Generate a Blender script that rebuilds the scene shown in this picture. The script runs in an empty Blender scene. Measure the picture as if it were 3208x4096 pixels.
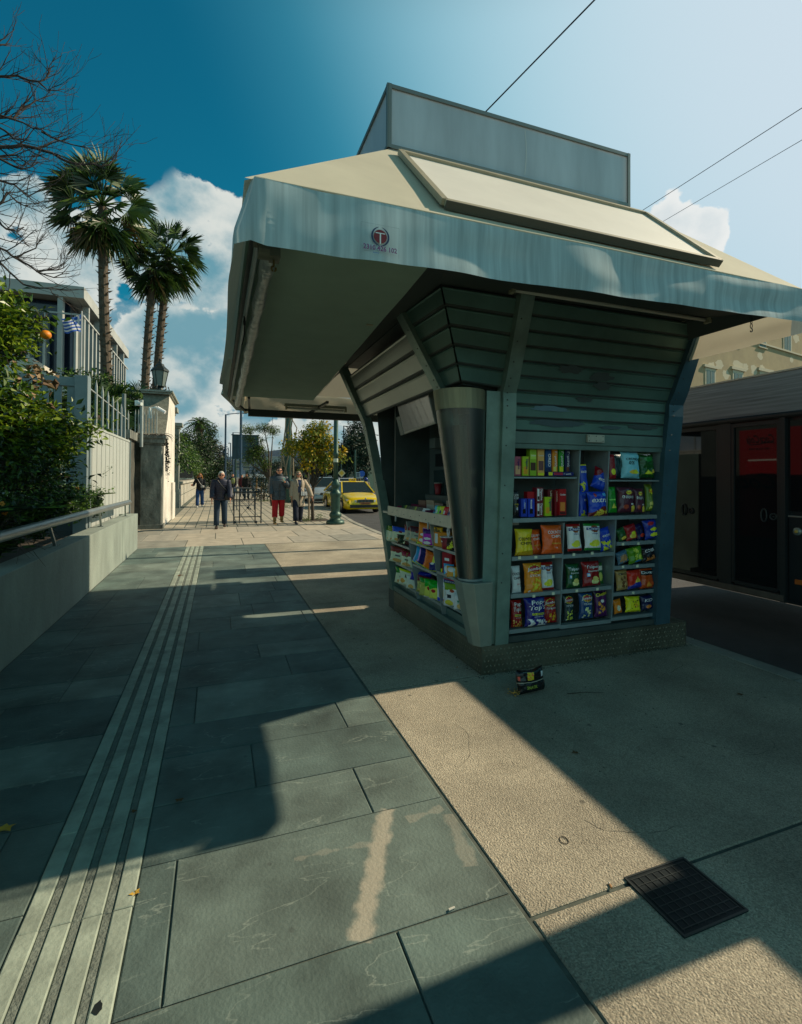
import bpy, math, random
from mathutils import Vector, Matrix, noise as mnoise
random.seed(7)
PI = math.pi
SC = bpy.context.scene
COL = SC.collection

# ------------------------------------------------------------------ camera
YAW, PIT, ROL, FPX, SY = 0.353015, -0.012268, 0.0050756, 1994.6, -160.6   # focal and shift in photo pixels
cf = Vector((math.sin(YAW)*math.cos(PIT), math.cos(YAW)*math.cos(PIT), -math.sin(PIT)))
cr0 = Vector((math.cos(YAW), -math.sin(YAW), 0)); cu0 = cr0.cross(cf)
cr = cr0*math.cos(ROL) + cu0*math.sin(ROL); cu = cu0*math.cos(ROL) - cr0*math.sin(ROL)
CAM = Vector((0, 0, 1.5))
cam = bpy.data.cameras.new('camera'); co = bpy.data.objects.new('camera', cam); COL.objects.link(co)
cam.sensor_fit = 'VERTICAL'; cam.sensor_height = 36; cam.lens = FPX/4096*36
cam.shift_y = SY/4096; cam.clip_end = 20000; cam.clip_start = 0.05
m = Matrix((cr, cu, -cf)).transposed().to_4x4(); m.translation = CAM
co.matrix_world = m
SC.camera = co

# ------------------------------------------------------------------ light
ELEV = math.radians(35.9)
sun = bpy.data.lights.new('sun', 'SUN'); so = bpy.data.objects.new('sun', sun); COL.objects.link(so)
sun.energy = 5.0; sun.angle = math.radians(0.55); sun.color = (1.0, .83, .60)
sd = Vector((math.cos(ELEV), -0.015, math.sin(ELEV)))
so.rotation_euler = sd.to_track_quat('Z', 'Y').to_euler()
SC.view_settings.view_transform = 'Standard'; SC.view_settings.look = 'None'
SC.view_settings.exposure = 0.0; SC.view_settings.gamma = 1
SC.cycles.max_bounces = 7; SC.cycles.diffuse_bounces = 3; SC.cycles.glossy_bounces = 4
SC.cycles.transmission_bounces = 4; SC.cycles.transparent_max_bounces = 8
SC.cycles.caustics_reflective = False; SC.cycles.caustics_refractive = False

W = bpy.data.worlds.new('World'); SC.world = W; W.use_nodes = True
nt = W.node_tree; nt.nodes.clear()
def N(t, **k):
    n = nt.nodes.new(t)
    for a, b in k.items(): setattr(n, a, b)
    return n
def Lk(a, b): nt.links.new(a, b)
def mth(op, a, b=None, clamp=False):
    n = N('ShaderNodeMath', operation=op, use_clamp=clamp)
    for i, v in enumerate((a, b)):
        if v is None: continue
        if isinstance(v, (int, float)): n.inputs[i].default_value = v
        else: Lk(v, n.inputs[i])
    return n.outputs[0]
def mixc(f, a, b, bt='MIX'):
    n = N('ShaderNodeMix', data_type='RGBA', blend_type=bt)
    for i, v in ((0, f), (6, a), (7, b)):
        if isinstance(v, (int, float)): n.inputs[i].default_value = v
        elif isinstance(v, tuple): n.inputs[i].default_value = (*v, 1)
        else: Lk(v, n.inputs[i])
    return n.outputs[2]
def rng(v, a, b, c=0.0, d=1.0):
    n = N('ShaderNodeMapRange', interpolation_type='SMOOTHSTEP')
    Lk(v, n.inputs[0])
    for i, x in enumerate((a, b, c, d)): n.inputs[i+1].default_value = x
    return n.outputs[0]
tc = N('ShaderNodeTexCoord'); sep = N('ShaderNodeSeparateXYZ'); Lk(tc.outputs['Generated'], sep.inputs[0])
sky = N('ShaderNodeTexSky', sky_type='NISHITA'); sky.sun_disc = False
sky.sun_elevation = ELEV; sky.sun_rotation = math.radians(90); sky.dust_density = 1.2; sky.ozone_density = 2.0; sky.air_density = 1.0
skyc = mixc(1.0, sky.outputs[0], (0.05, 0.86, 0.86), 'MULTIPLY')
dt = N('ShaderNodeVectorMath', operation='DOT_PRODUCT'); Lk(tc.outputs['Generated'], dt.inputs[0]); dt.inputs[1].default_value = sd.normalized()
fwd_ = rng(sep.outputs[1], -.15, .25)
gf = mth('ADD', mth('MULTIPLY', fwd_, .9), .1)
zen = rng(sep.outputs[2], .66, .86, 1.0, .12)   # deep sky overhead
skyc = mixc(mth('MULTIPLY', rng(dt.outputs['Value'], .30, .85), gf), skyc, (1.4, 5.4, 6.7))
glow = mth('MULTIPLY', rng(dt.outputs['Value'], 0.44, .94), gf)
skyc = mixc(glow, skyc, (6.4, 7.7, 8.6))
rear = mth('MULTIPLY', rng(sep.outputs[1], .05, -.45), rng(sep.outputs[2], .62, .25))
skyc = mixc(rear, skyc, (4.3, 7.6, 7.6))
skyc = mixc(1.0, skyc, zen, 'MULTIPLY')
# cumulus band low over the horizon
mp = N('ShaderNodeMapping'); Lk(tc.outputs['Generated'], mp.inputs[0]); mp.inputs['Scale'].default_value = (1, 1, 1.5); mp.inputs['Location'].default_value = (0.35, .1, .2)
nz = N('ShaderNodeTexNoise'); Lk(mp.outputs[0], nz.inputs[0]); nz.inputs['Scale'].default_value = 3.4; nz.inputs['Detail'].default_value = 9; nz.inputs['Roughness'].default_value = .55
nz2 = N('ShaderNodeTexNoise'); Lk(mp.outputs[0], nz2.inputs[0]); nz2.inputs['Scale'].default_value = 7; nz2.inputs['Detail'].default_value = 6
bias = mth('MULTIPLY', mth('SUBTRACT', mth('SUBTRACT', mth('ADD', .30, mth('MULTIPLY', fwd_, .02)), mth('MULTIPLY', glow, .14)), sep.outputs[2]), 1.5)
dens = mth('ADD', nz.outputs[0], mth('MINIMUM', bias, .14))
cmask = rng(dens, 0.50, 0.565)
cshade = rng(mth('ADD', nz2.outputs[0], mth('MULTIPLY', dens, .5)), 0.66, .98)
cc = mixc(cshade, (1.6, 3.3, 4.2), (7.2, 7.5, 7.0))
cc = mixc(mth('MULTIPLY', mth('SUBTRACT', 1, fwd_), .6), cc, (2.6, 7.2, 7.8))
cc = mixc(mth('MULTIPLY', glow, .8), cc, (9.6, 9.6, 9.6))
skyc = mixc(mth('MULTIPLY', cmask, .93), skyc, cc)
# cumulus heaps in fixed directions, edges broken up by noise
mp3 = N('ShaderNodeMapping'); Lk(tc.outputs['Generated'], mp3.inputs[0]); mp3.inputs['Scale'].default_value = (1, 1, 1.25)
n3 = N('ShaderNodeTexNoise'); Lk(mp3.outputs[0], n3.inputs[0]); n3.inputs['Scale'].default_value = 11; n3.inputs['Detail'].default_value = 10; n3.inputs['Roughness'].default_value = .56
def cdir(x, y): return (cf + cr*((x*1.8782-1604)/FPX) - cu*((y*1.8782-2048-SY)/FPX)).normalized()
PUFF = [(440, 470, 75), (385, 490, 65), (495, 480, 70), (300, 480, 55), (330, 560, 80), (430, 570, 90), (230, 470, 50), (150, 520, 80), (60, 470, 85), (-40, 480, 90), (60, 570, 90), (180, 600, 70), (500, 720, 70), (420, 740, 85), (320, 720, 70), (270, 780, 60), (460, 820, 70), (380, 850, 60), (470, 900, 60), (600, 950, 60), (1430, 480, 62), (1492, 500, 55), (1380, 500, 50), (1450, 540, 70), (700, 930, 50), (900, 900, 60), (10, 660, 70)]
best = None
for (x, y, r) in PUFF:
    v = N('ShaderNodeVectorMath', operation='DISTANCE'); Lk(tc.outputs['Generated'], v.inputs[0]); d_ = cdir(x, y); v.inputs[1].default_value = d_
    rr_ = r*1.8782/FPX*(1-.25*min(1, abs(x-700)/1000)); q = mth('SUBTRACT', 1, mth('DIVIDE', v.outputs['Value'], rr_))
    best = q if best is None else mth('MAXIMUM', best, q)
pd = mth('ADD', mth('MINIMUM', best, .45), mth('MULTIPLY', mth('SUBTRACT', n3.outputs[0], .5), 2.6))
pm_ = mth('MULTIPLY', rng(pd, .02, .17), rng(best, -.35, .0))
ps = rng(mth('ADD', mth('MULTIPLY', pd, .8), mth('MULTIPLY', mth('SUBTRACT', nz2.outputs[0], .5), 2.2)), -.15, .85)
pc = mixc(ps, (7.6, 7.9, 7.4), (1.5, 3.5, 4.3))
pc = mixc(mth('MULTIPLY', glow, .75), pc, (9.6, 9.7, 9.7))
skyc = mixc(mth('MULTIPLY', pm_, .95), skyc, pc)
bg = N('ShaderNodeBackground'); bg.inputs[1].default_value = 0.095
Lk(skyc, bg.inputs[0]); wo = N('ShaderNodeOutputWorld'); Lk(bg.outputs[0], wo.inputs[0])

# ------------------------------------------------------------------ helpers
def ray(sx, sy): return cf + cr*((sx-1604)/FPX) - cu*((sy-2048-SY)/FPX)
def at(sx, sy, ax, c):
    d = ray(sx, sy); i = 'xyz'.index(ax); return CAM + d*((c-CAM[i])/d[i])
def atp(sx, sy, p, n):
    d = ray(sx, sy); p = Vector(p); n = Vector(n); return CAM + d*((p-CAM).dot(n)/d.dot(n))
def c8(r, g, b):
    return tuple(((v/255)/12.92 if v/255 <= .04045 else ((v/255+.055)/1.055)**2.4) for v in (r, g, b))

MATS = {}
def mat(name, col=(.5, .5, .5), rough=.6, metal=0, var=.0, vscale=3, bump=0, bscale=40, col2=None, trans=0, emit=0, spec=.5, coat=0, streak=0, alpha=1, vdist='noise', bdet=4):
    if name in MATS: return MATS[name]
    M_ = bpy.data.materials.new(name); M_.use_nodes = True; MATS[name] = M_
    t = M_.node_tree; b = t.nodes['Principled BSDF']
    b.inputs['Roughness'].default_value = rough; b.inputs['Metallic'].default_value = metal
    b.inputs['Base Color'].default_value = (*col, 1); b.inputs['Specular IOR Level'].default_value = spec
    if coat: b.inputs['Coat Weight'].default_value = coat
    geo = t.nodes.new('ShaderNodeNewGeometry')
    if var or streak or col2:
        n = t.nodes.new('ShaderNodeTexNoise'); n.inputs['Scale'].default_value = vscale; n.inputs['Detail'].default_value = 7; n.inputs['Roughness'].default_value = .6
        if streak:
            mpp = t.nodes.new('ShaderNodeMapping'); mpp.inputs['Scale'].default_value = streak if isinstance(streak, tuple) else (1, 1, .12)
            t.links.new(geo.outputs['Position'], mpp.inputs[0]); t.links.new(mpp.outputs[0], n.inputs[0])
        else: t.links.new(geo.outputs['Position'], n.inputs[0])
        rm = t.nodes.new('ShaderNodeMapRange'); t.links.new(n.outputs[0], rm.inputs[0]); rm.inputs[1].default_value = .3; rm.inputs[2].default_value = .7
        mx = t.nodes.new('ShaderNodeMix'); mx.data_type = 'RGBA'; t.links.new(rm.outputs[0], mx.inputs[0])
        lo = col2 if col2 else tuple(v*(1-var) for v in col)
        hi = col if col2 else tuple(min(1, v*(1+var*.6)) for v in col)
        mx.inputs[6].default_value = (*lo, 1); mx.inputs[7].default_value = (*hi, 1)
        t.links.new(mx.outputs[2], b.inputs['Base Color'])
    if bump:
        n = t.nodes.new('ShaderNodeTexNoise'); n.inputs['Scale'].default_value = bscale; n.inputs['Detail'].default_value = bdet
        t.links.new(geo.outputs['Position'], n.inputs[0])
        bp = t.nodes.new('ShaderNodeBump'); bp.inputs['Strength'].default_value = bump; bp.inputs['Distance'].default_value = .02
        t.links.new(n.outputs[0], bp.inputs['Height']); t.links.new(bp.outputs[0], b.inputs['Normal'])
    if trans:
        o = t.nodes['Material Output']; tr = t.nodes.new('ShaderNodeBsdfTranslucent'); tr.inputs[0].default_value = (*col, 1)
        ms = t.nodes.new('ShaderNodeMixShader'); ms.inputs[0].default_value = trans
        t.links.new(b.outputs[0], ms.inputs[1]); t.links.new(tr.outputs[0], ms.inputs[2]); t.links.new(ms.outputs[0], o.inputs[0])
    if alpha < 1:   # clear glazing: part see-through, part glossy
        o = t.nodes['Material Output']; tr = t.nodes.new('ShaderNodeBsdfTransparent'); tr.inputs[0].default_value = (*col, 1)
        fr = t.nodes.new('ShaderNodeFresnel'); fr.inputs[0].default_value = 1.5
        ad = t.nodes.new('ShaderNodeMath'); ad.operation = 'ADD'; ad.use_clamp = True; t.links.new(fr.outputs[0], ad.inputs[0]); ad.inputs[1].default_value = 1-alpha
        gl = t.nodes.new('ShaderNodeBsdfGlossy'); gl.inputs['Roughness'].default_value = rough; gl.inputs[0].default_value = (.9, .95, .95, 1)
        ms = t.nodes.new('ShaderNodeMixShader'); t.links.new(ad.outputs[0], ms.inputs[0]); t.links.new(tr.outputs[0], ms.inputs[1]); t.links.new(gl.outputs[0], ms.inputs[2]); t.links.new(ms.outputs[0], o.inputs[0])
    if emit:
        b.inputs['Emission Color'].default_value = (*col, 1); b.inputs['Emission Strength'].default_value = emit
    return M_

WL = {}
def orient(u, v):
    pass
class MB:
    def __init__(s): s.v = []; s.f = []; s.mi = []; s.m = 0
    def add(s, vs, fs, mi=None):
        o = len(s.v); s.v += [tuple(p) for p in vs]; s.f += [tuple(i+o for i in f) for f in fs]
        s.mi += [s.m if mi is None else mi]*len(fs); return s
    def box(s, a, b, mi=None):
        x0, y0, z0 = a; x1, y1, z1 = b
        if x0 > x1: x0, x1 = x1, x0
        if y0 > y1: y0, y1 = y1, y0
        if z0 > z1: z0, z1 = z1, z0
        return s.hexa([(x0,y0,z0),(x1,y0,z0),(x1,y1,z0),(x0,y1,z0),(x0,y0,z1),(x1,y0,z1),(x1,y1,z1),(x0,y1,z1)], mi)
    def hexa(s, p, mi=None):   # bottom ring then top ring, counter-clockwise from above
        return s.add(p, [(3,2,1,0),(4,5,6,7),(0,1,5,4),(1,2,6,5),(2,3,7,6),(3,0,4,7)], mi)
    def obox(s, O, u, v, n, w, h, d, mi=None):   # box from corner-centre O: u*w centred, v*h up, n*d forward
        O = Vector(O); p = []
        for vv in (0, h):
            for (a, c) in ((-.5, 0), (.5, 0), (.5, 1), (-.5, 1)):
                p.append(O + u*(a*w) + v*vv + n*(c*d))
        fl = u.cross(n).dot(v) < 0
        fs = [(3,2,1,0),(4,5,6,7),(0,1,5,4),(1,2,6,5),(2,3,7,6),(3,0,4,7)]
        if fl: fs = [f[::-1] for f in fs]
        return s.add(p, fs, mi)
    def prism(s, poly, d, mi=None):   # closed planar polygon extruded by vector d
        n = len(poly); d = Vector(d); p = [Vector(q) for q in poly]
        nn = Vector((0,0,0))
        for i in range(n): nn += p[i].cross(p[(i+1) % n])
        if nn.dot(d) < 0: p = p[::-1]
        vs = p + [q+d for q in p]
        fs = [tuple(range(n))[::-1], tuple(range(n, 2*n))] + [(i, (i+1) % n, (i+1) % n+n, i+n) for i in range(n)]
        return s.add(vs, fs, mi)
    def loft(s, rings, cap=True, mi=None, close=True):
        n = len(rings[0]); vs = [q for r in rings for q in r]; fs = []
        for k in range(len(rings)-1):
            for i in range(n if close else n-1):
                a = k*n+i; b = k*n+(i+1) % n; fs.append((a, b, b+n, a+n))
        if cap and close: fs += [tuple(range(n))[::-1], tuple(range((len(rings)-1)*n, len(rings)*n))]
        return s.add(vs, fs, mi)
    def tube(s, pts, r, n=8, cap=True, mi=None, sq=None):
        pts = [Vector(p) for p in pts]; R = r if isinstance(r, (list, tuple)) else [r]*len(pts); rings = []
        up = None
        for i, p in enumerate(pts):
            t = (pts[min(i+1, len(pts)-1)] - pts[max(i-1, 0)])
            if t.length < 1e-7: t = Vector((0, 0, 1))
            t.normalize()
            if up is None: up = Vector((1, 0, 0)) if abs(t.x) < .8 else Vector((0, 1, 0))
            a = t.cross(up).normalized(); b = t.cross(a); up = a.cross(t)*1.0 if False else up
            rings.append([p + a*math.cos(2*PI*k/n+PI/n)*R[i] + b*math.sin(2*PI*k/n+PI/n)*R[i] for k in range(n)])
        return s.loft(rings, cap, mi)
    def lathe(s, prof, O=(0, 0, 0), n=16, mi=None, cap=True, sx=1, sy=1):
        O = Vector(O)
        return s.loft([[O+Vector((r*math.cos(2*PI*k/n)*sx, r*math.sin(2*PI*k/n)*sy, z)) for k in range(n)] for r, z in prof], cap, mi)
    def ball(s, O, r, n=12, mi=None, f=None):
        O = Vector(O); r = Vector(r) if not isinstance(r, (int, float)) else Vector((r, r, r)); rings = []
        for j in range(1, n):
            t = PI*j/n; ring = []
            for k in range(n+4):
                a = 2*PI*k/(n+4); d = Vector((math.sin(t)*math.cos(a), math.sin(t)*math.sin(a), -math.cos(t)))
                e = f(d) if f else 1
                ring.append(O+Vector((d.x*r.x*e, d.y*r.y*e, d.z*r.z*e)))
            rings.append(ring)
        return s.loft(rings, True, mi)
    def patch(s, F, nu, nv, mi=None, mf=None, flip=False):
        vs = [F(i/nu, j/nv) for j in range(nv+1) for i in range(nu+1)]; o = len(s.v); s.v += [tuple(p) for p in vs]
        for j in range(nv):
            for i in range(nu):
                a = j*(nu+1)+i+o; q = (a, a+1, a+nu+2, a+nu+1)
                s.f.append(q[::-1] if flip else q)
                s.mi.append(mf((i+.5)/nu, (j+.5)/nv) if mf else (s.m if mi is None else mi))
        return s
    def rot(s, ang, O=(0, 0, 0), axis='Z', i0=0):
        Mx = Matrix.Translation(O) @ Matrix.Rotation(ang, 4, axis) @ Matrix.Translation(-Vector(O))
        s.v[i0:] = [tuple(Mx @ Vector(p)) for p in s.v[i0:]]; return s
    def build(s, name, mats, parent=None, smooth=False, label=None, cat=None, group=None, kind=None, loc=None, bevel=0):
        if not isinstance(mats, (list, tuple)): mats = [mats]
        if parent is not None: L = WL.get(parent, Vector((0, 0, 0)))
        elif loc is not None: L = Vector(loc)
        elif kind: L = Vector((0, 0, 0))
        else:
            n = len(s.v); L = Vector((sum(p[0] for p in s.v)/n, sum(p[1] for p in s.v)/n, min(p[2] for p in s.v)))
        me = bpy.data.meshes.new(name)
        me.from_pydata([(p[0]-L.x, p[1]-L.y, p[2]-L.z) for p in s.v], [], s.f)
        for mm in mats: me.materials.append(mm)
        if len(mats) > 1: me.polygons.foreach_set('material_index', s.mi)
        if smooth: me.polygons.foreach_set('use_smooth', [True]*len(s.f))
        me.update()
        o = bpy.data.objects.new(name, me); COL.objects.link(o)
        if parent is not None: o.parent = parent
        else: o.location = L
        WL[o] = L
        if bevel:
            bv = o.modifiers.new('bevel', 'BEVEL'); bv.width = bevel; bv.segments = 2; bv.limit_method = 'ANGLE'
        tag(o, label, cat, group, kind)
        return o
def tag(o, label=None, cat=None, group=None, kind=None):
    if label: o['label'] = label
    if cat: o['category'] = cat
    if group: o['group'] = group
    if kind: o['kind'] = kind
def thing(name, label, cat, loc=(0, 0, 0), group=None):
    o = bpy.data.objects.new(name, None); COL.objects.link(o); o.location = loc; WL[o] = Vector(loc); o.empty_display_size = .2
    tag(o, label, cat, group); return o
def place(root, loc, rz=0):   # move a thing built round the origin
    root.location = loc; root.rotation_euler = (0, 0, rz)
def dup(root, loc, rz, label, group=None, first=None):
    def cp(o, par):
        c = o.copy(); COL.objects.link(c)
        if par: c.parent = par
        for ch in list(o.children): cp(ch, c)
        return c
    r = cp(root, None); r.location = loc; r.rotation_euler = (0, 0, rz); r['label'] = label
    if group: r['group'] = group
    return r
DG = None
def textmb(s, size, O, u, v, off=.012, bold=.0, surf=None, shear=0, align='CENTER', wid=None, mb=None, mi=None, depth=0):
    """flat lettering as mesh; O centre of the baseline; u right, v up (unit)"""
    cu_ = bpy.data.curves.new('lettering', 'FONT'); cu_.body = s; cu_.size = size; cu_.align_x = align; cu_.offset = bold; cu_.shear = shear; cu_.resolution_u = 2
    ob = bpy.data.objects.new('tmp', cu_); COL.objects.link(ob)
    bpy.context.view_layer.update()
    me = bpy.data.meshes.new_from_object(ob.evaluated_get(bpy.context.evaluated_depsgraph_get()))
    vs = [vv.co.copy() for vv in me.vertices]; fs = [tuple(p.vertices) for p in me.polygons]
    bpy.data.objects.remove(ob); bpy.data.curves.remove(cu_); bpy.data.meshes.remove(me)
    if wid and vs:
        w = max(p.x for p in vs)-min(p.x for p in vs); k = wid/w if w > 0 else 1
        for p in vs: p.x *= k
    O = Vector(O); n = u.cross(v)
    mb = mb or MB()
    mb.add([(surf(p.x, p.y) if surf else O + u*p.x + v*p.y + n*off) for p in vs], fs, mi)
    return mb
X = Vector((1, 0, 0)); Y = Vector((0, 1, 0)); Z = Vector((0, 0, 1))
def leaves(mb, pts_r, n, size, nm=3, flat=.5, shell=.35, droop=0, aspect=.42, seed=1):
    """leaf-sized folded faces spread through a set of ellipsoids (centre, (rx,ry,rz))"""
    rd = random.Random(seed); wts = [r[0]*r[1]*r[2] if hasattr(r, '__len__') else r**3 for c, r in pts_r]
    tot = sum(w**.75 for w in wts)
    for (c, r), w in zip(pts_r, wts):
        if not hasattr(r, '__len__'): r = (r, r, r)
        k = int(n*w**.75/tot)
        nclump = max(3, k//14)
        cl = []
        for _ in range(nclump):
            while 1:
                d = Vector((rd.gauss(0, 1), rd.gauss(0, 1), rd.gauss(0, 1)))
                if d.length > .01: break
            d.normalize(); q = rd.uniform(shell, 1)**.6*(1+rd.uniform(-.12, .10))
            cl.append((Vector((c[0]+d.x*r[0]*q, c[1]+d.y*r[1]*q, c[2]+d.z*r[2]*q)), d, rd.randrange(nm)))
        for _ in range(k):
            p0, d, mi = rd.choice(cl); p = p0 + Vector((rd.gauss(0, 1), rd.gauss(0, 1), rd.gauss(0, 1)))*size*.9
            a = (Vector((rd.gauss(0, 1), rd.gauss(0, 1), rd.gauss(0, .6)-droop)) + d*.8).normalized()
            up = (Vector((rd.gauss(0, .5), rd.gauss(0, .5), 1)) + d*.5).normalized()
            b = a.cross(up)
            if b.length < .05: continue
            b.normalize(); nn = b.cross(a); L = size*rd.uniform(.6, 1.25); w_ = L*aspect
            q = [p, p+a*L*.45+b*w_*.5+nn*w_*.15, p+a*L-nn*L*.15, p+a*L*.45-b*w_*.5+nn*w_*.15]
            o = len(mb.v); mb.v += [tuple(t) for t in q]; mb.f += [(o, o+1, o+2), (o, o+2, o+3)]
            m_ = mi if rd.random() < .75 else rd.randrange(nm); mb.mi += [m_, m_]
    return mb
def branch(mb, p, d, L, r, depth, rd, spread=.5, up=.1, mi=None, nseg=4, tips=None, n=5):
    pts = [p]; rs = [r]; q = p.copy(); dd = d.normalized()
    for i in range(nseg):
        dd = (dd + Vector((rd.gauss(0, .12), rd.gauss(0, .12), rd.gauss(0, .1)+up*.3))).normalized()
        q = q + dd*(L/nseg); pts.append(q.copy()); rs.append(max(r*(1-.55*(i+1)/nseg), .0015))
    mb.tube(pts, rs, n, True, mi)
    if depth > 0:
        for k in range(rd.choice((2, 3, 3))):
            i = rd.randrange(1, nseg+1); e = pts[i]
            nd = (dd + Vector((rd.gauss(0, spread), rd.gauss(0, spread), rd.gauss(0, spread)+up))).normalized()
            branch(mb, e.copy(), nd, L*rd.uniform(.5, .8), rs[i]*.7, depth-1, rd, spread, up, mi, nseg, tips, n)
    elif tips is not None: tips.append(q.copy())
# ------------------------------------------------------------------ materials for stone
def stone(name, col, vein, rot, vs=2.2):
    M_ = mat(name, col, .72, 0, var=.55, vscale=2.1, bump=.2, bscale=70)
    t = M_.node_tree; b = t.nodes['Principled BSDF']; src = b.inputs['Base Color'].links[0].from_socket
    geo = [n for n in t.nodes if n.type == 'NEW_GEOMETRY'][0]
    mp = t.nodes.new('ShaderNodeMapping'); mp.inputs['Rotation'].default_value = (0, 0, rot); mp.inputs['Scale'].default_value = (1, 3.2, 1); mp.inputs['Location'].default_value = (rot*9, rot*5, 0)
    t.links.new(geo.outputs['Position'], mp.inputs[0])
    n = t.nodes.new('ShaderNodeTexNoise'); n.inputs['Scale'].default_value = vs; n.inputs['Detail'].default_value = 8; n.inputs['Distortion'].default_value = .35
    t.links.new(mp.outputs[0], n.inputs[0])
    a = t.nodes.new('ShaderNodeMath'); a.operation = 'SUBTRACT'; t.links.new(n.outputs[0], a.inputs[0]); a.inputs[1].default_value = .5
    a2 = t.nodes.new('ShaderNodeMath'); a2.operation = 'ABSOLUTE'; t.links.new(a.outputs[0], a2.inputs[0])
    rm = t.nodes.new('ShaderNodeMapRange'); t.links.new(a2.outputs[0], rm.inputs[0]); rm.inputs[1].default_value = 0; rm.inputs[2].default_value = .009; rm.inputs[3].default_value = .45; rm.inputs[4].default_value = 0
    n2 = t.nodes.new('ShaderNodeTexNoise'); n2.inputs['Scale'].default_value = 1.3; t.links.new(mp.outputs[0], n2.inputs[0])
    r2 = t.nodes.new('ShaderNodeMapRange'); t.links.new(n2.outputs[0], r2.inputs[0]); r2.inputs[1].default_value = .47; r2.inputs[2].default_value = .58
    ml = t.nodes.new('ShaderNodeMath'); ml.operation = 'MULTIPLY'; t.links.new(rm.outputs[0], ml.inputs[0]); t.links.new(r2.outputs[0], ml.inputs[1])
    # small dark gum spots and wear
    vo = t.nodes.new('ShaderNodeTexVoronoi'); vo.inputs['Scale'].default_value = 5.5; t.links.new(geo.outputs['Position'], vo.inputs[0])
    r3 = t.nodes.new('ShaderNodeMapRange'); t.links.new(vo.outputs['Distance'], r3.inputs[0]); r3.inputs[1].default_value = .035; r3.inputs[2].default_value = .07; r3.inputs[3].default_value = .45; r3.inputs[4].default_value = 0
    mx = t.nodes.new('ShaderNodeMix'); mx.data_type = 'RGBA'; t.links.new(ml.outputs[0], mx.inputs[0]); t.links.new(src, mx.inputs[6]); mx.inputs[7].default_value = (*vein, 1)
    m2 = t.nodes.new('ShaderNodeMix'); m2.data_type = 'RGBA'; t.links.new(r3.outputs[0], m2.inputs[0]); t.links.new(mx.outputs[2], m2.inputs[6]); m2.inputs[7].default_value = (.05, .06, .055, 1)
    # reflected light painted as pale streaks across the big slab: distance to a slanted line, edge broken by noise
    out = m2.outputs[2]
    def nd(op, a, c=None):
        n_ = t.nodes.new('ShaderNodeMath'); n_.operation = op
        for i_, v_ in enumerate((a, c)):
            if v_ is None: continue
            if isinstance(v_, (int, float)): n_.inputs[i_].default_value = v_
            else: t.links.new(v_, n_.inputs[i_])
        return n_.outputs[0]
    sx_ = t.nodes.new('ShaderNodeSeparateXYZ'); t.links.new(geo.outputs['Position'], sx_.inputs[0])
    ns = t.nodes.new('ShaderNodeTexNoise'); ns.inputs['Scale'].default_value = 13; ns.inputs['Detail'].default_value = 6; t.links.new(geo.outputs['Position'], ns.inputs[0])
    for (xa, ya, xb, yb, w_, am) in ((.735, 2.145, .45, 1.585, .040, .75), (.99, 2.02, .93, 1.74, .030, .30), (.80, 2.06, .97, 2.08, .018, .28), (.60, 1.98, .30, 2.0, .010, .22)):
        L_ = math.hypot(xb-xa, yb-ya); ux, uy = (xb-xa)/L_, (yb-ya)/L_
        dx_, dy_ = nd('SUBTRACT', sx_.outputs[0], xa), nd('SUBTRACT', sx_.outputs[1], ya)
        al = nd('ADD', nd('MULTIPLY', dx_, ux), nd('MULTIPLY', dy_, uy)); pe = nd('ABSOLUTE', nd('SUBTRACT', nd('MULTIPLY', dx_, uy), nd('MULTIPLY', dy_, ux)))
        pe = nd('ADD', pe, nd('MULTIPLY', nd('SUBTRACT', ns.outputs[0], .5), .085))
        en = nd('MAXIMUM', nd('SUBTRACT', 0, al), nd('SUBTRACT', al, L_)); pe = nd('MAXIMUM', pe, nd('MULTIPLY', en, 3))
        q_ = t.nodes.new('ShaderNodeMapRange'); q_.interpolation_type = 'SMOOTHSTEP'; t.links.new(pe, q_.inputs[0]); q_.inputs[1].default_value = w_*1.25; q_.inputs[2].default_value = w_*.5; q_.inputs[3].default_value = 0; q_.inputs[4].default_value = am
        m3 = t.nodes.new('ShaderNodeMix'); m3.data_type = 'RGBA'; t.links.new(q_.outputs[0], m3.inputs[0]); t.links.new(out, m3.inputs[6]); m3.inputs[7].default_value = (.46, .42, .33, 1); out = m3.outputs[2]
    t.links.new(out, b.inputs['Base Color'])
    return M_
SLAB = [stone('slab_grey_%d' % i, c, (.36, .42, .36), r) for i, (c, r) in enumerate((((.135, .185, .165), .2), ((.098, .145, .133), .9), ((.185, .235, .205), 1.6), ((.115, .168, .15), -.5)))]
GROUT = mat('grout', (.10, .12, .10), .95, var=.4, vscale=20)
RIB = mat('tactile_marble', (.34, .40, .33), .7, var=.4, vscale=6, bump=.2, bscale=60)
RIBD = mat('tactile_groove', (.175, .205, .175), .9, var=.3, vscale=14, bump=.5, bscale=90)
PALE = [mat('pale_paver_%d' % i, c, .8, var=.25, vscale=4, bump=.4, bscale=50) for i, c in enumerate(((.46, .41, .32), (.40, .37, .30), (.30, .29, .24)))]
TILE = [mat('small_tile_%d' % i, c, .8, var=.25, vscale=2) for i, c in enumerate(((.42, .38, .29), (.37, .34, .27), (.33, .32, .26)))]
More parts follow.
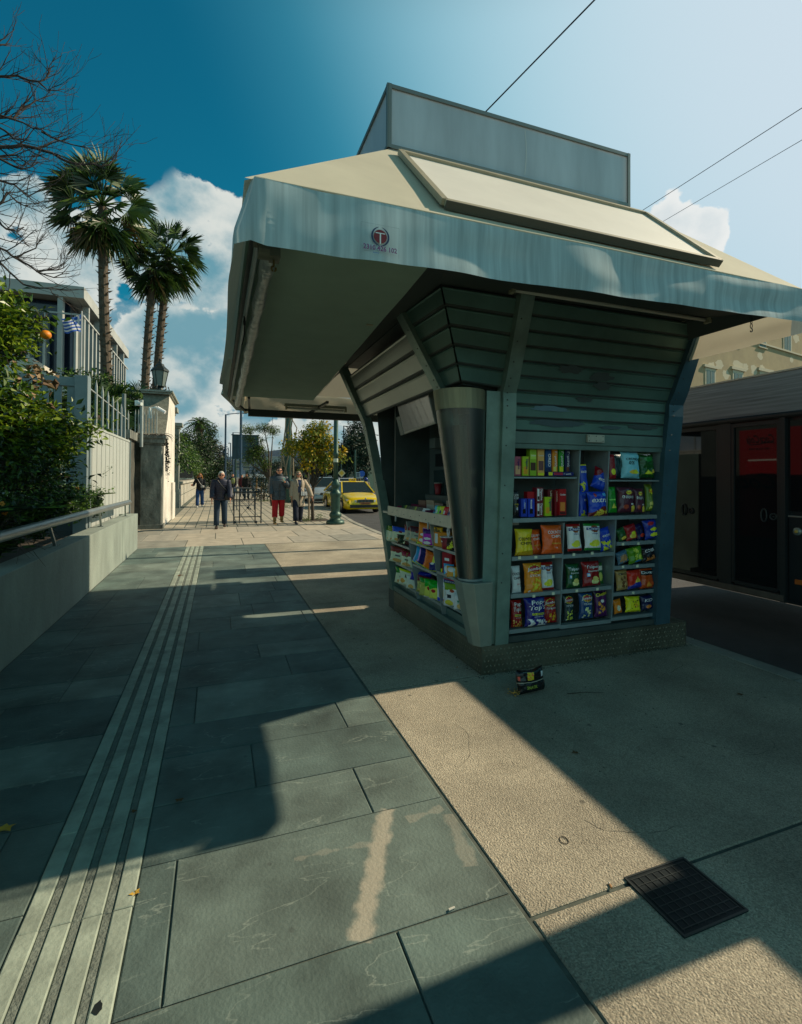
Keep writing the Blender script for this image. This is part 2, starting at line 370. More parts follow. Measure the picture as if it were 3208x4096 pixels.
def aggregate():
    M_ = mat('exposed_aggregate', (.45, .405, .305), .9, var=.38, vscale=1.3, bump=.6, bscale=130, bdet=3)
    t = M_.node_tree; b = t.nodes['Principled BSDF']; src = b.inputs['Base Color'].links[0].from_socket
    geo = [n for n in t.nodes if n.type == 'NEW_GEOMETRY'][0]
    vo = t.nodes.new('ShaderNodeTexVoronoi'); vo.inputs['Scale'].default_value = 190; t.links.new(geo.outputs['Position'], vo.inputs[0])
    r = t.nodes.new('ShaderNodeMapRange'); t.links.new(vo.outputs['Color'], r.inputs[0]); r.inputs[1].default_value = 0; r.inputs[2].default_value = 1; r.inputs[3].default_value = .55; r.inputs[4].default_value = 1.3
    mx = t.nodes.new('ShaderNodeMix'); mx.data_type = 'RGBA'; mx.blend_type = 'MULTIPLY'; mx.inputs[0].default_value = 1; t.links.new(src, mx.inputs[6]); t.links.new(r.outputs[0], mx.inputs[7])
    v2 = t.nodes.new('ShaderNodeTexVoronoi'); v2.inputs['Scale'].default_value = 5.2; t.links.new(geo.outputs['Position'], v2.inputs[0])
    nn = t.nodes.new('ShaderNodeTexNoise'); nn.inputs['Scale'].default_value = 30; t.links.new(geo.outputs['Position'], nn.inputs[0])
    ad = t.nodes.new('ShaderNodeMath'); ad.operation = 'MULTIPLY_ADD'; t.links.new(nn.outputs[0], ad.inputs[0]); ad.inputs[1].default_value = .06; t.links.new(v2.outputs['Distance'], ad.inputs[2])
    r3 = t.nodes.new('ShaderNodeMapRange'); t.links.new(ad.outputs[0], r3.inputs[0]); r3.inputs[1].default_value = .085; r3.inputs[2].default_value = .115; r3.inputs[3].default_value = .62; r3.inputs[4].default_value = 0
    m2 = t.nodes.new('ShaderNodeMix'); m2.data_type = 'RGBA'; t.links.new(r3.outputs[0], m2.inputs[0]); t.links.new(mx.outputs[2], m2.inputs[6]); m2.inputs[7].default_value = (.045, .05, .04, 1)
    t.links.new(m2.outputs[2], b.inputs['Base Color'])
    return M_
AGG = aggregate()
ASPH = mat('asphalt', (.055, .056, .056), .9, var=.3, vscale=2, bump=.5, bscale=60)
KERB = mat('kerb_stone', (.30, .29, .24), .85, var=.3, vscale=5, bump=.3)

# ------------------------------------------------------------------ ground
b = MB(); b.add([(-3000, -3000, -.18), (3000, -3000, -.18), (3000, 3000, -.18), (-3000, 3000, -.18)], [(0, 1, 2, 3)])
b.build('ground', mat('earth', (.12, .11, .08), .95, var=.3, vscale=.1), kind='structure')
b = MB(); b.add([(4.2, -25, -.13), (26, -25, -.13), (60, 300, -.13), (4.2, 12, -.13)], [(0, 1, 2)]); 
b = MB(); b.add([(4.3, -25, -.13), (28, -25, -.13), (70, 320, -.13), (38, 320, -.13), (6.4, 33, -.13), (4.45, 16.6, -.13), (4.2, 12.6, -.13)], [(0, 1, 2, 3, 4, 5, 6)])
b.build('road', ASPH, kind='structure')
b = MB(); rd = random.Random(3)
for k in range(14):
    y0 = 20+k*6; x0 = 8.2+(y0-16)*.125; b.add([(x0, y0, -.125), (x0+.12, y0, -.125), (x0+.5, y0+3, -.125), (x0+.38, y0+3, -.125)], [(0, 1, 2, 3)])
b.build('lane_marking', mat('road_paint', (.55, .55, .5), .8, var=.4, vscale=8), kind='structure')
# kerb line follows the pavement edge
KX = [(4.23, -8), (4.23, 12.5), (4.45, 16.6), (6.4, 33), (16, 115)]
def kx(y):
    for (a, b0), (c, d) in zip(KX, KX[1:]):
        if y <= d: return a+(c-a)*(y-b0)/(d-b0)
    return 16
b = MB(); yy = -7.0; i = 0
while yy < 115:
    L = .95; xa, xb = kx(yy+.008), kx(yy+L-.008)
    b.hexa([(xa-.17, yy+.008, -.12), (xa, yy+.008, -.12), (xb, yy+L-.008, -.12), (xb-.17, yy+L-.008, -.12), (xa-.17, yy+.008, .004), (xa-.015, yy+.008, .004), (xb-.015, yy+L-.008, .004), (xb-.17, yy+L-.008, .004)], i % 2)
    yy += L; i += 1
b.build('kerb', [KERB, mat('kerb_stone_pale', (.37, .36, .3), .85, var=.3, vscale=5, bump=.3)], kind='structure')
b = MB(); b.add([(4.235, -8, -.122), (4.48, -8, -.122), (4.48, 12.4, -.122), (4.235, 12.4, -.122)], [(0, 1, 2, 3)])
b.build('gutter', mat('gutter_concrete', (.16, .16, .14), .9, var=.4, vscale=5, bump=.4), kind='structure')
# base under the paving
b = MB(); b.add([(-9, -8, -.006), (kx(-8)-.165, -8, -.006), (4.065, 12.5, -.006), (4.28, 16.6, -.006), (6.23, 33, -.006), (15.8, 115, -.006), (-9, 115, -.006)], [(0, 1, 2, 3, 4, 5, 6)])
b.build('paving_base', GROUT, kind='structure')
def slab(b, x0, y0, x1, y1, mi, g=.0045, z=0, rd=random.Random(5)):
    g = g*.62 if g < .006 else g
    j = lambda: rd.uniform(-.0012, .0012); zz = z + rd.uniform(-.0008, .0008); e = .004
    lo = [(x0+g, y0+g), (x1-g, y0+g), (x1-g, y1-g), (x0+g, y1-g)]
    p = [(x+j(), y+j(), z-.0119) for x, y in lo] + [(x+j(), y+j(), zz-.003) for x, y in lo] + [(x+(e if i in (0, 3) else -e), y+(e if i < 2 else -e), zz) for i, (x, y) in enumerate(lo)]
    b.add(p, [(8, 9, 10, 11)] + [(i, (i+1) % 4, (i+1) % 4+4, i+4) for i in range(4)] + [(i+4, (i+1) % 4+4, (i+1) % 4+8, i+8) for i in range(4)], mi)
b = MB(); rd = random.Random(11)
rows = [-.5, .1, .62, 1.10, 1.572, 2.155, 2.525, 2.94, 3.30, 3.86, 4.31, 4.66, 5.2, 5.68, 6.15, 6.8, 7.3, 7.75, 8.3, 8.9, 9.5, 10.1, 10.7, 11.2, 11.65]
fix = {1.10: [.57], 1.572: [-.135], 2.155: [.67], 2.525: [.19], 2.94: [.75], 3.30: [-.12], 3.86: [.55], 4.31: [.35]}
for y0, y1 in zip(rows, rows[1:]):
    xs = fix.get(y0) or [rd.uniform(-.15, .9) for _ in range(rd.choice((1, 1, 2)))]
    xs = [-.262]+sorted(xs)+[1.005]; xs = [x for i, x in enumerate(xs) if i == 0 or x-xs[i-1] > .09 or i == len(xs)-1]
    for a, c in zip(xs, xs[1:]): slab(b, a, y0, c, y1, rd.randrange(4))
rows = [-.5, .1, .7, 1.25, 2.06, 2.56, 2.92, 3.34, 3.9, 4.27, 5.05, 5.7, 6.455, 7.5, 8.3, 8.85, 9.6, 10.3, 11, 11.65]
for y0, y1 in zip(rows, rows[1:]):
    xs = [-1.545]+sorted(rd.uniform(-1.3, -.8) for _ in range(rd.choice((0, 1, 1))))+[-.606]
    for a, c in zip(xs, xs[1:]): slab(b, a, y0, c, y1, rd.randrange(4))
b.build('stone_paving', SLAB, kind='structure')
b = MB(); y0 = -.45
while y0 < 11.6:
    y1 = min(y0+.484, 11.65); w = .0475; x = -.602
    for k in range(7):
        x1 = x+(.062 if k % 2 == 0 else .0305)
        if k % 2 == 0: slab(b, x, y0, x1, y1, 0, g=.0012, z=.004)
        else: slab(b, x, y0, x1, y1, 1, g=.0006, z=-.001)
        x = x1
    y0 += .484
b.build('tactile_strip', [RIB, RIBD], kind='structure')
b = MB()
for (xa, xb, ya, yb) in ((1.021, 4.06, -8, 1.452), (1.021, 4.06, 1.464, 3.365), (1.021, 4.06, 3.377, 5.9), (1.021, 4.06, 5.912, 8.6), (1.021, 4.06, 8.612, 11.6)):
    slab(b, xa, ya, xb, yb, 0, g=.002, z=0)
b.build('concrete_strip', AGG, kind='structure')
b = MB(); rd = random.Random(21)
for (ya, yb) in ((11.66, 12.9), (12.9, 14.3), (14.3, 15.85)):
    x = -4.5
    while x < kx(ya)-.18:
        w = rd.uniform(.6, 1.25); x1 = min(x+w, kx(ya)-.17)
        slab(b, x, ya, x1, yb, 2 if rd.random() < .16 else rd.randrange(2), g=.008); x = x1
b.build('pale_crossing_pavers', PALE, kind='structure')
b = MB()
y0 = 15.86
while y0 < 60:
    s_ = .30 if y0 < 36 else 1.2
    x = -1.5
    while x < kx(y0)-.2:
        slab(b, x, y0, min(x+s_, kx(y0)-.17), y0+s_, rd.choice((0, 0, 1, 1, 2)), g=.016 if s_ < 1 else .03); x += s_
    y0 += s_
b.add([(-1.5, 60, 0), (kx(60)-.17, 60, 0), (15.8, 115, 0), (-1.5, 115, 0)], [(0, 1, 2, 3)], 1)
b.build('tiled_pavement', TILE, kind='structure')
# hairline cracks and grime
b = MB(); rd = random.Random(31)
for (x, y, a, L) in ((1.2, 2.35, .4, .5), (2.4, 2.2, -.3, .8), (3.2, 2.9, .9, .5), (1.5, 4.6, 1.3, .7), (1.25, 6.8, .2, .9), (1.9, 1.62, 2.6, .45)):
    p = Vector((x, y, .0012)); 
    for k in range(int(L/.03)):
        a += rd.gauss(0, .28); q = p+Vector((math.cos(a), math.sin(a), 0))*.03; w = .0011*rd.uniform(.4, 1.2); s_ = Vector((-math.sin(a), math.cos(a), 0))*w; b.add([p-s_, q-s_, q+s_, p+s_], [(0, 1, 2, 3)]); p = q
b.build('hairline_crack', mat('crack_dark', (.06, .06, .05), .95), kind='structure')
b = MB()
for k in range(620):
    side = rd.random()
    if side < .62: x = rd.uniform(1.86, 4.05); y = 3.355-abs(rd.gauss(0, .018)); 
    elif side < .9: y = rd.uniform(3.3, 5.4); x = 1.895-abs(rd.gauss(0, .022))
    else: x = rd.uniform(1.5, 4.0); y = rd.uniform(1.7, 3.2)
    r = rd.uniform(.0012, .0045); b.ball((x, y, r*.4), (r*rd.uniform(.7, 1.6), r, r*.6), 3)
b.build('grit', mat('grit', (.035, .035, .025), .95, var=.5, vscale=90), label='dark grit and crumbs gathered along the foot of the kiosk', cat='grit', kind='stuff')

def smallthings():
    b = MB(); g = .0015
    b.box((1.445, 1.222, -.006), (1.745, 1.482, .003), 0)
    for k in range(9):
        x = 1.465+k*.0325; b.box((x, 1.24, .003), (x+.003, 1.464, .0055), 1)
    for k in range(8):
        y = 1.245+k*.031; b.box((1.462, y, .003), (1.728, y+.003, .0053), 1)
    for x in (1.445, 1.738): b.box((x, 1.222, .003), (x+.007, 1.482, .0062), 1)
    for y in (1.222, 1.475): b.box((1.452, y, .003), (1.738, y+.007, .0062), 1)
    b.build('access_cover', [mat('cast_iron', (.02, .03, .034), .5, .6, var=.3, vscale=30), mat('cast_iron_rib', (.06, .07, .07), .45, .6)], label='square dark iron access cover with grid ribs set in the concrete', cat='manhole cover')
    b = MB(); pts = [(1.362+.017*math.cos(a)*(1+.1*math.sin(2*a)), 1.72+.021*math.sin(a), .003) for a in [k*2*PI/20 for k in range(21)]]
    b.tube(pts, .0016, 5); b.build('hair_tie', mat('black_elastic', (.02, .02, .02), .7), label='thin black elastic ring lying on the sunlit concrete', cat='elastic band')
    b = MB(); b.tube([(2.30, 2.87, .004), (2.42, 2.85, .006), (2.55, 2.80, .004)], [.003, .002, .0015], 5)
    b.build('twig', mat('twig', (.06, .045, .03), .9), label='thin dry twig on the pavement right of the dropped bag', cat='twig')
    bm_ = mat('cigarette_filter', (.45, .24, .10), .8); bw = mat('cigarette_paper', (.6, .58, .5), .8)
    for (x, y, a, lb) in ((1.802, 3.568, .4, 'orange cigarette end beside the left foot of the kiosk'), (1.371, 1.471, 1.2, 'orange cigarette end beside the iron access cover'), (.778, 1.58, .1, 'pale cigarette end on the joint of the stone slabs')):
        b = MB(); d = Vector((math.cos(a), math.sin(a), 0)); p = Vector((x, y, .0045))
        b.tube([p-d*.012, p+d*.004], .004, 7, mi=0); b.tube([p+d*.0042, p+d*.012], .0038, 7, mi=1)
        b.build('cigarette_end', [bm_ if 'orange' in lb else bw, bw], label=lb, cat='cigarette end', group='cigarette ends on the pavement')
    lm = [mat('fallen_leaf_yellow', (.5, .30, .03), .7), mat('fallen_leaf_brown', (.12, .06, .02), .8)]
    def S_(sx, sy): return at(sx, sy, 'z', 0)
    for (sx, sy, k, s_, lb) in ((541, 3578, 0, .016, 'yellow fallen leaf on the right edge of the tactile strip'), (20, 3318, 0, .03, 'yellow fallen leaf on the shaded slabs at the far left'), (717, 3205, 1, .016, 'brown curled leaf on the slab right of the tactile strip'),
                                (535, 3250, 1, .012, 'brown leaf lying on a groove of the tactile strip'), (720, 2303, 1, .05, 'brown leaf on the sunlit far end of the tactile strip'), (2300, 3013, 1, .016, 'small brown leaf in the shade in front of the kiosk'), (2960, 2780, 1, .02, 'small brown leaf near the kerb at the right')):
        p = S_(sx, sy); b = MB(); rd = random.Random(sx); a0 = rd.uniform(0, 6)
        ring = [p+Vector((math.cos(a0+t)*s_*(1+.35*math.cos(5*t)), math.sin(a0+t)*s_*.8*(1+.35*math.cos(5*t)), .003+.006*abs(math.sin(t*1.5)))) for t in [q*2*PI/15 for q in range(15)]]
        b.add([p+Vector((0, 0, .003))]+ring, [(0, i+1, (i+1) % 15+1) for i in range(15)]); b.build('fallen_leaf', lm[k], label=lb, cat='leaf', group='leaves fallen on the paving')
    # black tar blot on the tactile strip
    p = at(390, 4030, 'z', .0056); b = MB(); rd = random.Random(4)
    b.add([p]+[p+Vector((math.cos(t)*.014*rd.uniform(.7, 1.2), math.sin(t)*.02*rd.uniform(.7, 1.2), 0)) for t in [q*2*PI/14 for q in range(14)]], [(0, i+1, (i+1) % 14+1) for i in range(14)])
    b.build('tar_blot', mat('tar', (.01, .015, .015), .6), kind='structure')
smallthings()

# ------------------------------------------------------------------ kiosk
GM = mat('kiosk_grey_paint', (.155, .235, .21), .48, .35, var=.28, vscale=3.5, bump=.06, bscale=60, streak=(1, 1, .4))
GD = mat('kiosk_dark_paint', (.07, .09, .085), .6, .2, var=.3, vscale=4)
POST = mat('kiosk_post_paint', (.21, .31, .27), .42, .4, var=.3, vscale=5, bump=.05, bscale=80)
POSTB = mat('kiosk_post_blue', (.06, .13, .17), .5, .3, var=.2, vscale=5)
SHEL = mat('shelf_galvanised', (.33, .40, .41), .45, .45, var=.15, vscale=12)
INNER = mat('cabinet_interior', (.10, .115, .105), .8)
BLACK = mat('black_gap', (.008, .01, .01), .8)
FAB = mat('canopy_fabric', (.76, .70, .54), .85, var=.10, vscale=3, trans=.22)
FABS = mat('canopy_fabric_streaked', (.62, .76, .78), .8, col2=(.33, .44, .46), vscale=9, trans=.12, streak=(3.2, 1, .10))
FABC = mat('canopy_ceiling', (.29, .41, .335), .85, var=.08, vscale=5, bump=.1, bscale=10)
SIGN = mat('sign_box_panel', (.58, .62, .66), .38, 0, var=.22, vscale=3, streak=(1.3, 1.3, .25))
SIGNW = mat('roof_panel_white', (.80, .76, .68), .55, var=.06)
TUBE = mat('tube_lamp_off', (.50, .52, .46), .35)
def yf(z):   # front face leans outwards, then flares
    return 3.38-.058*(z-.25) if z < 2.15 else 3.27-(z-2.15)*.40
def xl(z):
    return 1.90-.155*(z-.25) if z < 2.13 else 1.609-(z-2.13)*.42
K = thing('kiosk', 'grey metal street kiosk with flared shutters, snack shelves and big cream canopy', 'kiosk', (2.95, 4.36, 0))
def tread():
    TM = mat('tread_plate', (.17, .165, .12), .42, .55, var=.45, vscale=3, bump=.15, bscale=30)
    TB = mat('tread_plate_bump', (.24, .235, .175), .35, .6, var=.3, vscale=4)
    b = MB(); b.box((1.90, 3.36, 0), (4.0, 5.37, .215), 0)
    def lug(O, u, v, n):
        O = Vector(O); L = .013; w = .0035; b.add([O-u*L, O-v*w+n*.003, O+u*L, O+v*w+n*.003, O-v*w*2, O+v*w*2], [(0, 4, 1), (4, 2, 1), (0, 1, 3), (1, 2, 3), (0, 3, 5), (3, 2, 5)], 1)
    d1 = (X+Z*.9).normalized(); d2 = (X-Z*.9).normalized()
    for i in range(58):
        for j in range(5):
            x = 1.925+i*.036+(.018 if j % 2 else 0)
            if x < 3.98: lug((x, 3.3585, .024+j*.040), *((d1, d2) if (i+j) % 2 else (d2, d1)), -Y)
    d1 = (Y+Z*.9).normalized(); d2 = (Y-Z*.9).normalized()
    for i in range(55):
        for j in range(5):
            y = 3.385+i*.036+(.018 if j % 2 else 0)
            if y < 5.35: lug((1.8985, y, .024+j*.040), *((d1, d2) if (i+j) % 2 else (d2, d1)), -X)
    b.build('plinth', [TM, TB], K)
tread()
def poly_post(pts, wv, dv, name='post', m=POST, holes=True):
    """post along pts (outer left edge line), section wv x dv(vectors)"""
    b = MB(); rings = []
    for p, w_ in pts:
        p = Vector(p); wx = wv*w_; rings.append([p, p+wx, p+wx+dv, p+dv])
    if wv.cross(dv).dot(Z) < 0: rings = [r[::-1] for r in rings]
    b.loft(rings); 
    if holes:
        n = -dv.normalized(); rot_ = n.to_track_quat('Z', 'Y').to_matrix()
        for i in range(1, len(pts)-1):
            for q in (0, .45):
                p = Vector(pts[i][0]).lerp(Vector(pts[i+1][0]), q) + wv*pts[i][1]*.3 + n*.001; k0 = len(b.v)
                b.lathe([(.006, -.001), (.006, .002), (.002, .004)], (0, 0, 0), 8, mi=1)
                b.v[k0:] = [tuple(p+rot_ @ Vector(v)) for v in b.v[k0:]]
    return b.build(name, [m, GD], K)
zs = [.215, .7, 1.2, 1.75, 2.05, 2.15, 2.25, 2.5, 2.83]
def fz(z): return yf(z)-.02 if abs(z-2.15) > .02 else yf(2.15)-.012
poly_post([((2.02 if z < 2.2 else 2.02-.02*(z-2.2)/.6, fz(z), z), .115) for z in zs], X, Y*.10)
poly_post([((3.64+.045*min(1, max(0, (z-1.6)/.5))+.03*max(0, z-2.15)/.6, fz(z), z), .165 if z < 2.2 else .165-.05*(z-2.2)/.63) for z in zs], X, Y*.12, m=POSTB)
poly_post([((xl(z)-.01, 3.42+.2*max(0, (z-2.13))/.7, z), .12) for z in zs], Y, X*.10)
poly_post([((xl(z)-.01, 5.40+.25*max(0, (z-1.3))/1.4, z), .11) for z in zs], Y, X*.10)
# front shutter: slats following the lean and the bend
def shutter(name, F, zlo, zhi, n, mats, par=K, lab=None):
    """F(u,z)->point on the surface and outward normal"""
    b = MB(); prof = []
    for k in range(n):
        a = zlo+(zhi-zlo)*k/n; h = (zhi-zlo)/n
        prof += [(a, 0, 1), (a+h*.07, .010, 1), (a+h*.13, .010, 0), (a+h*.82, .006, 0), (a+h*.90, .012, 0), (a+h*.96, .002, 1)]
    prof.append((zhi, 0, 1))
    for k in range(len(prof)-1):
        (z0, d0, g), (z1, d1, _) = prof[k], prof[k+1]
        nu = 10
        for i in range(nu):
            q = []
            for (u, z, d) in ((i/nu, z0, d0), ((i+1)/nu, z0, d0), ((i+1)/nu, z1, d1), (i/nu, z1, d1)):
                p, nn = F(u, z); q.append(p+nn*d)
            b.add(q, [(0, 1, 2, 3)], g)
    return b.build(name, mats, par, label=lab)
SH = mat('shutter_slat', (.11, .215, .185), .5, .35, var=.3, vscale=2.2, bump=.05, bscale=30)
def Ff(u, z):
    x0 = 2.135 if z < 2.2 else 2.135-.03*(z-2.2)/.6
    x1 = 3.645+.045*min(1, max(0, (z-1.6)/.5))+.03*max(0, z-2.15)/.6
    return Vector((x0+(x1-x0)*u, yf(z)+.035, z)), (Vector((0, -1, .06)) if z < 2.15 else Vector((0, -.93, -.37)))
shf = shutter('shutter', Ff, 1.87, 2.80, 9, [SH, GD])
b = MB(); b.box((2.137, yf(1.8)+.012, 1.775), (3.66, yf(1.8)+.05, 1.868), 0); b.box((2.137, yf(1.8)+.02, 1.735), (3.66, yf(1.8)+.06, 1.774), 0)
bar = b.build('bottom_bar', GM, shf, bevel=.003)
b = MB(); b.box((2.83, yf(1.83)-.006, 1.80), (3.0, yf(1.83)+.011, 1.862), 0)
for x in (2.845, 2.915, 2.985):
    for z in (1.812, 1.85): b.lathe([(.005, 0), (.003, .003)], (0, 0, 0), 6); k0 = len(b.v)-12; b.v[k0:] = [(x+v[0], yf(1.83)-.006-v[2], z+v[1]) for v in b.v[k0:]]; b.mi[-8:] = [1]*8
b.build('lock_plate', [mat('lock_plate', (.5, .5, .42), .5, .2, var=.2, vscale=20), GD], shf)
# old poster marks on the shutter
def blot(b, u, z, ru, rz, sd_, mi, F=Ff, n=26):
    rd = random.Random(sd_); c, nn = F(u, z); vs = [c+nn*.015]
    for k in range(n):
        a = 2*PI*k/n; q = 1+rd.uniform(-.22, .22); p, n2 = F(u+ru*q*math.cos(a), z+rz*q*math.sin(a)); vs.append(p+n2*.015)
    b.add(vs, [(0, i+1, (i+1) % n+1) for i in range(n)], mi)
b = MB()
blot(b, .30, 2.365, .075, .030, 1, 0); blot(b, .50, 2.33, .07, .035, 2, 0); blot(b, .52, 2.265, .06, .03, 9, 0); blot(b, .43, 2.15, .055, .026, 3, 0); blot(b, .22, 2.055, .12, .020, 4, 1); blot(b, .26, 1.94, .17, .026, 5, 2); blot(b, .84, 1.945, .10, .02, 6, 0); blot(b, .62, 1.93, .08, .014, 7, 2)
b.build('glue_mark', [mat('glue_dark', (.06, .085, .085), .7), mat('glue_blue', (.14, .26, .33), .7), mat('glue_navy', (.07, .12, .14), .7)], shf)
# side shutter, rolled most of the way up
def Fl(u, z): return Vector((xl(z)+.045, 5.58-.02-(5.60-3.62)*u, z)), (Vector((-.92, 0, -.39)))
shutter('shutter', Fl, 2.20, 2.68, 3, [mat('side_shutter_slat', (.25, .29, .26), .33, .6, var=.15, vscale=2), GD])
# corner bay of slats between the two front corner posts
A0, A1 = Vector((xl(2.15)+.03, 3.53, 2.19)), Vector((xl(2.8)+.03, 3.74, 2.80))
B0, B1 = Vector((1.635, 3.20, 2.19)), Vector((1.405, 3.05, 2.80))
C0, C1 = Vector((2.02, yf(2.19)+.05, 2.19)), Vector((2.01, yf(2.8)+.05, 2.80))
def Fa(u, z):
    t = (z-2.19)/.61; a = A0.lerp(A1, t); c = B0.lerp(B1, t); return a.lerp(c, u), (A1-A0).cross(B0-A0).normalized()*-1
def Fb(u, z):
    t = (z-2.19)/.61; a = B0.lerp(B1, t); c = C0.lerp(C1, t); return a.lerp(c, u), (B1-B0).cross(C0-B0).normalized()*-1
for F_ in (Fa, Fb):
    p, nn = F_(.5, 2.5)
    if nn.dot(Vector((-1, -1, -.5))) < 0:
        F0 = F_; F_ = (lambda F0: (lambda u, z: (F0(u, z)[0], -F0(u, z)[1])))(F0)
    shutter('corner_cladding', F_, 2.19, 2.80, 5, [SH, GD])
b = MB(); b.prism([A0+Vector((.06, 0, -.01)), B0+Vector((.03, .03, -.01)), C0+Vector((0, .06, -.01)), Vector((2.0, 3.6, 2.18))], (0, 0, .02)); b.build('corner_floor', GD, K)
# header and inner body
b = MB()
b.box((1.42, 3.10, 2.80), (4.15, 5.75, 3.05)); b.build('header', GD, K)
b = MB(); b.box((2.14, 3.95, .215), (3.73, 5.37, 2.8)); b.build('body', INNER, K)
# right face flares and carries the drinks poster
b = MB(); b.box((3.74, 3.5, .22), (3.78, 5.37, 2.2)); b.hexa([(3.74, 3.42, 2.201), (3.78, 3.42, 2.201), (3.78, 5.37, 2.201), (3.74, 5.37, 2.201), (3.74, 3.28, 2.8), (3.92, 3.2, 2.8), (3.92, 5.6, 2.8), (3.74, 5.6, 2.8)])
b.build('side_wall', GD, K)
RED = mat('poster_red', (.32, .012, .012), .45); PBL = mat('poster_black', (.01, .01, .01), .5)
XB = 5.25
def PV(x, y): p = at(2700+x*.4127, 1600+y*.4127, 'x', 2*XB-3.815); return p.y, p.z   # where the reflection in the bus door puts it
yl_, zt_ = PV(635, 300); yr_ = PV(1231, 300)[0]; z_c = PV(820, 585)[1]
b = MB(); b.box((3.781, yr_-.05, .7), (3.80, yl_+.06, zt_+.10)); pf = b.build('poster_case', GD, K)
b = MB(); b.box((3.801, yr_, .75), (3.812, yl_, zt_)); po = b.build('poster', RED, K)
WH = mat('poster_white', (.75, .75, .72), .5)
y0_, z0_ = PV(985, 405); y1_ = PV(705, 405)[0]; L_ = y1_-y0_
mm = MB(); sz = L_*.40
textmb('Coca', sz, (3.815, y0_, z0_), Y, Z, 0, .015*sz, shear=.55, mb=mm, align='LEFT', wid=L_*.48); textmb('Cola', sz, (3.815, y0_+L_*.50, z0_), Y, Z, 0, .015*sz, shear=.55, mb=mm, align='LEFT', wid=L_*.46)
pts = [(3.8155, y0_+L_*(.02+.9*t), z0_+sz*(-.12+.06*math.sin(t*6))) for t in [q/12 for q in range(13)]]
for (a, c) in zip(pts, pts[1:]): mm.add([a, c, (c[0], c[1], c[2]+sz*.07), (a[0], a[1], a[2]+sz*.07)], [(0, 1, 2, 3)])
mm.build('poster_lettering', PBL, po)
mm = MB(); textmb('ZERO SUGAR TASTE', sz*.2, (3.815, y0_+L_*.55, PV(840, 480)[1]), Y, Z, 0, .0005, mb=mm); mm.build('poster_small_lettering', PBL, po)
yc_ = (PV(690, 600)[0]+PV(985, 600)[0])/2-.06; rc_ = .25
mm = MB(); mm.lathe([(rc_, .9), (rc_, z_c-.09), (rc_*.93, z_c-.02), (rc_*.85, z_c)], (3.812, yc_, 0), 24, sx=.10); mm.build('poster_can', mat('can_red', (.38, .01, .012), .35), po)
mm = MB(); mm.lathe([(rc_*.86, z_c-.008), (rc_*.87, z_c+.012)], (3.813, yc_, 0), 24, sx=.11); mm.build('can_rim', WH, po)
mm = MB(); textmb('Coca', sz*1.9, (3.842, yc_-.2, PV(840, 840)[1]-.02), Y, Z, 0, .004, shear=.5, mb=mm, align='LEFT'); mm.build('can_lettering', PBL, po)

# glass corner column
CT, CB = Vector((1.70, 3.36, 2.15)), Vector((1.845, 3.44, .72))
def ringp(t, r, n=28): 
    c = CB.lerp(CT, t); return [c+Vector((math.cos(2*PI*k/n)*r, math.sin(2*PI*k/n)*r, 0)) for k in range(n)]
GL = mat('dusty_glass', (.40, .50, .47), .34, alpha=.90)
b = MB(); b.loft([ringp(0, .095), ringp(.5, .14), ringp(.90, .183)], cap=False); b.build('corner_glass', GL, K, smooth=True)
b = MB(); b.loft([ringp(.90, .187), ringp(1.0, .195), ringp(1.0, .02)], cap=False); b.build('corner_collar', mat('brushed_brass', (.30, .30, .20), .5, .6, var=.25, vscale=12, streak=(1, 1, .05)), K, smooth=False)
b = MB(); b.loft([ringp(0, .10), ringp(.012, .102)], cap=True); b.build('corner_tray', SHEL, K)
b = MB(); rd = random.Random(9)
for k in range(5):   # clutter seen through the glass: leaning boards and rolled paper
    a = 2.2+k*.55; c0 = CB+Vector((math.cos(a)*.04, math.sin(a)*.04, .02)); c1 = CB.lerp(CT, .82)+Vector((math.cos(a)*.10, math.sin(a)*.10, 0)); w = .03
    b.tube([c0, c1], [.016, .03], 6, mi=k % 2)
b.build('column_lining', [mat('lining_grey', (.16, .19, .18), .6), mat('lining_dark', (.05, .07, .07), .6)], K)
b = MB(); c0 = Vector((1.93, 3.43, .215)); c1 = Vector((1.865, 3.41, .715))
def oct_(c, rx, ry, z): return [Vector((c.x+sx*rx, c.y+sy*ry, z)) for sx, sy in ((-.55, -1), (.75, -1), (.8, 1), (-1, 1), (-1, -.2))]
b.loft([oct_(c0, .075, .07, .216), oct_(c1, .125, .115, .715)]); b.build('corner_base', mat('corner_block', (.24, .29, .25), .5, .2, var=.15, vscale=6), K, bevel=.004)
b = MB()   # flanges either side of the glass column
b.loft([[Vector((x+dx, y+dy, z)) for dx, dy in ((-.06, .0), (.062, 0), (.062, .02), (-.06, .02))] for x, y, z in ((1.965, 3.385, .22), (1.965, 3.33, 1.3), (1.955, 3.285, 2.16))]); b.build('flange', POST, K)
b = MB(); b.loft([[Vector((xl(z)-.012+dx, 3.36+dy, z)) for dx, dy in ((0, 0), (.025, 0), (.025, .055), (0, .055))] for z in (.72, 1.4, 2.13)]); b.build('flange', POST, K)

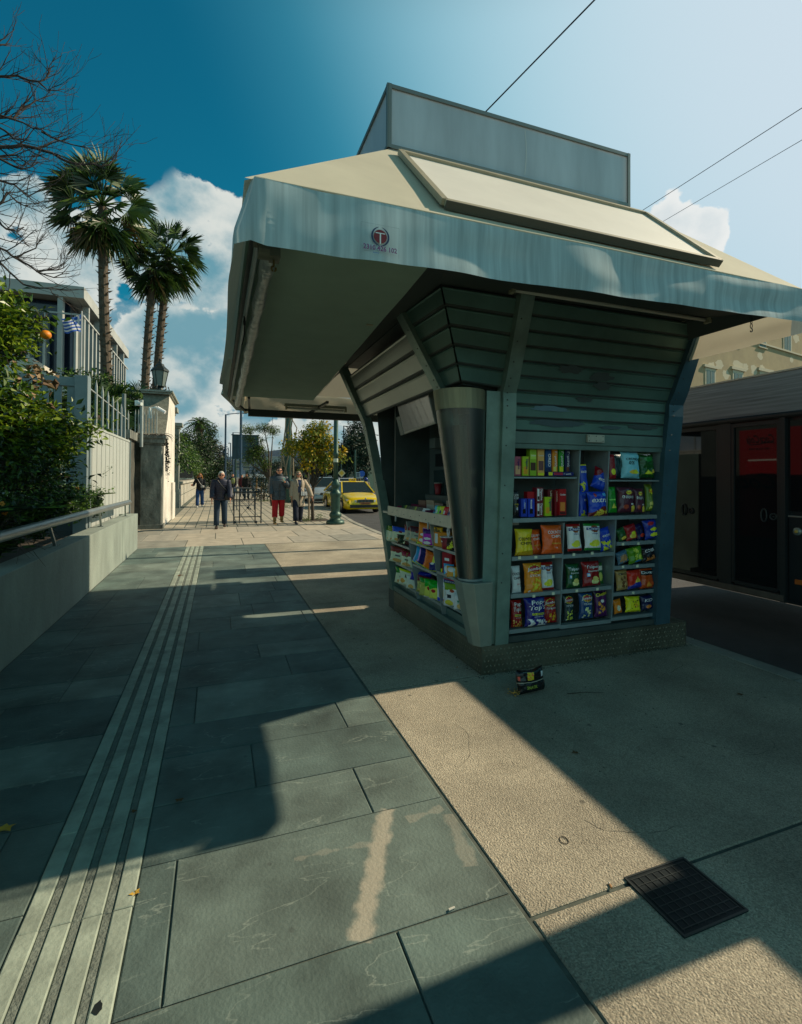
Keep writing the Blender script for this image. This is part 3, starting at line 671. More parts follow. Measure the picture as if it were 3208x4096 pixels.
# front shelving
def R(x0, y0, k): return lambda x, y: (x0+x*k, y0+y*k)
r4 = R(2000, 1750, 700/1708); r6 = R(2550, 1200, 658/957); r1 = R(0, 900, .596); r2 = R(600, 1600, .5855); r3 = R(1500, 1500, 500/991); rb = R(2700, 1600, .4127)
FN = Vector((0, -1, -.058)).normalized(); FU = Vector((.0, -.058, 1)).normalized()
def FP(x, y, rec=.03):
    p = atp(*r4(x, y), (3, yf(.25)+rec, .25), (0, 1, .058)); return p
def shelf(x0, y0, x1, y1, th, dep=.30, name='shelf'):
    a, c = FP(x0, y0), FP(x1, y1); z = (a.z+c.z)/2; t = th*.00082
    b = MB(); yy = yf(z)+.022
    b.box((max(a.x, 2.137), yy, z-t), (min(c.x, 3.66), yy+.012, z), 0); b.box((max(a.x, 2.137), yy+.012, z-.012), (min(c.x, 3.66), yy+dep, z-.002), 0)
    b.build(name, SHEL, K)
def divider(x0, y0, x1, y1):
    a, c = FP(x0, y0), FP(x1, y1); b = MB(); w = .006
    b.hexa([(c.x-w, yf(c.z)+.024, c.z), (c.x+w, yf(c.z)+.024, c.z), (c.x+w, yf(c.z)+.32, c.z), (c.x-w, yf(c.z)+.32, c.z), (c.x-w, yf(a.z)+.024, a.z), (c.x+w, yf(a.z)+.024, a.z), (c.x+w, yf(a.z)+.32, a.z), (c.x-w, yf(a.z)+.32, a.z)])
    b.build('divider', SHEL, K)
for a in ((130, 385, 745, 385, 15), (1060, 415, 1560, 415, 15), (120, 798, 1560, 745, 40), (110, 1160, 605, 1140, 38), (610, 1150, 1112, 1110, 38), (100, 1530, 585, 1490, 38), (590, 1485, 1083, 1445, 38), (85, 1868, 582, 1828, 38), (582, 1828, 1075, 1775, 38), (1075, 1760, 1490, 1705, 36), (1132, 1025, 1530, 995, 38), (1110, 1255, 1510, 1225, 38), (1100, 1510, 1500, 1480, 38)): shelf(*a)
for a in ((775, 110, 752, 775), (1068, 110, 1036, 745), (632, 832, 582, 1830), (1140, 800, 1085, 1765)): divider(*a)
b = MB(); b.box((2.12, yf(1)+.34, .215), (3.70, yf(1)+.36, 1.75)); b.build('shelf_back', INNER, K)
b = MB(); b.box((2.125, yf(.25)+.0, .216), (3.66, yf(.25)+.06, .262)); b.box((2.125, yf(.25)+.065, .216), (3.66, yf(.25)+.09, .30)); b.build('sill', GD, K)
for xx in (2.137, 3.655):
    b = MB(); b.hexa([(xx-.006, 3.40, .26), (xx+.003, 3.40, .26), (xx+.003, 3.72, .26), (xx-.006, 3.72, .26), (xx-.006, 3.32, 1.76), (xx+.003, 3.32, 1.76), (xx+.003, 3.72, 1.76), (xx-.006, 3.72, 1.76)]); b.build('side_panel', SHEL, K)
# ------------------------------------------------------------------ packets and boxes
PM = {}
def pm(c, gloss=.38):
    k = (c, gloss)
    if k not in PM: PM[k] = mat('print_%02x%02x%02x' % c, tuple(min(.86, v*1.55+.004) for v in c8(*c)), gloss, var=0)
    return PM[k]
WHT, BLK, YEL, NAVY, REDC, GRN, GOLD = (225, 225, 220), (12, 14, 16), (235, 200, 30), (10, 24, 100), (170, 16, 20), (20, 110, 40), (240, 170, 60)
BAGGRP = {'f': 'snack bags and boxes on the front shelves', 'l': 'snack bags and boxes on the side shelves', 'c': 'sweets and gum on the counter'}
def bag(O, u, v, n, w, h, base, label, seed=1, regs=(), texts=(), T=None, grp='f', name='snack_bag', cat='snack bag', tilt=0):
    """pillow packet. regs: (kind, a, b, ra, rb, colour) with a in -1..1 across, b in 0..1 up"""
    rd = random.Random(seed*77+5); T = T or w*.22; w = w*.97; o1, o2 = rd.uniform(0, 50), rd.uniform(0, 50)
    if tilt: u, v = u*math.cos(tilt)+v*math.sin(tilt), v*math.cos(tilt)-u*math.sin(tilt)
    cols = [base]; 
    for r in regs:
        if r[5] not in cols: cols.append(r[5])
    blobs = []
    for r in regs:
        if r[0] == 'blobs':
            for _ in range(int(r[6])): blobs.append((r[1]+rd.uniform(-1, 1)*r[3], r[2]+rd.uniform(-1, 1)*r[4], r[7]*rd.uniform(.6, 1.2), cols.index(r[5])))
    def col(a, b):
        m_ = 0
        for r in regs:
            k, ca, cb, ra, rb_, c = r[:6]
            if k == 'ell' and ((a-ca)/ra)**2+((b-cb)/rb_)**2 < 1: m_ = cols.index(c)
            elif k == 'rect' and abs(a-ca) < ra and abs(b-cb) < rb_: m_ = cols.index(c)
            elif k == 'tri' and 0 < (b-cb) < rb_ and abs(a-ca) < ra*(1-(b-cb)/rb_): m_ = cols.index(c)
            elif k == 'diag' and b < cb+rb_*math.sin(a*2.2+ra): m_ = cols.index(c)
            elif k == 'diagtop' and b > cb+rb_*math.sin(a*2.2+ra): m_ = cols.index(c)
        for (ca, cb, q, mi) in blobs:
            if ((a-ca)*w/2)**2+((b-cb)*h)**2 < (q*w*.8*(1+.35*math.sin(5*math.atan2(b-cb, a-ca)+ca*9)))**2: m_ = mi
        return m_
    def surf(a, b, side=1):
        ab = min(abs(a), 1)
        e = (1-ab**3.2)**.6 if ab < 1 else 0; eb = min(1, min(b, 1-b)/.16); eb = eb**.55 if eb > 0 else 0
        pinch = 1-.13*math.sin(PI*b)-.05*max(0, b-.5)+.03*(1-eb); t = T*.5*e*eb
        cr_ = mnoise.noise(Vector((a*2.2+o1, b*3.4+o2, seed)))*.16+mnoise.noise(Vector((a*6+o1, b*8+o2, seed+3)))*.08+mnoise.noise(Vector((a*14+o1, b*5+o2, seed+6)))*.03
        t = (t+cr_*T*.55*(eb+.2))*side if side > 0 else -t*.8
        wob = mnoise.noise(Vector((a*1.5+o2, b*3, seed*1.3)))*.03*w
        return O + u*(a*w*.5*pinch+wob) + v*(b*h) + n*(t+T*.5)
    b = MB(); nu, nv = 30, 40
    b.patch(lambda a, c: surf(a*2-1, c, 1), nu, nv, mf=lambda a, c: col(a*2-1, c))
    b.patch(lambda a, c: surf(a*2-1, c, -1), 8, 10, mi=0, flip=True)
    if u.cross(v).dot(n) < 0: b.f = [f[::-1] for f in b.f]
    ms = [pm(c, .24) for c in cols]
    g = b.build(name, ms, smooth=True, label=label, cat=cat, group=BAGGRP.get(grp), loc=O)
    for t_ in texts:
        s, ca, cb, wid, hgt, c = t_[:6]; sh = t_[6] if len(t_) > 6 else 0; rt = t_[7] if len(t_) > 7 else 0
        def ts(x, y, ca=ca, cb=cb, rt=rt):
            X_, Y_ = x*math.cos(rt)-y*math.sin(rt), x*math.sin(rt)+y*math.cos(rt)
            a = ca+X_/(w*.5); bb = cb+Y_/h; return surf(max(-.97, min(.97, a)), max(.02, min(.98, bb)), 1)+n*.0045
        mm = textmb(s, hgt*h/.72, O, u, v, 0, hgt*h*.018, surf=ts, shear=sh, wid=wid*w)
        mm.build('lettering', pm(c, .5), g)
    return g
def box_(O, u, v, n, w, h, d, base, label, regs=(), texts=(), grp='f', name='biscuit_box', cat='box', tilt=0):
    if tilt: u, v = u*math.cos(tilt)+v*math.sin(tilt), v*math.cos(tilt)-u*math.sin(tilt)
    b = MB(); b.obox(O-n*d, u, v, n, w, h, d, 0); cols = [base]
    for i, (a, c, ra, rb_, cc) in enumerate(regs):
        if cc not in cols: cols.append(cc)
        e = .0006*(i+1); q = O+u*(a*w/2)+v*(c*h); b.add([q-u*ra*w/2-v*rb_*h+n*e, q+u*ra*w/2-v*rb_*h+n*e, q+u*ra*w/2+v*rb_*h+n*e, q-u*ra*w/2+v*rb_*h+n*e], [(0, 1, 2, 3)], cols.index(cc))
    g = b.build(name, [pm(c, .4) for c in cols], label=label, cat=cat, group=BAGGRP.get(grp), loc=O)
    for t_ in texts:
        s, a, c, wid, hgt, cc = t_[:6]; vert = len(t_) > 6 and t_[6]
        q = O+u*(a*w/2)+v*(c*h)
        if vert: mm = textmb(s, hgt*w/.72, q, -v, u, .003, hgt*w*.03, wid=wid*h)
        else: mm = textmb(s, hgt*h/.72, q, u, v, .003, hgt*h*.03, wid=wid*w)
        mm.build('lettering', pm(cc, .5), g)
    return g
def fit(x0, y0, x1, y1, rec):
    a = FP(x0, y1, rec); c = FP(x1, y0, rec); return Vector(((a.x+c.x)/2, a.y, a.z)), c.x-a.x, (c-a).length and abs(c.z-a.z)
SD = [0]
def fb(x0, y0, x1, y1, base, label, regs=(), texts=(), rec=.09, tilt=0, **k):
    O, w, h = fit(x0, y0, x1, y1, rec); SD[0] += 1
    v = Vector((0, .10, 1)).normalized(); tilt += random.Random(SD[0]).uniform(-.045, .045)
    return bag(O+Vector((0, 0, .001)), X, v, (-Y+Z*.10).normalized(), w, h, base, label, SD[0], regs, texts, tilt=tilt, T=min(w*.42, .095), **k)
def fx(x0, y0, x1, y1, base, label, regs=(), texts=(), rec=.055, tilt=0, d=.05, **k):
    O, w, h = fit(x0, y0, x1, y1, rec); return box_(O+Vector((0, 0, .001)), X, Z, -Y, w, h, d, base, label, regs, texts, tilt=tilt, **k)
MAR, LIME, TAN = (110, 14, 40), (150, 175, 20), (200, 140, 70)
# top-left compartment
fx(141, 187, 214, 374, (150, 70, 90), 'narrow pink biscuit box, first from the left on the top shelf', [(0, .3, .7, .22, (200, 150, 110)), (.86, .5, .12, .48, MAR)], [('Digestive', .0, .60, .52, .30, (20, 25, 90), 1)])
fx(219, 187, 294, 374, LIME, 'narrow lime biscuit box, second from the left on the top shelf', [(-.1, .28, .6, .2, (215, 140, 30)), (.86, .5, .12, .48, MAR)], [('Digestive', .0, .60, .52, .30, (20, 25, 90), 1)])
fx(292, 117, 364, 374, (125, 160, 30), 'tall green cookie box with a dark cookie on the top shelf', [(0, .35, .8, .15, (60, 35, 20)), (0, .72, .85, .09, (160, 190, 70))], [('Cookies', 0, .74, .8, .055, WHT)])
fx(369, 117, 441, 374, (205, 150, 80), 'tall orange-tan cookie box with a speckled cookie on the top shelf', [(0, .38, .8, .18, (95, 60, 60)), (0, .06, .95, .05, YEL)], [('Cookies', 0, .74, .8, .055, WHT)])
fx(443, 122, 507, 332, (16, 60, 110), 'blue cookie box with white lettering down its face on the top shelf', [(0, .1, .8, .08, (10, 30, 70))], [('OREO', -.1, .52, .60, .50, WHT, 1)], rec=.07)
fx(511, 110, 569, 336, (225, 120, 20), 'orange cookie box with white lettering down its face on the top shelf', [(0, .12, .6, .1, (230, 190, 90))], [('Γεμιστά', -.1, .55, .66, .42, WHT, 1)], rec=.07)
fx(573, 110, 632, 336, (40, 125, 30), 'green cookie box with white lettering down its face on the top shelf', [(0, .12, .7, .12, YEL)], [('Γεμιστά', -.1, .55, .66, .42, WHT, 1)], rec=.07)
fx(636, 112, 690, 336, (16, 22, 62), 'dark navy cookie box with white lettering down its face on the top shelf', [(.1, .12, .6, .1, (90, 50, 30))], [('Γεμιστά', -.1, .55, .66, .42, WHT, 1)], rec=.07)
fx(468, 340, 720, 373, (12, 24, 90), 'flat navy box lying in front of the tall boxes on the top shelf', [(-.8, .5, .15, .45, YEL), (-.2, .5, .35, .35, (150, 30, 60))], [('Γεμιστά', .5, .3, .28, .42, WHT)], rec=.035)
# second-left compartment
fb(122, 520, 188, 775, BLK, 'black bag with pale lettering at the left end of the second shelf', [('rect', .2, .3, .25, .04, WHT)], [('UNTRY', 0, .76, .95, .10, WHT), ('CHIPS', 0, .66, .95, .09, WHT), ('PEPPER', 0, .44, .8, .05, (190, 170, 40)), ('SALT', 0, .36, .5, .05, (190, 170, 40))])
fx(207, 598, 271, 776, (18, 48, 150), 'left one of two blue boxes on the second shelf', [(0, .3, .5, .12, BLK), (0, .75, .25, .2, (60, 90, 190))], [('choco', 0, .62, .34, .25, WHT, 1)])
fx(275, 598, 343, 777, (20, 52, 160), 'right one of two blue boxes, the one under the red box', [(0, .3, .5, .13, BLK), (0, .7, .22, .24, WHT)], [('choco', 0, .70, .36, .22, (20, 40, 130), 1)])
fx(268, 530, 338, 597, (150, 10, 22), 'small plain red box lying on top of the blue boxes', rec=.08)
fx(352, 634, 426, 776, (100, 18, 36), 'dark red digestive box, lower one of the pair stacked on the second shelf', [(-.35, .5, .3, .42, (225, 215, 200)), (-.35, .28, .25, .12, (30, 25, 20))], [('Digestive', .22, .52, .8, .30, WHT, 1)])
fx(352, 490, 426, 632, (100, 18, 36), 'dark red digestive box, upper one of the pair stacked on the second shelf', [(-.35, .5, .3, .42, (225, 215, 200)), (-.35, .28, .25, .12, (30, 25, 20))], [('Digestive', .22, .52, .8, .30, WHT, 1)])
fx(438, 582, 516, 768, LIME, 'lime digestive box standing right of the stacked dark red ones', [(-.25, .3, .5, .16, (215, 140, 30)), (.86, .5, .12, .48, MAR)], [('Digestive', .25, .58, .62, .32, (20, 25, 90), 1)])
fx(465, 510, 530, 700, (95, 22, 26), 'brown-red box standing behind the lime digestive box', [], [('Coo', -.2, .8, .3, .45, (230, 190, 160), 1)], rec=.12)
fx(533, 513, 574, 767, (110, 12, 20), 'slim dark red cookie box standing in the shade beside the bright red one', [], [('Cookies', 0, .75, .4, .5, (220, 170, 150), 1)], rec=.08)
fx(578, 505, 655, 760, (150, 18, 22), 'bright red cookie box with a chip cookie at the right of the second shelf', [(0, .33, .7, .17, (200, 120, 50)), (0, .08, .8, .04, (60, 20, 20))], [('Cookies', 0, .76, .8, .07, WHT)])
# middle upper compartment
EX = (14, 56, 165)
fb(766, 265, 862, 532, EX, 'blue corn snack bag standing at the back left of the middle compartment', [('blobs', 0, .18, .8, .2, YEL, 9, .16), ('rect', 0, .97, 1, .03, YEL)], [('extra', .1, .68, .9, .12, WHT, .2)], rec=.13)
fb(846, 300, 1010, 512, EX, 'blue and dark red snack bag slumped on its side in the middle compartment', [('diagtop', 0, .75, .6, .2, (110, 12, 24)), ('ell', .5, .75, .3, .12, (60, 140, 210))], [('extra', 0, .38, .62, .18, WHT, .2)], rec=.12, tilt=-.35)
fb(752, 532, 850, 775, EX, 'blue snack bag with yellow sticks at the front left of the middle compartment', [('blobs', 0, .12, .7, .12, YEL, 7, .16)], [('ex', .3, .62, .4, .14, WHT, .2)], rec=.10)
fb(822, 532, 1022, 772, EX, 'biggest blue snack bag with ring snacks at the front of the middle compartment', [('diag', 0, .27, .5, .12, (90, 10, 16)), ('blobs', 0, .12, .8, .09, GOLD, 13, .085), ('ell', .6, .86, .3, .07, (70, 150, 215)), ('ell', -.45, .85, .12, .07, (150, 40, 30))], [('extra', 0, .56, .86, .21, WHT, .2)], rec=.05)
# right upper
fb(1055, 165, 1132, 405, (120, 12, 22), 'dark red bag with a yellow chip at the left of the top right shelf', [('ell', .1, .28, .7, .13, YEL)], (), rec=.07)
fb(1100, 165, 1190, 398, (14, 62, 74), 'dark teal bag half hidden behind the pale blue bag', (), (), rec=.15)
fb(1142, 148, 1334, 404, (110, 175, 190), 'pale blue crisp bag with a zero on it on the top right shelf', [('ell', .1, .22, .55, .08, GOLD), ('tri', .35, .18, .4, .16, YEL)], [('CRUNCH', 0, .66, .72, .09, (20, 60, 60)), ('0%', -.2, .50, .32, .13, (20, 60, 60))], rec=.08)
fb(1310, 165, 1484, 402, (14, 70, 24), 'dark green crisp bag at the right of the top right shelf', [('tri', -.1, .16, .5, .17, YEL), ('tri', .55, .20, .3, .15, GOLD), ('ell', 0, .75, .6, .1, (25, 110, 40))], (), rec=.11)
fb(1040, 485, 1136, 736, (22, 120, 30), 'bright green crisp bag at the left end of the second right shelf', [('tri', .1, .17, .6, .2, (210, 190, 60)), ('rect', 0, .5, .9, .03, (120, 200, 90))], (), rec=.07)
FOU = (70, 30, 46)
for (xa, xb, ya, lb, rc) in ((1115, 1290, 488, 'wide dark plum bag with a yellow badge on the second right shelf', .07), (1285, 1398, 500, 'narrow dark plum bag squeezed between the wide plum one and the olive one', .10)):
    fb(xa, ya, xb, 736, FOU, lb, [('ell', .1, .78, .36, .08, (230, 190, 50)), ('ell', .6, .15, .3, .12, GOLD), ('ell', -.35, .22, .3, .09, (150, 60, 40)), ('rect', .5, .32, .18, .025, WHT)], [("Lay's", .1, .76, .30, .06, REDC), ('Φούρνου', .05, .55, .82, .12, WHT)], rec=rc)
fb(1392, 458, 1520, 722, (86, 110, 24), 'olive green crisp bag with a red badge at the right of the second right shelf', [('ell', .1, .72, .7, .11, YEL), ('blobs', 0, .2, .5, .1, (225, 190, 90), 7, .14)], [("Lay's", .1, .69, .75, .10, REDC)], rec=.12)
# third row
CC = [('COUNTRY', .05, .56, .90, .12, None), ('CHIPS', .05, .41, .72, .11, None)]
def cc(c): return [t[:5]+(c,) for t in CC]
fb(117, 893, 304, 1156, (200, 170, 28), 'yellow crisp bag with black lettering at the left of the third row', [('diag', 0, .16, .5, .04, (160, 130, 20))], cc(BLK), rec=.06)
fb(258, 900, 400, 1144, (205, 80, 22), 'orange crisp bag half hidden between the yellow bag and the big orange bag', (), [('COUNTRY', .1, .72, .85, .09, WHT), ('CHIPS', .1, .58, .6, .09, WHT), ('BARBECUE', .1, .34, .6, .05, GOLD), ('rect'[:1] and '22', .2, .2, .12, .04, WHT)], rec=.12)
fb(372, 856, 590, 1138, (210, 78, 20), 'big orange crisp bag on the right of the third row left compartment', (), [('COUNTRY', .1, .70, .78, .11, WHT), ('CHIPS', .15, .56, .5, .10, WHT), ('BARBECUE', .15, .34, .5, .05, GOLD), ('22', .15, .2, .12, .04, WHT)], rec=.06)
def chip(x0, y0, x1, y1, tr, lb, rec=.07, tx='Chipita'):
    fb(x0, y0, x1, y1, (215, 215, 195), lb, [('rect', 0, .96, 1, .05, tr), ('rect', 0, .04, 1, .06, tr), ('ell', .05, .80, .5, .13, (120, 60, 20)), ('ell', -.05, .24, .62, .09, YEL), ('ell', .15, .30, .5, .10, (225, 190, 60)), ('rect', 0, .80, .9, .06, (18, 40, 110))], [(tx, 0, .77, .8, .08, WHT), ('chips', 0, .61, .36, .06, (18, 40, 110))], rec=rec)
chip(632, 846, 782, 1112, (150, 22, 20), 'white crisp bag with red ends and blue banner in the third row')
chip(786, 840, 966, 1106, (30, 110, 40), 'white crisp bag with green ends and blue banner in the third row', .05)
fb(956, 878, 1094, 1100, EX, 'blue snack bag with yellow sticks right of the green and white bag', [('blobs', 0, .2, .9, .18, YEL, 14, .12)], [('extra', 0, .62, .7, .13, WHT, .2)], rec=.10, tilt=.18)
# small packets on the right column, leaning back
def small(x0, y0, x1, y1, base, lb, regs, tx=(), tilt=0, rec=.07): fb(x0, y0, x1, y1, base, lb, regs, tx, rec=rec, tilt=tilt)
small(1138, 878, 1236, 1006, (16, 70, 30), 'small green packet at the left of the third right shelf', [('ell', 0, .2, .6, .14, GOLD)], tilt=.3)
small(1205, 848, 1330, 1002, (130, 16, 24), 'small dark red packet with golden crisps in the third right shelf', [('ell', 0, .28, .6, .16, GOLD), ('ell', .2, .45, .4, .1, YEL)], tilt=.25)
small(1310, 838, 1420, 1000, (16, 26, 70), 'small navy packet leaning in the middle of the third right shelf', [('ell', 0, .3, .5, .1, (200, 60, 40))], tilt=.3, rec=.11)
small(1384, 797, 1532, 990, (18, 44, 130), 'small bright blue packet with yellow ovals at the right of the third right shelf', [('ell', 0, .22, .6, .10, YEL), ('ell', .1, .5, .55, .09, YEL), ('ell', -.2, .8, .5, .09, (160, 30, 40))], tilt=.12)
small(1124, 1102, 1246, 1228, (60, 90, 110), 'small grey-blue packet at the left of the fourth right shelf', [('blobs', 0, .4, .5, .2, (150, 110, 70), 8, .2)], tilt=.25)
small(1218, 1062, 1378, 1224, (70, 120, 20), 'small lime green packet in the middle of the fourth right shelf', [('blobs', 0, .5, .5, .3, (170, 180, 60), 8, .13), ('ell', 0, .12, .5, .06, (30, 90, 160))], tilt=.2)
small(1348, 1052, 1500, 1206, (12, 14, 22), 'small black packet with white lettering at the right of the fourth right shelf', [('blobs', 0, .15, .5, .08, (150, 90, 40), 6, .12)], [('CORN', 0, .62, .7, .2, WHT)], tilt=.15)
small(1112, 1292, 1240, 1492, (150, 120, 70), 'beige paper-like packet at the left of the fifth right shelf', [('blobs', 0, .4, .4, .25, (90, 60, 30), 10, .12)], [('CRACK', 0, .78, .8, .1, BLK)], tilt=.05)
small(1212, 1290, 1362, 1476, (175, 40, 24), 'red and blue packet with yellow triangle in the fifth right shelf', [('diag', 0, .3, .7, .12, (24, 40, 130)), ('tri', .3, .35, .5, .35, GOLD)], (), tilt=.1)
small(1334, 1275, 1478, 1474, (165, 62, 16), 'orange corn chip packet with white lettering in the fifth right shelf', [('tri', 0, .1, .45, .3, (210, 120, 40)), ('rect', 0, .80, .95, .12, (20, 20, 24))], [('Doritos', 0, .76, .9, .13, WHT)])
small(1096, 1576, 1184, 1718, (200, 110, 20), 'small orange packet at the left of the bottom right shelf', [('ell', 0, .4, .5, .2, (225, 200, 170))], tilt=.12)
small(1186, 1542, 1344, 1706, (225, 190, 24), 'yellow packet with black zigzags in the bottom right shelf', [('blobs', 0, .5, .5, .35, (40, 34, 12), 9, .05), ('ell', .1, .45, .3, .15, (230, 160, 30))])
small(1346, 1534, 1474, 1682, (14, 22, 62), 'small navy packet with pale lettering at the right of the bottom right shelf', [('ell', 0, .25, .5, .12, (200, 110, 40))], [('KID', 0, .6, .7, .2, (200, 200, 210), .2)], tilt=.1)
# fourth row
fb(102, 1255, 204, 1518, (185, 190, 190), 'white crisp bag with dark lettering at the left of the fourth row', (), [('OUNTRY', 0, .66, .95, .10, (20, 24, 40)), ('CHIPS', .1, .50, .8, .10, (20, 24, 40)), ('SALT', .3, .30, .4, .05, REDC)], rec=.08)
def jumbo(x0, y0, x1, y1, base, sub, lb, blobc, ovc=(150, 24, 16), rec=.06, nb=9, bs=.09):
    fb(x0, y0, x1, y1, base, lb, [('ell', .05, .80, .72, .14, (235, 200, 60)), ('ell', .05, .80, .66, .12, ovc), ('blobs', 0, .26, .6, .18, blobc, nb, bs), ('ell', -.6, .06, .14, .03, WHT)], [('Jumbo', 0, .765, .8, .10, WHT, .1, .06), ('SNACKS', 0, .70, .4, .035, GOLD), (sub, .1, .55, .74, .07, WHT)], rec=rec)
jumbo(206, 1222, 402, 1516, (200, 120, 26), 'STICKS', 'golden orange snack bag with stick snacks in the fourth row', (225, 180, 50))
chip(368, 1216, 518, 1492, (140, 24, 20), 'white and red crisp bag tucked behind the golden orange bag', .10)
def tsi(x0, y0, x1, y1, base, lb, rec):
    fb(x0, y0, x1, y1, base, lb, [('ell', .15, .20, .5, .11, (220, 200, 130)), ('ell', .25, .30, .4, .1, (205, 180, 100)), ('rect', -.6, .48, .16, .08, (60, 140, 200))], [('Tsipers', .05, .74, .9, .12, (190, 220, 240)), ('Κυματιστά', .1, .60, .74, .06, WHT), ('1', -.6, .44, .12, .08, WHT)], rec=rec)
tsi(620, 1232, 766, 1472, (12, 66, 30), 'dark green ridged crisp bag at the left of the fourth row middle compartment', .07)
fb(925, 1222, 1006, 1432, (40, 90, 40), 'green and white bag mostly hidden behind the red ridged crisp bag', [('ell', 0, .35, .6, .2, (190, 190, 90)), ('rect', 0, .75, .8, .1, (200, 205, 180))], (), rec=.14)
tsi(772, 1206, 956, 1452, (120, 14, 16), 'dark red ridged crisp bag in the fourth row middle compartment', .06)
# bottom row
def pops(x0, y0, x1, y1, base, sub, lb, fl, rec=.06):
    fb(x0, y0, x1, y1, base, lb, [('blobs', 0, .13, .85, .12, fl, 22, .07), ('rect', .1, .44, .62, .03, YEL)], [('Pop-', .1, .78, .7, .15, WHT, .2, .05), ("Top's", 0, .60, .78, .15, WHT, .2, .05), (sub, .1, .42, .62, .045, NAVY), ('GLUTEN FREE', .1, .34, .5, .025, WHT)], rec=rec)
pops(88, 1585, 212, 1852, (130, 14, 16), 'BARBEQUE', 'red popcorn bag at the left end of the bottom row', (215, 150, 60), .08)
pops(206, 1553, 428, 1842, (14, 18, 100), 'CLASSIC', 'royal blue popcorn bag standing out in front of the bottom row', (200, 205, 210), .04)
jumbo(386, 1555, 540, 1812, (140, 20, 18), 'ΓΑΡΙΔΑΡΙΑ', 'red snack bag with curls right of the blue popcorn bag', (225, 150, 30), rec=.09)
jumbo(600, 1532, 720, 1792, (14, 42, 46), 'ΠΙΤΣΙΝΙΑ', 'dark teal snack bag with yellow drops in the bottom row', (215, 215, 70), rec=.09, nb=16, bs=.08)
jumbo(742, 1514, 892, 1768, (16, 56, 100), 'CLASSIC', 'mid blue snack bag with pale sticks in the bottom row', (190, 190, 130), rec=.06)
fb(896, 1494, 1036, 1752, (58, 14, 70), 'purple snack bag with orange puffs right of the mid blue bag', [('blobs', 0, .38, .6, .2, (225, 130, 30), 12, .09), ('ell', 0, .62, .3, .06, (230, 200, 190)), ('rect', 0, .9, 1, .05, BLK)], [('Cheetos', 0, .84, .9, .11, (240, 180, 40), .3, .15)], rec=.07)
for i, (x, y) in enumerate(((190, 1172), (350, 1166), (520, 1160), (720, 1142), (900, 1128), (330, 1546), (520, 1522), (750, 1494), (950, 1478), (1200, 1040), (1350, 1035), (1200, 1262), (1340, 1254), (1300, 1515))):
    p = FP(x, y, .018); b = MB(); b.box((p.x-.013, p.y-.0015, p.z-.012), (p.x+.013, p.y, p.z+.010)); b.build('price_tag', pm((215, 205, 170)), K)

# ------------------------------------------------------------------ side shelves and counter
def LP(x, y, Rg, rec=.03): return atp(*Rg(x, y), (xl(.25)+rec, 4, .25), (1, 0, .155))
rL = R(1560, 2080, 320/1662); rC = R(1540, 1850, 360/1708)
def lshelf(x0, y0, x1, y1, name='shelf', t=.022, dep=.30, Rg=rL, m=SHEL):
    a, c = LP(x0, y0, Rg), LP(x1, y1, Rg); z = (a.z+c.z)/2; b = MB(); xx = xl(z)+.03; ya, yb = max(a.y, c.y), min(a.y, c.y)
    ya = min(ya, 5.40); yb = max(yb, 3.545)
    b.box((xx, yb, z-t), (xx+.012, ya, z), 0); b.box((xx+.012, yb, z-.012), (xx+dep, ya, z-.002), 0); b.build(name, m, K)
    return z, ya, yb
for a in ((30, 455, 395, 560), (405, 460, 890, 560), (910, 560, 1360, 650), (120, 905, 455, 1000), (475, 935, 960, 1075), (985, 1090, 1450, 1220), (190, 1310, 545, 1450), (560, 1510, 1050, 1690), (1075, 1700, 1550, 1900)): lshelf(*a)
for a in ((340, 30, 585, 1730), (830, 60, 1100, 1990)):
    p, q = LP(a[0], a[1], rL), LP(a[2], a[3], rL); yy = (p.y+q.y)/2
    b = MB(); z0, z1 = q.z, p.z; b.hexa([(xl(z0)+.025, yy-.005, z0), (xl(z0)+.35, yy-.005, z0), (xl(z0)+.35, yy+.005, z0), (xl(z0)+.025, yy+.005, z0), (xl(z1)+.025, yy-.005, z1), (xl(z0)+.35, yy-.005, z1), (xl(z0)+.35, yy+.005, z1), (xl(z1)+.025, yy+.005, z1)]); b.build('divider', SHEL, K)
b = MB(); b.box((2.13, 3.54, .216), (2.15, 5.42, 1.16)); b.build('shelf_back', INNER, K)
b = MB(); b.hexa([(1.90, 5.44, .216), (2.30, 5.44, .216), (2.30, 5.46, .216), (1.90, 5.46, .216), (xl(1.9)+.02, 5.44, 2.8), (2.30, 5.44, 2.8), (2.30, 5.46, 2.8), (xl(1.9)+.02, 5.46, 2.8)]); b.box((1.90, 5.37, 0), (2.35, 5.55, .214)); b.build('end_panel', GD, K)
b = MB(); b.box((1.905, 3.54, .216), (1.95, 5.42, .27)); b.box((1.96, 3.54, .216), (1.99, 5.42, .33)); b.build('sill', GM, K)
b = MB(); b.box((xl(1.1)-.04, 3.545, 1.105), (xl(1.1)-.03, 5.10, 1.20)); b.box((xl(1.1)-.03, 3.545, 1.115), (2.35, 5.30, 1.135)); 
ct = b.build('counter', mat('counter_pale', (.62, .56, .44), .5, .2, var=.15, vscale=20), K)
b = MB(); rd = random.Random(8)
for y in (3.75, 3.86, 4.05, 4.20, 4.42, 4.60, 4.80, 4.95): 
    z = 1.15+rd.uniform(-.02, .02); b.ball((xl(1.1)-.041, y, z), (.003, .006, .006), 5)
b.build('bolt', GD, ct)
for y in (3.98, 4.82):
    b = MB(); b.box((xl(1.1)-.05, y, 1.055), (xl(1.1)-.04, y+.02, 1.115)); b.build('hook_clip', SHEL, ct)
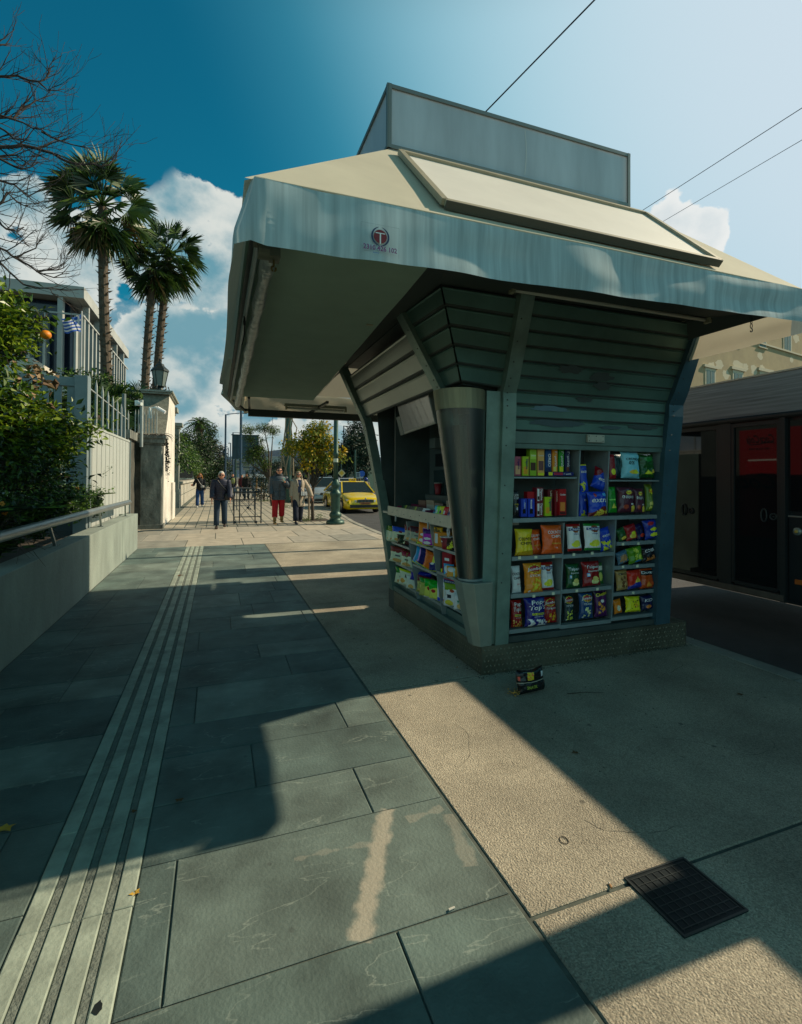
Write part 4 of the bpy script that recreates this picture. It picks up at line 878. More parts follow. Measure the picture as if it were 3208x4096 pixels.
# inner wall, hatch, service window, screen
b = MB(); b.box((2.155, 3.5, 1.14), (2.17, 4.9, 2.8), 0); b.box((1.75, 4.92, 1.14), (2.3, 4.95, 2.8), 0); b.build('inner_wall', GD, K)
b = MB(); b.box((2.13, 3.6, 1.62), (2.154, 4.75, 1.75), 0); b.build('window_blind', BLACK, K)
sw = MB(); sw.box((2.10, 3.6, 1.33), (2.14, 4.72, 1.58)); sw.build('service_window', mat('service_window_glass', (.03, .05, .05), .15), K)
for k, (y, w_) in enumerate(((4.58, .14), (4.35, .1), (4.12, .1), (3.9, .1), (3.7, .08))):
    b = MB(); b.box((2.02, y-w_/2, 1.80), (2.12, y+w_/2, 1.90)); b.build('storage_box', mat('storage_box', (.14, .16, .14), .7), K)
SO = [LP(*p, r3, .12) for p in ((232, 470), (480, 385), (395, 5), (160, 135))]   # tilted screen corners: bl, br, tr, tl
c0 = sum(SO, Vector())/4
uS = (SO[1]-SO[0]).normalized(); vS = (SO[3]-SO[0]); vS = (vS-uS*vS.dot(uS)).normalized(); vS = (vS+Vector((-.10, 0, 0))).normalized(); nS = uS.cross(vS)
if nS.x > 0: nS = -nS
ws, hs = (SO[1]-SO[0]).length, (SO[3]-SO[0]).length
b = MB(); b.obox(SO[0]+uS*ws/2, uS, vS, -nS, ws, hs, .05); scr = b.build('screen', mat('screen_frame', (.26, .29, .27), .4, .3), K, bevel=.003)
b = MB(); p = SO[0]+nS*.002; mg = .012
q = [p+uS*mg*1.2+vS*mg*1.6, p+uS*(ws-mg)+vS*mg*1.6, p+uS*(ws-mg)+vS*(hs-mg), p+uS*mg+vS*(hs-mg)]; b.add(q, [(0, 1, 2, 3)])
b.build('screen_glass', mat('screen_glass', (.25, .27, .29), .16, .3), scr)
b = MB()
for k in range(5):
    a = q[0].lerp(q[1], .12+.19*k); c = q[3].lerp(q[2], .02+.16*k); pts = [a.lerp(c, t)+uS*(.010*math.sin(t*2.4+k))+nS*.001 for t in [i/10 for i in range(11)]]
    for s_, e_ in zip(pts, pts[1:]): b.add([s_, s_+uS*.004, e_+uS*.004, e_], [(0, 1, 2, 3)])
b.build('reflected_line', mat('reflected_line', (.08, .08, .09), .3), scr)  # lines of the screen's reflection, drawn on as dark strips
b = MB(); b.obox(SO[0]-uS*.06+vS*.0, uS, vS, -nS, .10, hs*.42, .05); b.build('speaker_box', mat('speaker_box', (.16, .2, .19), .5), K)
def lfit(x0, y0, x1, y1, rec, Rg=rL):
    a = LP(x0, y1, Rg, rec); c = LP(x1, y0, Rg, rec); a2 = LP(x1, y1, Rg, rec)
    zb = LP((x0+x1)/2, y1-(x1-x0)*.12, Rg, rec)
    return Vector((zb.x, zb.y, zb.z)), abs(a.y-c.y), abs(c.z-zb.z)
def lb_(x0, y0, x1, y1, base, label, regs=(), texts=(), rec=.08, tilt=0, Rg=rL, grp='l', yaw=.5, **k):
    O, w, h = lfit(x0, y0, x1, y1, rec, Rg); SD[0] += 1
    u = Vector((math.sin(yaw), -math.cos(yaw), 0)); n = Vector((-math.cos(yaw), -math.sin(yaw), 0)); w = w/max(.3, math.cos(yaw))*.92
    return bag(O, u, Z, n, w, h, base, label, SD[0], regs, texts, T=min(w*.4, .06), tilt=tilt, grp=grp, **k)
def lx_(x0, y0, x1, y1, base, label, regs=(), texts=(), rec=.06, tilt=0, d=.05, Rg=rL, grp='l', yaw=.3, **k):
    O, w, h = lfit(x0, y0, x1, y1, rec, Rg)
    u = Vector((math.sin(yaw), -math.cos(yaw), 0)); n = Vector((-math.cos(yaw), -math.sin(yaw), 0))
    return box_(O, u, Z, n, w, h, d, base, label, regs, texts, tilt=tilt, grp=grp, **k)
CRE = (215, 200, 165); QR = ('rect', .1, .55, .3, .09, (60, 62, 66))
def nut(x0, y0, x1, y1, top, lb, tilt=-.08, body=CRE): lb_(x0, y0, x1, y1, body, lb, [('diagtop', 0, .72, .5, .04, top), ('ell', 0, .74, .2, .07, (120, 30, 24)), ('rect', .0, .5, .3, .06, (90, 92, 96)), ('ell', 0, .2, .6, .12, (190, 140, 80))], tilt=tilt)
nut(45, 150, 150, 465, (50, 90, 20), 'green-topped white rusk bag, furthest left on the upper side shelf')
nut(110, 180, 240, 478, (120, 130, 20), 'yellow-green topped white rusk bag on the upper side shelf')
nut(200, 190, 355, 490, (24, 70, 170), 'blue-topped white rusk bag at the front of the upper side shelf')
lb_(280, 330, 390, 520, (70, 30, 22), 'small brown packet right of the blue-topped rusk bag', [('ell', 0, .3, .4, .2, (200, 190, 150)), ('blobs', 0, .6, .4, .3, (20, 40, 20), 5, .2)])
nut(440, 150, 570, 470, (110, 20, 24), 'dark red-topped grey rusk bag, left one in the middle upper side shelf', body=(150, 150, 130))
nut(545, 190, 690, 490, (60, 30, 40), 'plum-topped grey rusk bag, right one in the middle upper side shelf', body=(150, 150, 130))
lb_(640, 390, 722, 512, (16, 130, 30), 'small bright green packet at the front of the middle upper side shelf', [('rect', 0, .06, .9, .08, YEL), ('ell', 0, .8, .6, .15, (200, 200, 180))])
lb_(722, 90, 835, 535, (235, 110, 24), 'tall orange bag with white circles in the middle upper side shelf', [('ell', 0, .48, .6, .07, WHT), ('ell', 0, .22, .7, .09, WHT), ('rect', 0, .04, 1, .06, YEL), ('ell', .2, .75, .5, .06, (235, 200, 180))], tilt=-.10)
lb_(805, 200, 885, 545, (150, 16, 150), 'magenta bag beside the tall orange one on the side shelf', [('ell', 0, .45, .6, .07, WHT), ('ell', 0, .2, .6, .09, (235, 200, 220)), ('rect', 0, .03, 1, .05, YEL), ('rect', 0, .85, 1, .12, (50, 20, 90))])
lx_(972, 280, 1120, 585, (215, 120, 24), 'orange biscuit box at the right of the upper side shelf', [(-.55, .55, .2, .32, WHT), (.5, .55, .3, .15, (120, 60, 20))], d=.12)
lb_(995, 155, 1080, 262, (200, 150, 20), 'crumpled yellow packet on top of the orange biscuit box', [('blobs', 0, .5, .5, .3, (90, 70, 20), 5, .2)], rec=.09)
def cup(x, y0, y1, wpx, lb, Rg=rL, rec=.06, colr='cup_red', grp='l', letter='ice'):
    O = LP(x, y1, Rg, rec); T_ = LP(x, y0, Rg, rec); h = T_.z-O.z; r = (LP(x+wpx/2, y1, Rg, rec)-LP(x-wpx/2, y1, Rg, rec)).length/2
    t = thing('paper_cup', lb, 'cup', O, BAGGRP.get(grp))
    b = MB(); b.lathe([(r*.62, 0), (r*.66, .003), (r*.86, h*.97)], O, 18); b.build('cup_body', mat(colr, (.30, .012, .02), .5), t, smooth=True)
    b = MB(); b.lathe([(r*.86, h*.95), (r*.95, h*.96), (r*.95, h), (r*.80, h*1.01)], O, 18); b.build('rim', pm(WHT), t)
    return O, r, h, t
O, r, h, t = cup(1205, 355, 605, 150, 'dark red paper cup standing below the white ring on the side shelf')
b = MB(); p0 = O-X*(r*.9); textmb('Vice', h*.14, O+Vector((-r*.80, -r*.2, h*.62)), -Y, Z, .006, .0015, mb=b); b.build('cup_lettering', pm(WHT), t)
O2 = LP(1212, 350, rL, .06); b = MB(); pts = [O2+Vector((0, math.cos(a)*.018, .045+math.sin(a)*.040)) for a in [k*2*PI/18 for k in range(19)]]; b.tube(pts, .006, 6); b.build('white_ring', pm(WHT), label='white oval ring standing on the rim of the red cup', cat='ring')
lb_(1265, 380, 1350, 630, (50, 30, 20), 'dark packet with yellow dots at the right end of the upper side shelf', [('blobs', 0, .4, .5, .3, YEL, 6, .15)])
nut(155, 610, 290, 905, (120, 40, 30), 'white rusk bag with a red-brown top on the middle left side shelf')
lx_(232, 690, 370, 925, (120, 110, 40), 'olive cardboard packet standing edge-on on the middle left side shelf', yaw=-.2, d=.1)
nut(358, 690, 450, 985, (130, 20, 40), 'crimson-topped rusk bag at the right of the middle left side shelf')
lb_(612, 650, 752, 985, (24, 130, 180), 'leaning sky blue foil packet on the middle side shelf', [('rect', 0, .05, 1, .06, (190, 200, 40)), ('ell', 0, .7, .4, .15, (80, 90, 90))], tilt=-.35)
lb_(700, 660, 872, 1010, (14, 12, 80), 'leaning deep blue foil packet on the middle side shelf', [('rect', 0, .05, 1, .06, YEL), ('rect', -.8, .5, .10, .35, (150, 110, 220))], tilt=-.32)
lb_(815, 700, 935, 1055, (200, 90, 20), 'leaning copper-orange foil packet on the middle side shelf', [('rect', 0, .04, 1, .06, YEL), ('rect', .4, .5, .2, .4, (230, 200, 60))], tilt=-.28)
lb_(895, 890, 958, 1072, (10, 20, 90), 'small navy packet tucked at the right of the middle side shelf', [('rect', 0, .05, 1, .1, YEL), ('ell', 0, .85, .4, .1, WHT)])
lx_(1115, 710, 1170, 1140, (30, 24, 26), 'slim dark carton with yellow foot on the right middle side shelf', [(0, .12, .9, .12, YEL), (0, .78, .5, .05, WHT)])
lx_(1152, 715, 1208, 1150, (140, 16, 30), 'slim crimson carton on the right middle side shelf', [(0, .7, .5, .06, WHT), (0, .2, .8, .15, (60, 30, 40))])
lb_(1215, 790, 1375, 1010, (220, 80, 20), 'crumpled orange foil packet on top of the right middle side shelf row', [('blobs', 0, .5, .6, .4, (150, 30, 16), 8, .12)], rec=.14)
lb_(1212, 935, 1290, 1170, (60, 150, 200), 'pale blue and white packet at the front of the right middle side shelf', [('ell', 0, .6, .6, .3, (235, 225, 215)), ('ell', .1, .2, .5, .1, (220, 120, 50))])
lb_(1292, 990, 1395, 1205, (225, 140, 50), 'apricot and white packet at the right of the right middle side shelf', [('ell', 0, .75, .7, .2, (240, 230, 220)), ('ell', .5, .5, .12, .4, (120, 190, 220))])
nut(252, 1060, 380, 1350, (40, 120, 30), 'green-topped white rusk bag on the lowest left side shelf')
lb_(340, 1105, 480, 1395, (225, 205, 170), 'cream bag with a dark label block on the lowest left side shelf', [('rect', .1, .68, .3, .10, (70, 72, 76)), ('rect', 0, .95, 1, .06, (190, 190, 30)), ('ell', -.5, .35, .3, .15, (210, 140, 60))], tilt=-.1)
lb_(462, 1190, 540, 1440, (220, 200, 180), 'pale bag half hidden by the divider of the lowest side shelf', [('ell', 0, .25, .5, .15, (210, 150, 80))])
lx_(562, 1280, 715, 1480, (120, 120, 50), 'olive cardboard packet on the lowest middle side shelf', yaw=-.1, d=.12)
lb_(585, 1120, 780, 1290, (20, 24, 130), 'royal blue packet lying on top of the olive packet', (), rec=.12)
nut(690, 1210, 800, 1530, (90, 30, 40), 'plum-topped olive rusk bag on the lowest middle side shelf', body=(150, 150, 80))
lb_(755, 1260, 860, 1590, (165, 165, 80), 'yellow-olive bag with a green twist on the lowest middle side shelf', [('rect', 0, .9, 1, .12, (30, 120, 30))])
for (xa, ya, xb, yb, s_) in ((850, 1290, 950, 1620, 'left'), (940, 1350, 1040, 1660, 'right')):
    lb_(xa, ya, xb, yb, (215, 195, 80), 'cream bag with bright green leafy top, %s of the pair, lowest side shelf' % s_, [('diagtop', 0, .68, .5, .08, (16, 150, 30)), ('ell', -.1, .55, .3, .1, (150, 30, 30)), ('rect', 0, .04, 1, .04, (225, 225, 200))])
for (xa, ya, xb, yb, s_, fo) in ((1085, 1275, 1238, 1735, 'with a blue foot', (20, 60, 180)), (1205, 1310, 1345, 1780, 'with a red cap', (215, 130, 30))):
    lx_(xa, ya, xb, yb, (225, 225, 225), 'white breadstick carton ' + s_ + ' on the lowest right side shelf', [(0, .90, .95, .09, (20, 40, 100)), (0, .33, .8, .17, (225, 150, 30)), (0, .07, .98, .065, fo)] + ([(0, .985, .95, .015, (170, 30, 30))] if 'red' in s_ else []), [('KRITSINIA' if 0 else 'AXTINA', 0, .87, .8, .05, WHT), ('15 BREADSTICKS'[3:], 0, .60, .8, .04, (30, 60, 130))])
lb_(1290, 1385, 1440, 1820, (225, 220, 215), 'white cracker bag with green top on the lowest right side shelf', [('diagtop', 0, .76, .5, .05, (110, 140, 24)), ('ell', 0, .72, .28, .07, (150, 60, 30)), ('rect', -.3, .47, .25, .08, (40, 46, 50)), ('ell', -.3, .2, .45, .12, (220, 180, 60))])
lb_(1445, 1570, 1535, 1885, (225, 220, 220), 'white packet with a round biscuit at the right end of the lowest side shelf', [('ell', .2, .3, .5, .14, (215, 160, 100)), ('blobs', .3, .6, .4, .1, (20, 120, 90), 4, .1)])
# counter sweets
BUR = (110, 20, 60)
def tray(y0, y1, z, d, c, lb, tx=None, marks=False):
    x = xl(1.1)-.02; O = Vector((x, (y0+y1)/2, z)); t = thing('display_tray', lb, 'tray', O, BAGGRP['c']); w = abs(y1-y0)
    b = MB(); b.box((x, y0, z), (x+.004, y1, z+.055), 0); b.box((x+.004, y0, z), (x+d, y1, z+.004), 0); b.box((x+.004, y0, z+.004), (x+d, y0+.004, z+.075), 0); b.box((x+.004, y1-.004, z+.004), (x+d, y1, z+.075), 0); b.box((x+d-.004, y0+.004, z+.004), (x+d, y1-.004, z+.095), 0)
    b.build('tray_body', pm(c), t)
    if tx: textmb(tx, .035, (x, O.y, z+.010), -Y, Z, .002, .0012).build('lettering', pm(WHT), t)
    if marks:
        b = MB()
        for k in range(3): 
            yy = y1-w*(.2+.28*k); b.add([(x-.001, yy+.02, z+.004), (x-.001, yy-.02, z+.004), (x-.001, yy+.01, z+.04)], [(0, 1, 2)])
        b.build('swoosh_mark', pm((225, 200, 160)), t)
    return x, t
x, t = tray(4.12, 4.86, 1.137, .16, BUR, 'burgundy display tray of gum packs at the far end of the counter', marks=True)
gcol = [(16, 40, 34), (20, 60, 30), (60, 90, 20), (150, 160, 30), (16, 40, 34), (40, 80, 30), (14, 30, 40)]
for k in range(16):
    y = 4.84-k*.038; c = gcol[k % 7]; b = MB()
    u_ = Vector((0, -1, 0)); vv = Vector((.45, .15, .85)).normalized(); nn = Vector((-.85, 0, .45)).normalized()
    b.obox(Vector((x+.03, y, 1.145)), u_, vv, nn, .030, .085, .010)
    b.build('gum_pack', pm(c), label='%s gum pack standing in the far burgundy tray' % ('yellow-green' if c[0] > 100 else 'dark green' if c[1] > 50 else 'blackish green'), cat='gum', group='gum packs leaning in the far burgundy tray')
for k in range(5):
    b = MB(); y = 4.245-k*.03; b.obox(Vector((x+.02, y, 1.15)), Vector((0, -1, 0)), Vector((.5, .2, .8)).normalized(), Vector((-.8, 0, .5)).normalized(), .024, .08, .012)
    b.build('gum_pack', pm((225, 215, 205)), label='white gum pack in the row at the near end of the far tray', cat='gum', group='white gum packs in the far tray')
x, t = tray(3.60, 4.10, 1.137, .18, (90, 16, 60), 'purple display tray with white lettering at the near end of the counter', tx='HALLS')
b = MB(); b.box((x-.0015, 3.60, 1.137), (x-.0006, 4.0, 1.175)); b.build('blue_band', pm((40, 44, 120)), t)
for k, (c, y, lb) in enumerate(((( 60, 170, 200), 4.02, 'turquoise sweet packet at the back of the purple tray'), ((120, 190, 60), 3.97, 'light green sweet packet at the back of the purple tray'), ((230, 190, 30), 3.90, 'yellow sweet packet in the purple tray'), ((200, 16, 24), 3.82, 'bright red sweet packet in the purple tray'), ((225, 150, 150), 3.73, 'pink sweet packet near the corner post'), ((190, 20, 40), 3.65, 'crimson sweet packet beside the corner post'))):
    bag(Vector((x+.06, y, 1.15)), -Y, Vector((.3, 0, .95)).normalized(), Vector((-.95, 0, .3)).normalized(), .08, .11, c, lb, 200+k, [('ell', 0, .5, .5, .15, (235, 235, 225) if k % 2 else NAVY)], T=.03, grp='c', name='sweet_packet', cat='sweets')
for k, (c, y, lb, hh) in enumerate(((( 20, 18, 16), 5.05, 'black box with a yellow lid at the far end of the counter', .2), ((70, 20, 24), 4.55, 'dark red tobacco box behind the gum tray', .14), ((130, 130, 120), 4.35, 'grey box of lighters behind the gum tray', .15), ((20, 34, 60), 4.15, 'navy box behind the purple tray', .13), ((150, 140, 130), 3.9, 'pale box behind the purple tray', .16))):
    O = Vector((1.93, y, 1.136)); b = MB(); b.box((1.90, y-.09, 1.137), (2.02, y+.09, 1.137+hh), 0); b.box((1.897, y-.092, 1.137+hh*.75), (2.022, y+.092, 1.137+hh+.003), 1)
    b.build('counter_box', [pm(c), pm((190, 150, 20) if k == 0 else (c[0]//2+40, c[1]//2+30, c[2]//2+20))], label=lb, cat='box', group=BAGGRP['c'])
for k, (y, z, lb) in enumerate(((4.48, 1.34, 'dark red paper cup on the ledge of the service window, left one'), (4.2, 1.39, 'dark red paper cup on the ledge of the service window, middle one'), (3.95, 1.42, 'dark red paper cup on the ledge of the service window, right one'))):
    t = thing('paper_cup', lb, 'cup', (2.04, y, z), 'cups on the service window ledge')
    b = MB(); b.lathe([(.026, 0), (.027, .003), (.038, .11)], (2.04, y, z), 14); b.build('cup_body', MATS['cup_red'], t, smooth=True)
    b = MB(); b.lathe([(.038, .108), (.041, .109), (.041, .115), (.03, .116)], (2.04, y, z), 14); b.build('rim', pm((150, 150, 140)), t)
b = MB(); b.box((1.98, 3.6, 1.26), (2.10, 4.66, 1.335)); b.build('window_ledge', GD, K)

# dropped bag on the ground
def dropped():
    O = at(2125, 2768, 'z', .004); t = thing('dropped_snack_bag', 'torn black snack bag lying on its side on the pavement, crumbs spilling out', 'snack bag', O)
    u_ = Vector((.985, .10, 0)).normalized(); v_ = Vector((0, .18, .98)); n_ = u_.cross(v_)
    w, h = .232, .155; 
    def F(a, c, s=1):
        x = (a-.5)*w; T = .035*max(0, (1-abs(2*a-1)**4))**.5*max(0, 1-abs(2*c-1)**5)**.5
        cr_ = .006*mnoise.noise(Vector((a*6, c*5, 3)))+.003*mnoise.noise(Vector((a*16, c*13, 5)))-.010*math.exp(-((c-.47)/.04)**2)
        return O+u_*(x+.006*math.sin(c*7))+v_*(c*h*(1+.05*math.cos(a*6)))+n_*((T+cr_)*s)
    def col(a, c):
        if .455 < c < .485: return 1
        if .32 < a < .56 and .60 < c < .90: return 2 if mnoise.noise(Vector((a*30, c*30, 1))) > -.15 else 3
        if .86 < a < .95 and .62 < c < .85: return 4
        if .04 < a < .10 and .6 < c < .75: return 3
        return 0
    b = MB(); b.patch(lambda a, c: F(a, c), 34, 24, mf=col); b.patch(lambda a, c: F(a, c, -1), 16, 12, mi=0, flip=True)
    b.build('wrapper', [pm((8, 9, 11), .25), pm((150, 145, 130)), pm((225, 170, 30)), pm((190, 60, 40)), pm((190, 190, 190))], t, smooth=True)
    b = MB(); textmb('SNACK', .028, O+v_*.045+u_*-.02, u_, v_, 0, .0012, surf=lambda x, y: F(.42+x/w, .20+y/h)+n_*.002, mb=b); b.build('lettering', pm((120, 130, 40)), t)
    b = MB(); rd = random.Random(6)
    for k in range(26):
        p = O+Vector((-.125+rd.gauss(0, .022), rd.gauss(.01, .02), .006+rd.uniform(0, .022 if k < 14 else .002))); s_ = rd.uniform(.003, .009)
        b.ball(p, (s_, s_*.8, s_*.6), 5)
    b.build('crumb', mat('crumbs', (.55, .30, .06), .8), t)
dropped()
# ------------------------------------------------------------------ canopy
CXL, CXR, CY0, CY1 = .085, 3.74, 2.10, 7.45
ZB, ZE = 2.455, 2.722
RX0, RX1, RY0, RY1, ZR = .995, 2.92, 2.96, 6.55, 3.575
can = MB(); can.add([(CXL+.008, CY0+.01, ZE-.004), (CXR-.03, CY0+.03, ZE-.004), (RX1, RY0, ZR), (RX0, RY0, ZR)], [(0, 1, 2, 3)])
can.add([(CXL+.008, CY1-.03, ZE-.004), (CXL+.008, CY0+.03, ZE-.004), (RX0, RY0, ZR), (RX0, RY1, ZR)], [(0, 1, 2, 3)])
can.add([(CXR-.03, CY0+.03, ZE-.004), (CXR-.03, CY1-.03, ZE-.004), (RX1, RY1, ZR), (RX1, RY0, ZR)], [(0, 1, 2, 3)])
can.add([(CXR-.03, CY1-.03, ZE-.004), (CXL+.008, CY1-.03, ZE-.004), (RX0, RY1, ZR), (RX1, RY1, ZR)], [(0, 1, 2, 3)])
canopy = can.build('canopy', FAB, K)
# valance: one cloth running round the eaves with folds and streaks
path = [(.36, CY1, 0), (.12, 5.85, .0), (.10, 5.6, 0), (.115, 3.6, 0), (.122, CY0+.04, .0), (.135, CY0, .0), (.6, CY0, .0), (1.0, CY0, 0), (1.6, CY0, 0), (2.2, CY0, 0), (2.8, CY0, 0), (3.3, CY0, 0), (3.68, CY0, 0), (CXR, CY0+.08, 0), (CXR, 4, 0), (CXR, 5.6, 0), (CXR, CY1, 0), (2, CY1, 0), (.30, CY1, 0)]
def dens(path, st=.045):
    out = []
    for a, c in zip(path, path[1:]):
        L = math.dist(a[:2], c[:2]); k = max(1, int(L/st))
        for i in range(k): t = i/k; out.append([a[j]+(c[j]-a[j])*t for j in range(3)])
    return out
PP = dens(path); n = len(PP); nv = 12; vb = MB(); vs = []
for j in range(nv+1):
    t = j/nv
    for i, (x, y, o) in enumerate(PP):
        x0, y0, _ = PP[i-1]; x1, y1, _ = PP[(i+1) % n]; tx, ty = x1-x0, y1-y0; L = math.hypot(tx, ty) or 1; nx, ny = ty/L, -tx/L
        if nx*(x-2)+ny*(y-4.7) < 0: nx, ny = -nx, -ny
        d = o*math.sin(t*PI) + .012*math.sin(t*PI)*mnoise.noise(Vector((x*2.5, y*2.5, t*1.5)))*2 + .010*t*mnoise.noise(Vector((x*5, y*5, 7)))*1.6
        if abs(y-CY0) < .12: d += (.008*math.exp(-((x-3.1)/.35)**2)*math.sin(t*7+x*2) + .004*math.exp(-((x-1.9)/.2)**2)*math.sin(t*6)) + .012*math.sin(t*PI)*math.exp(-((x-.1)/.2)**2)
        zb = ZB + (.010*mnoise.noise(Vector((x*1.6, y*1.6, 3)))) + (.05*min(1, max(0, (x-.5)/3)) if abs(y-CY0) < .1 else .05 if x > 3.7 else 0) - (.04 if y > 5.6 else 0)
        z = ZE - (ZE-zb)*t + (.010*mnoise.noise(Vector((x*4, y*4, 11))) if t == 0 else 0)
        if x < .32 and y < 7.2 and nx < -.05:
            d = .084*t*(1.0-.25*math.sin(max(0, min(1, (y-2.2)/3))*PI))*(-nx); d -= .02*max(0, t-.8)*5*math.exp(-((y-2.2)/.25)**2)
            if 5.45 < y < 5.8: d -= .03
        vs.append((x+nx*(d+.004), y+ny*(d+.004), z))
o0 = len(vb.v); vb.v += vs
for j in range(nv):
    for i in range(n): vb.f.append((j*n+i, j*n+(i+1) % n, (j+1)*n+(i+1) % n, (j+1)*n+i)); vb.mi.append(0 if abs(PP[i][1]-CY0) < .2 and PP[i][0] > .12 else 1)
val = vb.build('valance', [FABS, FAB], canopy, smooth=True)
b = MB()   # stitched hem above the valance
b.tube([(CXL+.05, CY0, ZE), (1.8, CY0-.002, ZE+.004), (CXR, CY0, ZE)], .005, 6); 
b.build('hem', FAB, canopy)
# ceiling sheet and dark gap round the kiosk head
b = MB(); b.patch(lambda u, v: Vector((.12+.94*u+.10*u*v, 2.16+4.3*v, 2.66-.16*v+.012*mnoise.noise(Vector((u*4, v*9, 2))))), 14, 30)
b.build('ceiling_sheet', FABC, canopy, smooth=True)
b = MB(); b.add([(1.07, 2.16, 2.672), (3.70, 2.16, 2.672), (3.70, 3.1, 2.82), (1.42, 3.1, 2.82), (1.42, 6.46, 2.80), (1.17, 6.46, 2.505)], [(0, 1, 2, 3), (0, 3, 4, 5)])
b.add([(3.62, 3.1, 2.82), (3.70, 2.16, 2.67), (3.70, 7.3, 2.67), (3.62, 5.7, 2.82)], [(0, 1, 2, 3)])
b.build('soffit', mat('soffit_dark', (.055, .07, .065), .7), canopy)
b = MB(); 
for (p, q) in (((.10, 6.5, 2.50), (.36, 7.36, 2.44)), ((.36, 7.36, 2.45), (2.6, 7.36, 2.45)), ((.36, 6.46, 2.49), (.42, 7.36, 2.46)), ((1.35, 6.46, 2.49), (1.28, 7.36, 2.46)), ((.15, 2.2, 2.62), (.12, 6.5, 2.47))):
    b.tube([p, q], .022, 4)
b.build('canopy_frame', mat('canopy_frame', (.04, .055, .055), .5, .4), canopy)
b = MB(); b.box((.40, 7.28, 2.36), (2.8, 7.36, 2.44)); b.build('rear_roller', mat('rear_roller', (.03, .045, .045), .6), canopy)
# rolled side awning with its gearbox
FOIL = mat('silver_awning_cloth', (.36, .42, .42), .35, .5, var=.3, vscale=25, bump=.8, bscale=22)
b = MB(); b.tube([(.22+.02*math.sin(k*1.3)*0, 2.36+k*.17, 2.545-.0065*k*1.2) for k in range(24)], [.034+.006*math.sin(k*2.1) for k in range(24)], 9); b.build('rolled_awning', FOIL, canopy, smooth=True)
b = MB(); b.tube([(.165, 2.34, 2.575), (.145, 6.3, 2.43)], .014, 6); b.build('awning_tube', SHEL, canopy)
gb = MB(); g0 = at(1078, 1006, 'y', 2.32); gb.tube([g0-X*.05, g0+X*.035], .040, 16); gb.box((g0.x+.0, 2.28, g0.z-.035), (g0.x+.045, 2.36, g0.z+.045)); gb.box((g0.x-.07, 2.27, g0.z+.03), (g0.x+.05, 2.37, g0.z+.055)); gx = gb.build('gearbox', mat('gearbox', (.12, .135, .10), .6, .3), canopy)
b = MB(); h0 = at(1095, 1075, 'y', 2.31); pts = [(h0.x, 2.31, h0.z+.04)] + [(h0.x+.010*math.cos(a), 2.31, h0.z+.012*math.sin(a)) for a in [PI/2+k*PI/6 for k in range(11)]]; b.tube(pts, .0045, 6); b.build('crank_hook', mat('brass_hook', (.18, .14, .05), .4, .7), gx)
b = MB(); b.ball((.155, 3.35, 2.50), (.008, .03, .03), 6); b.tube([(.15, 3.3, 2.52), (.16, 3.42, 2.44), (.15, 3.55, 2.40)], .004, 5); b.build('strap', BLACK, canopy)
for (pts, ln) in ((((1.03, 3.45, 2.655), (1.10, 5.3, 2.60)), 'side'), (((1.86, 2.93, 2.815), (3.64, 2.86, 2.785)), 'front'), (((.85, 6.9, 2.47), (1.7, 6.9, 2.47)), 'rear')):
    p, q = Vector(pts[0]), Vector(pts[1]); d = (q-p).normalized(); s_ = d.cross(Z).normalized()
    t = thing('tube_light', {'side': 'fluorescent tube light under the canopy along the counter side', 'front': 'fluorescent tube light above the front shutter', 'rear': 'fluorescent tube light at the rear of the canopy'}[ln], 'lamp', (p+q)/2, 'tube lights under the kiosk canopy')
    b = MB(); b.prism([p-s_*.03+Z*.035, p+s_*.03+Z*.035, p+s_*.022, p-s_*.022], q-p); b.build('housing', mat('tube_housing', (.28, .29, .21), .5, .2), t)
    b = MB(); b.tube([p+d*.03-Z*.022, q-d*.03-Z*.022], .014, 8); b.build('tube', TUBE, t, smooth=True)
    b = MB()
    for e, g in ((p, 1), (q, -1)): b.obox(e+d*g*.012-Z*.045, s_, Z, d, .05, .07, .024)
    b.build('end_cap', mat('end_cap', (.32, .32, .22), .5), t)
# chains with hooks hanging from the canopy edge
def chain(p, n_, lb):
    p = Vector(p); b = MB()
    for k in range(n_):
        c = p-Z*(.018+.024*k); ax = X if k % 2 else Y
        pts = [c+ax*.007*math.cos(a)+Z*.014*math.sin(a) for a in [q*PI/5 for q in range(11)]]; b.tube(pts, .0022, 4)
    c = p-Z*(.024*n_+.02); pts = [c+X*.010*math.cos(a)+Z*.012*math.sin(a) for a in [PI/2-q*PI/5 for q in range(8)]]; b.tube(pts, .003, 4)
    b.build('chain_hook', mat('dark_steel', (.03, .035, .04), .5, .5), label=lb, cat='hook', group='chains hanging from the kiosk canopy')
chain(at(3005, 1262, 'y', 2.17), 3, 'short chain with a hook hanging at the right front edge of the canopy')
chain(at(1090, 1668, 'y', 7.3), 3, 'short chain with a hook hanging from the rear edge of the canopy')
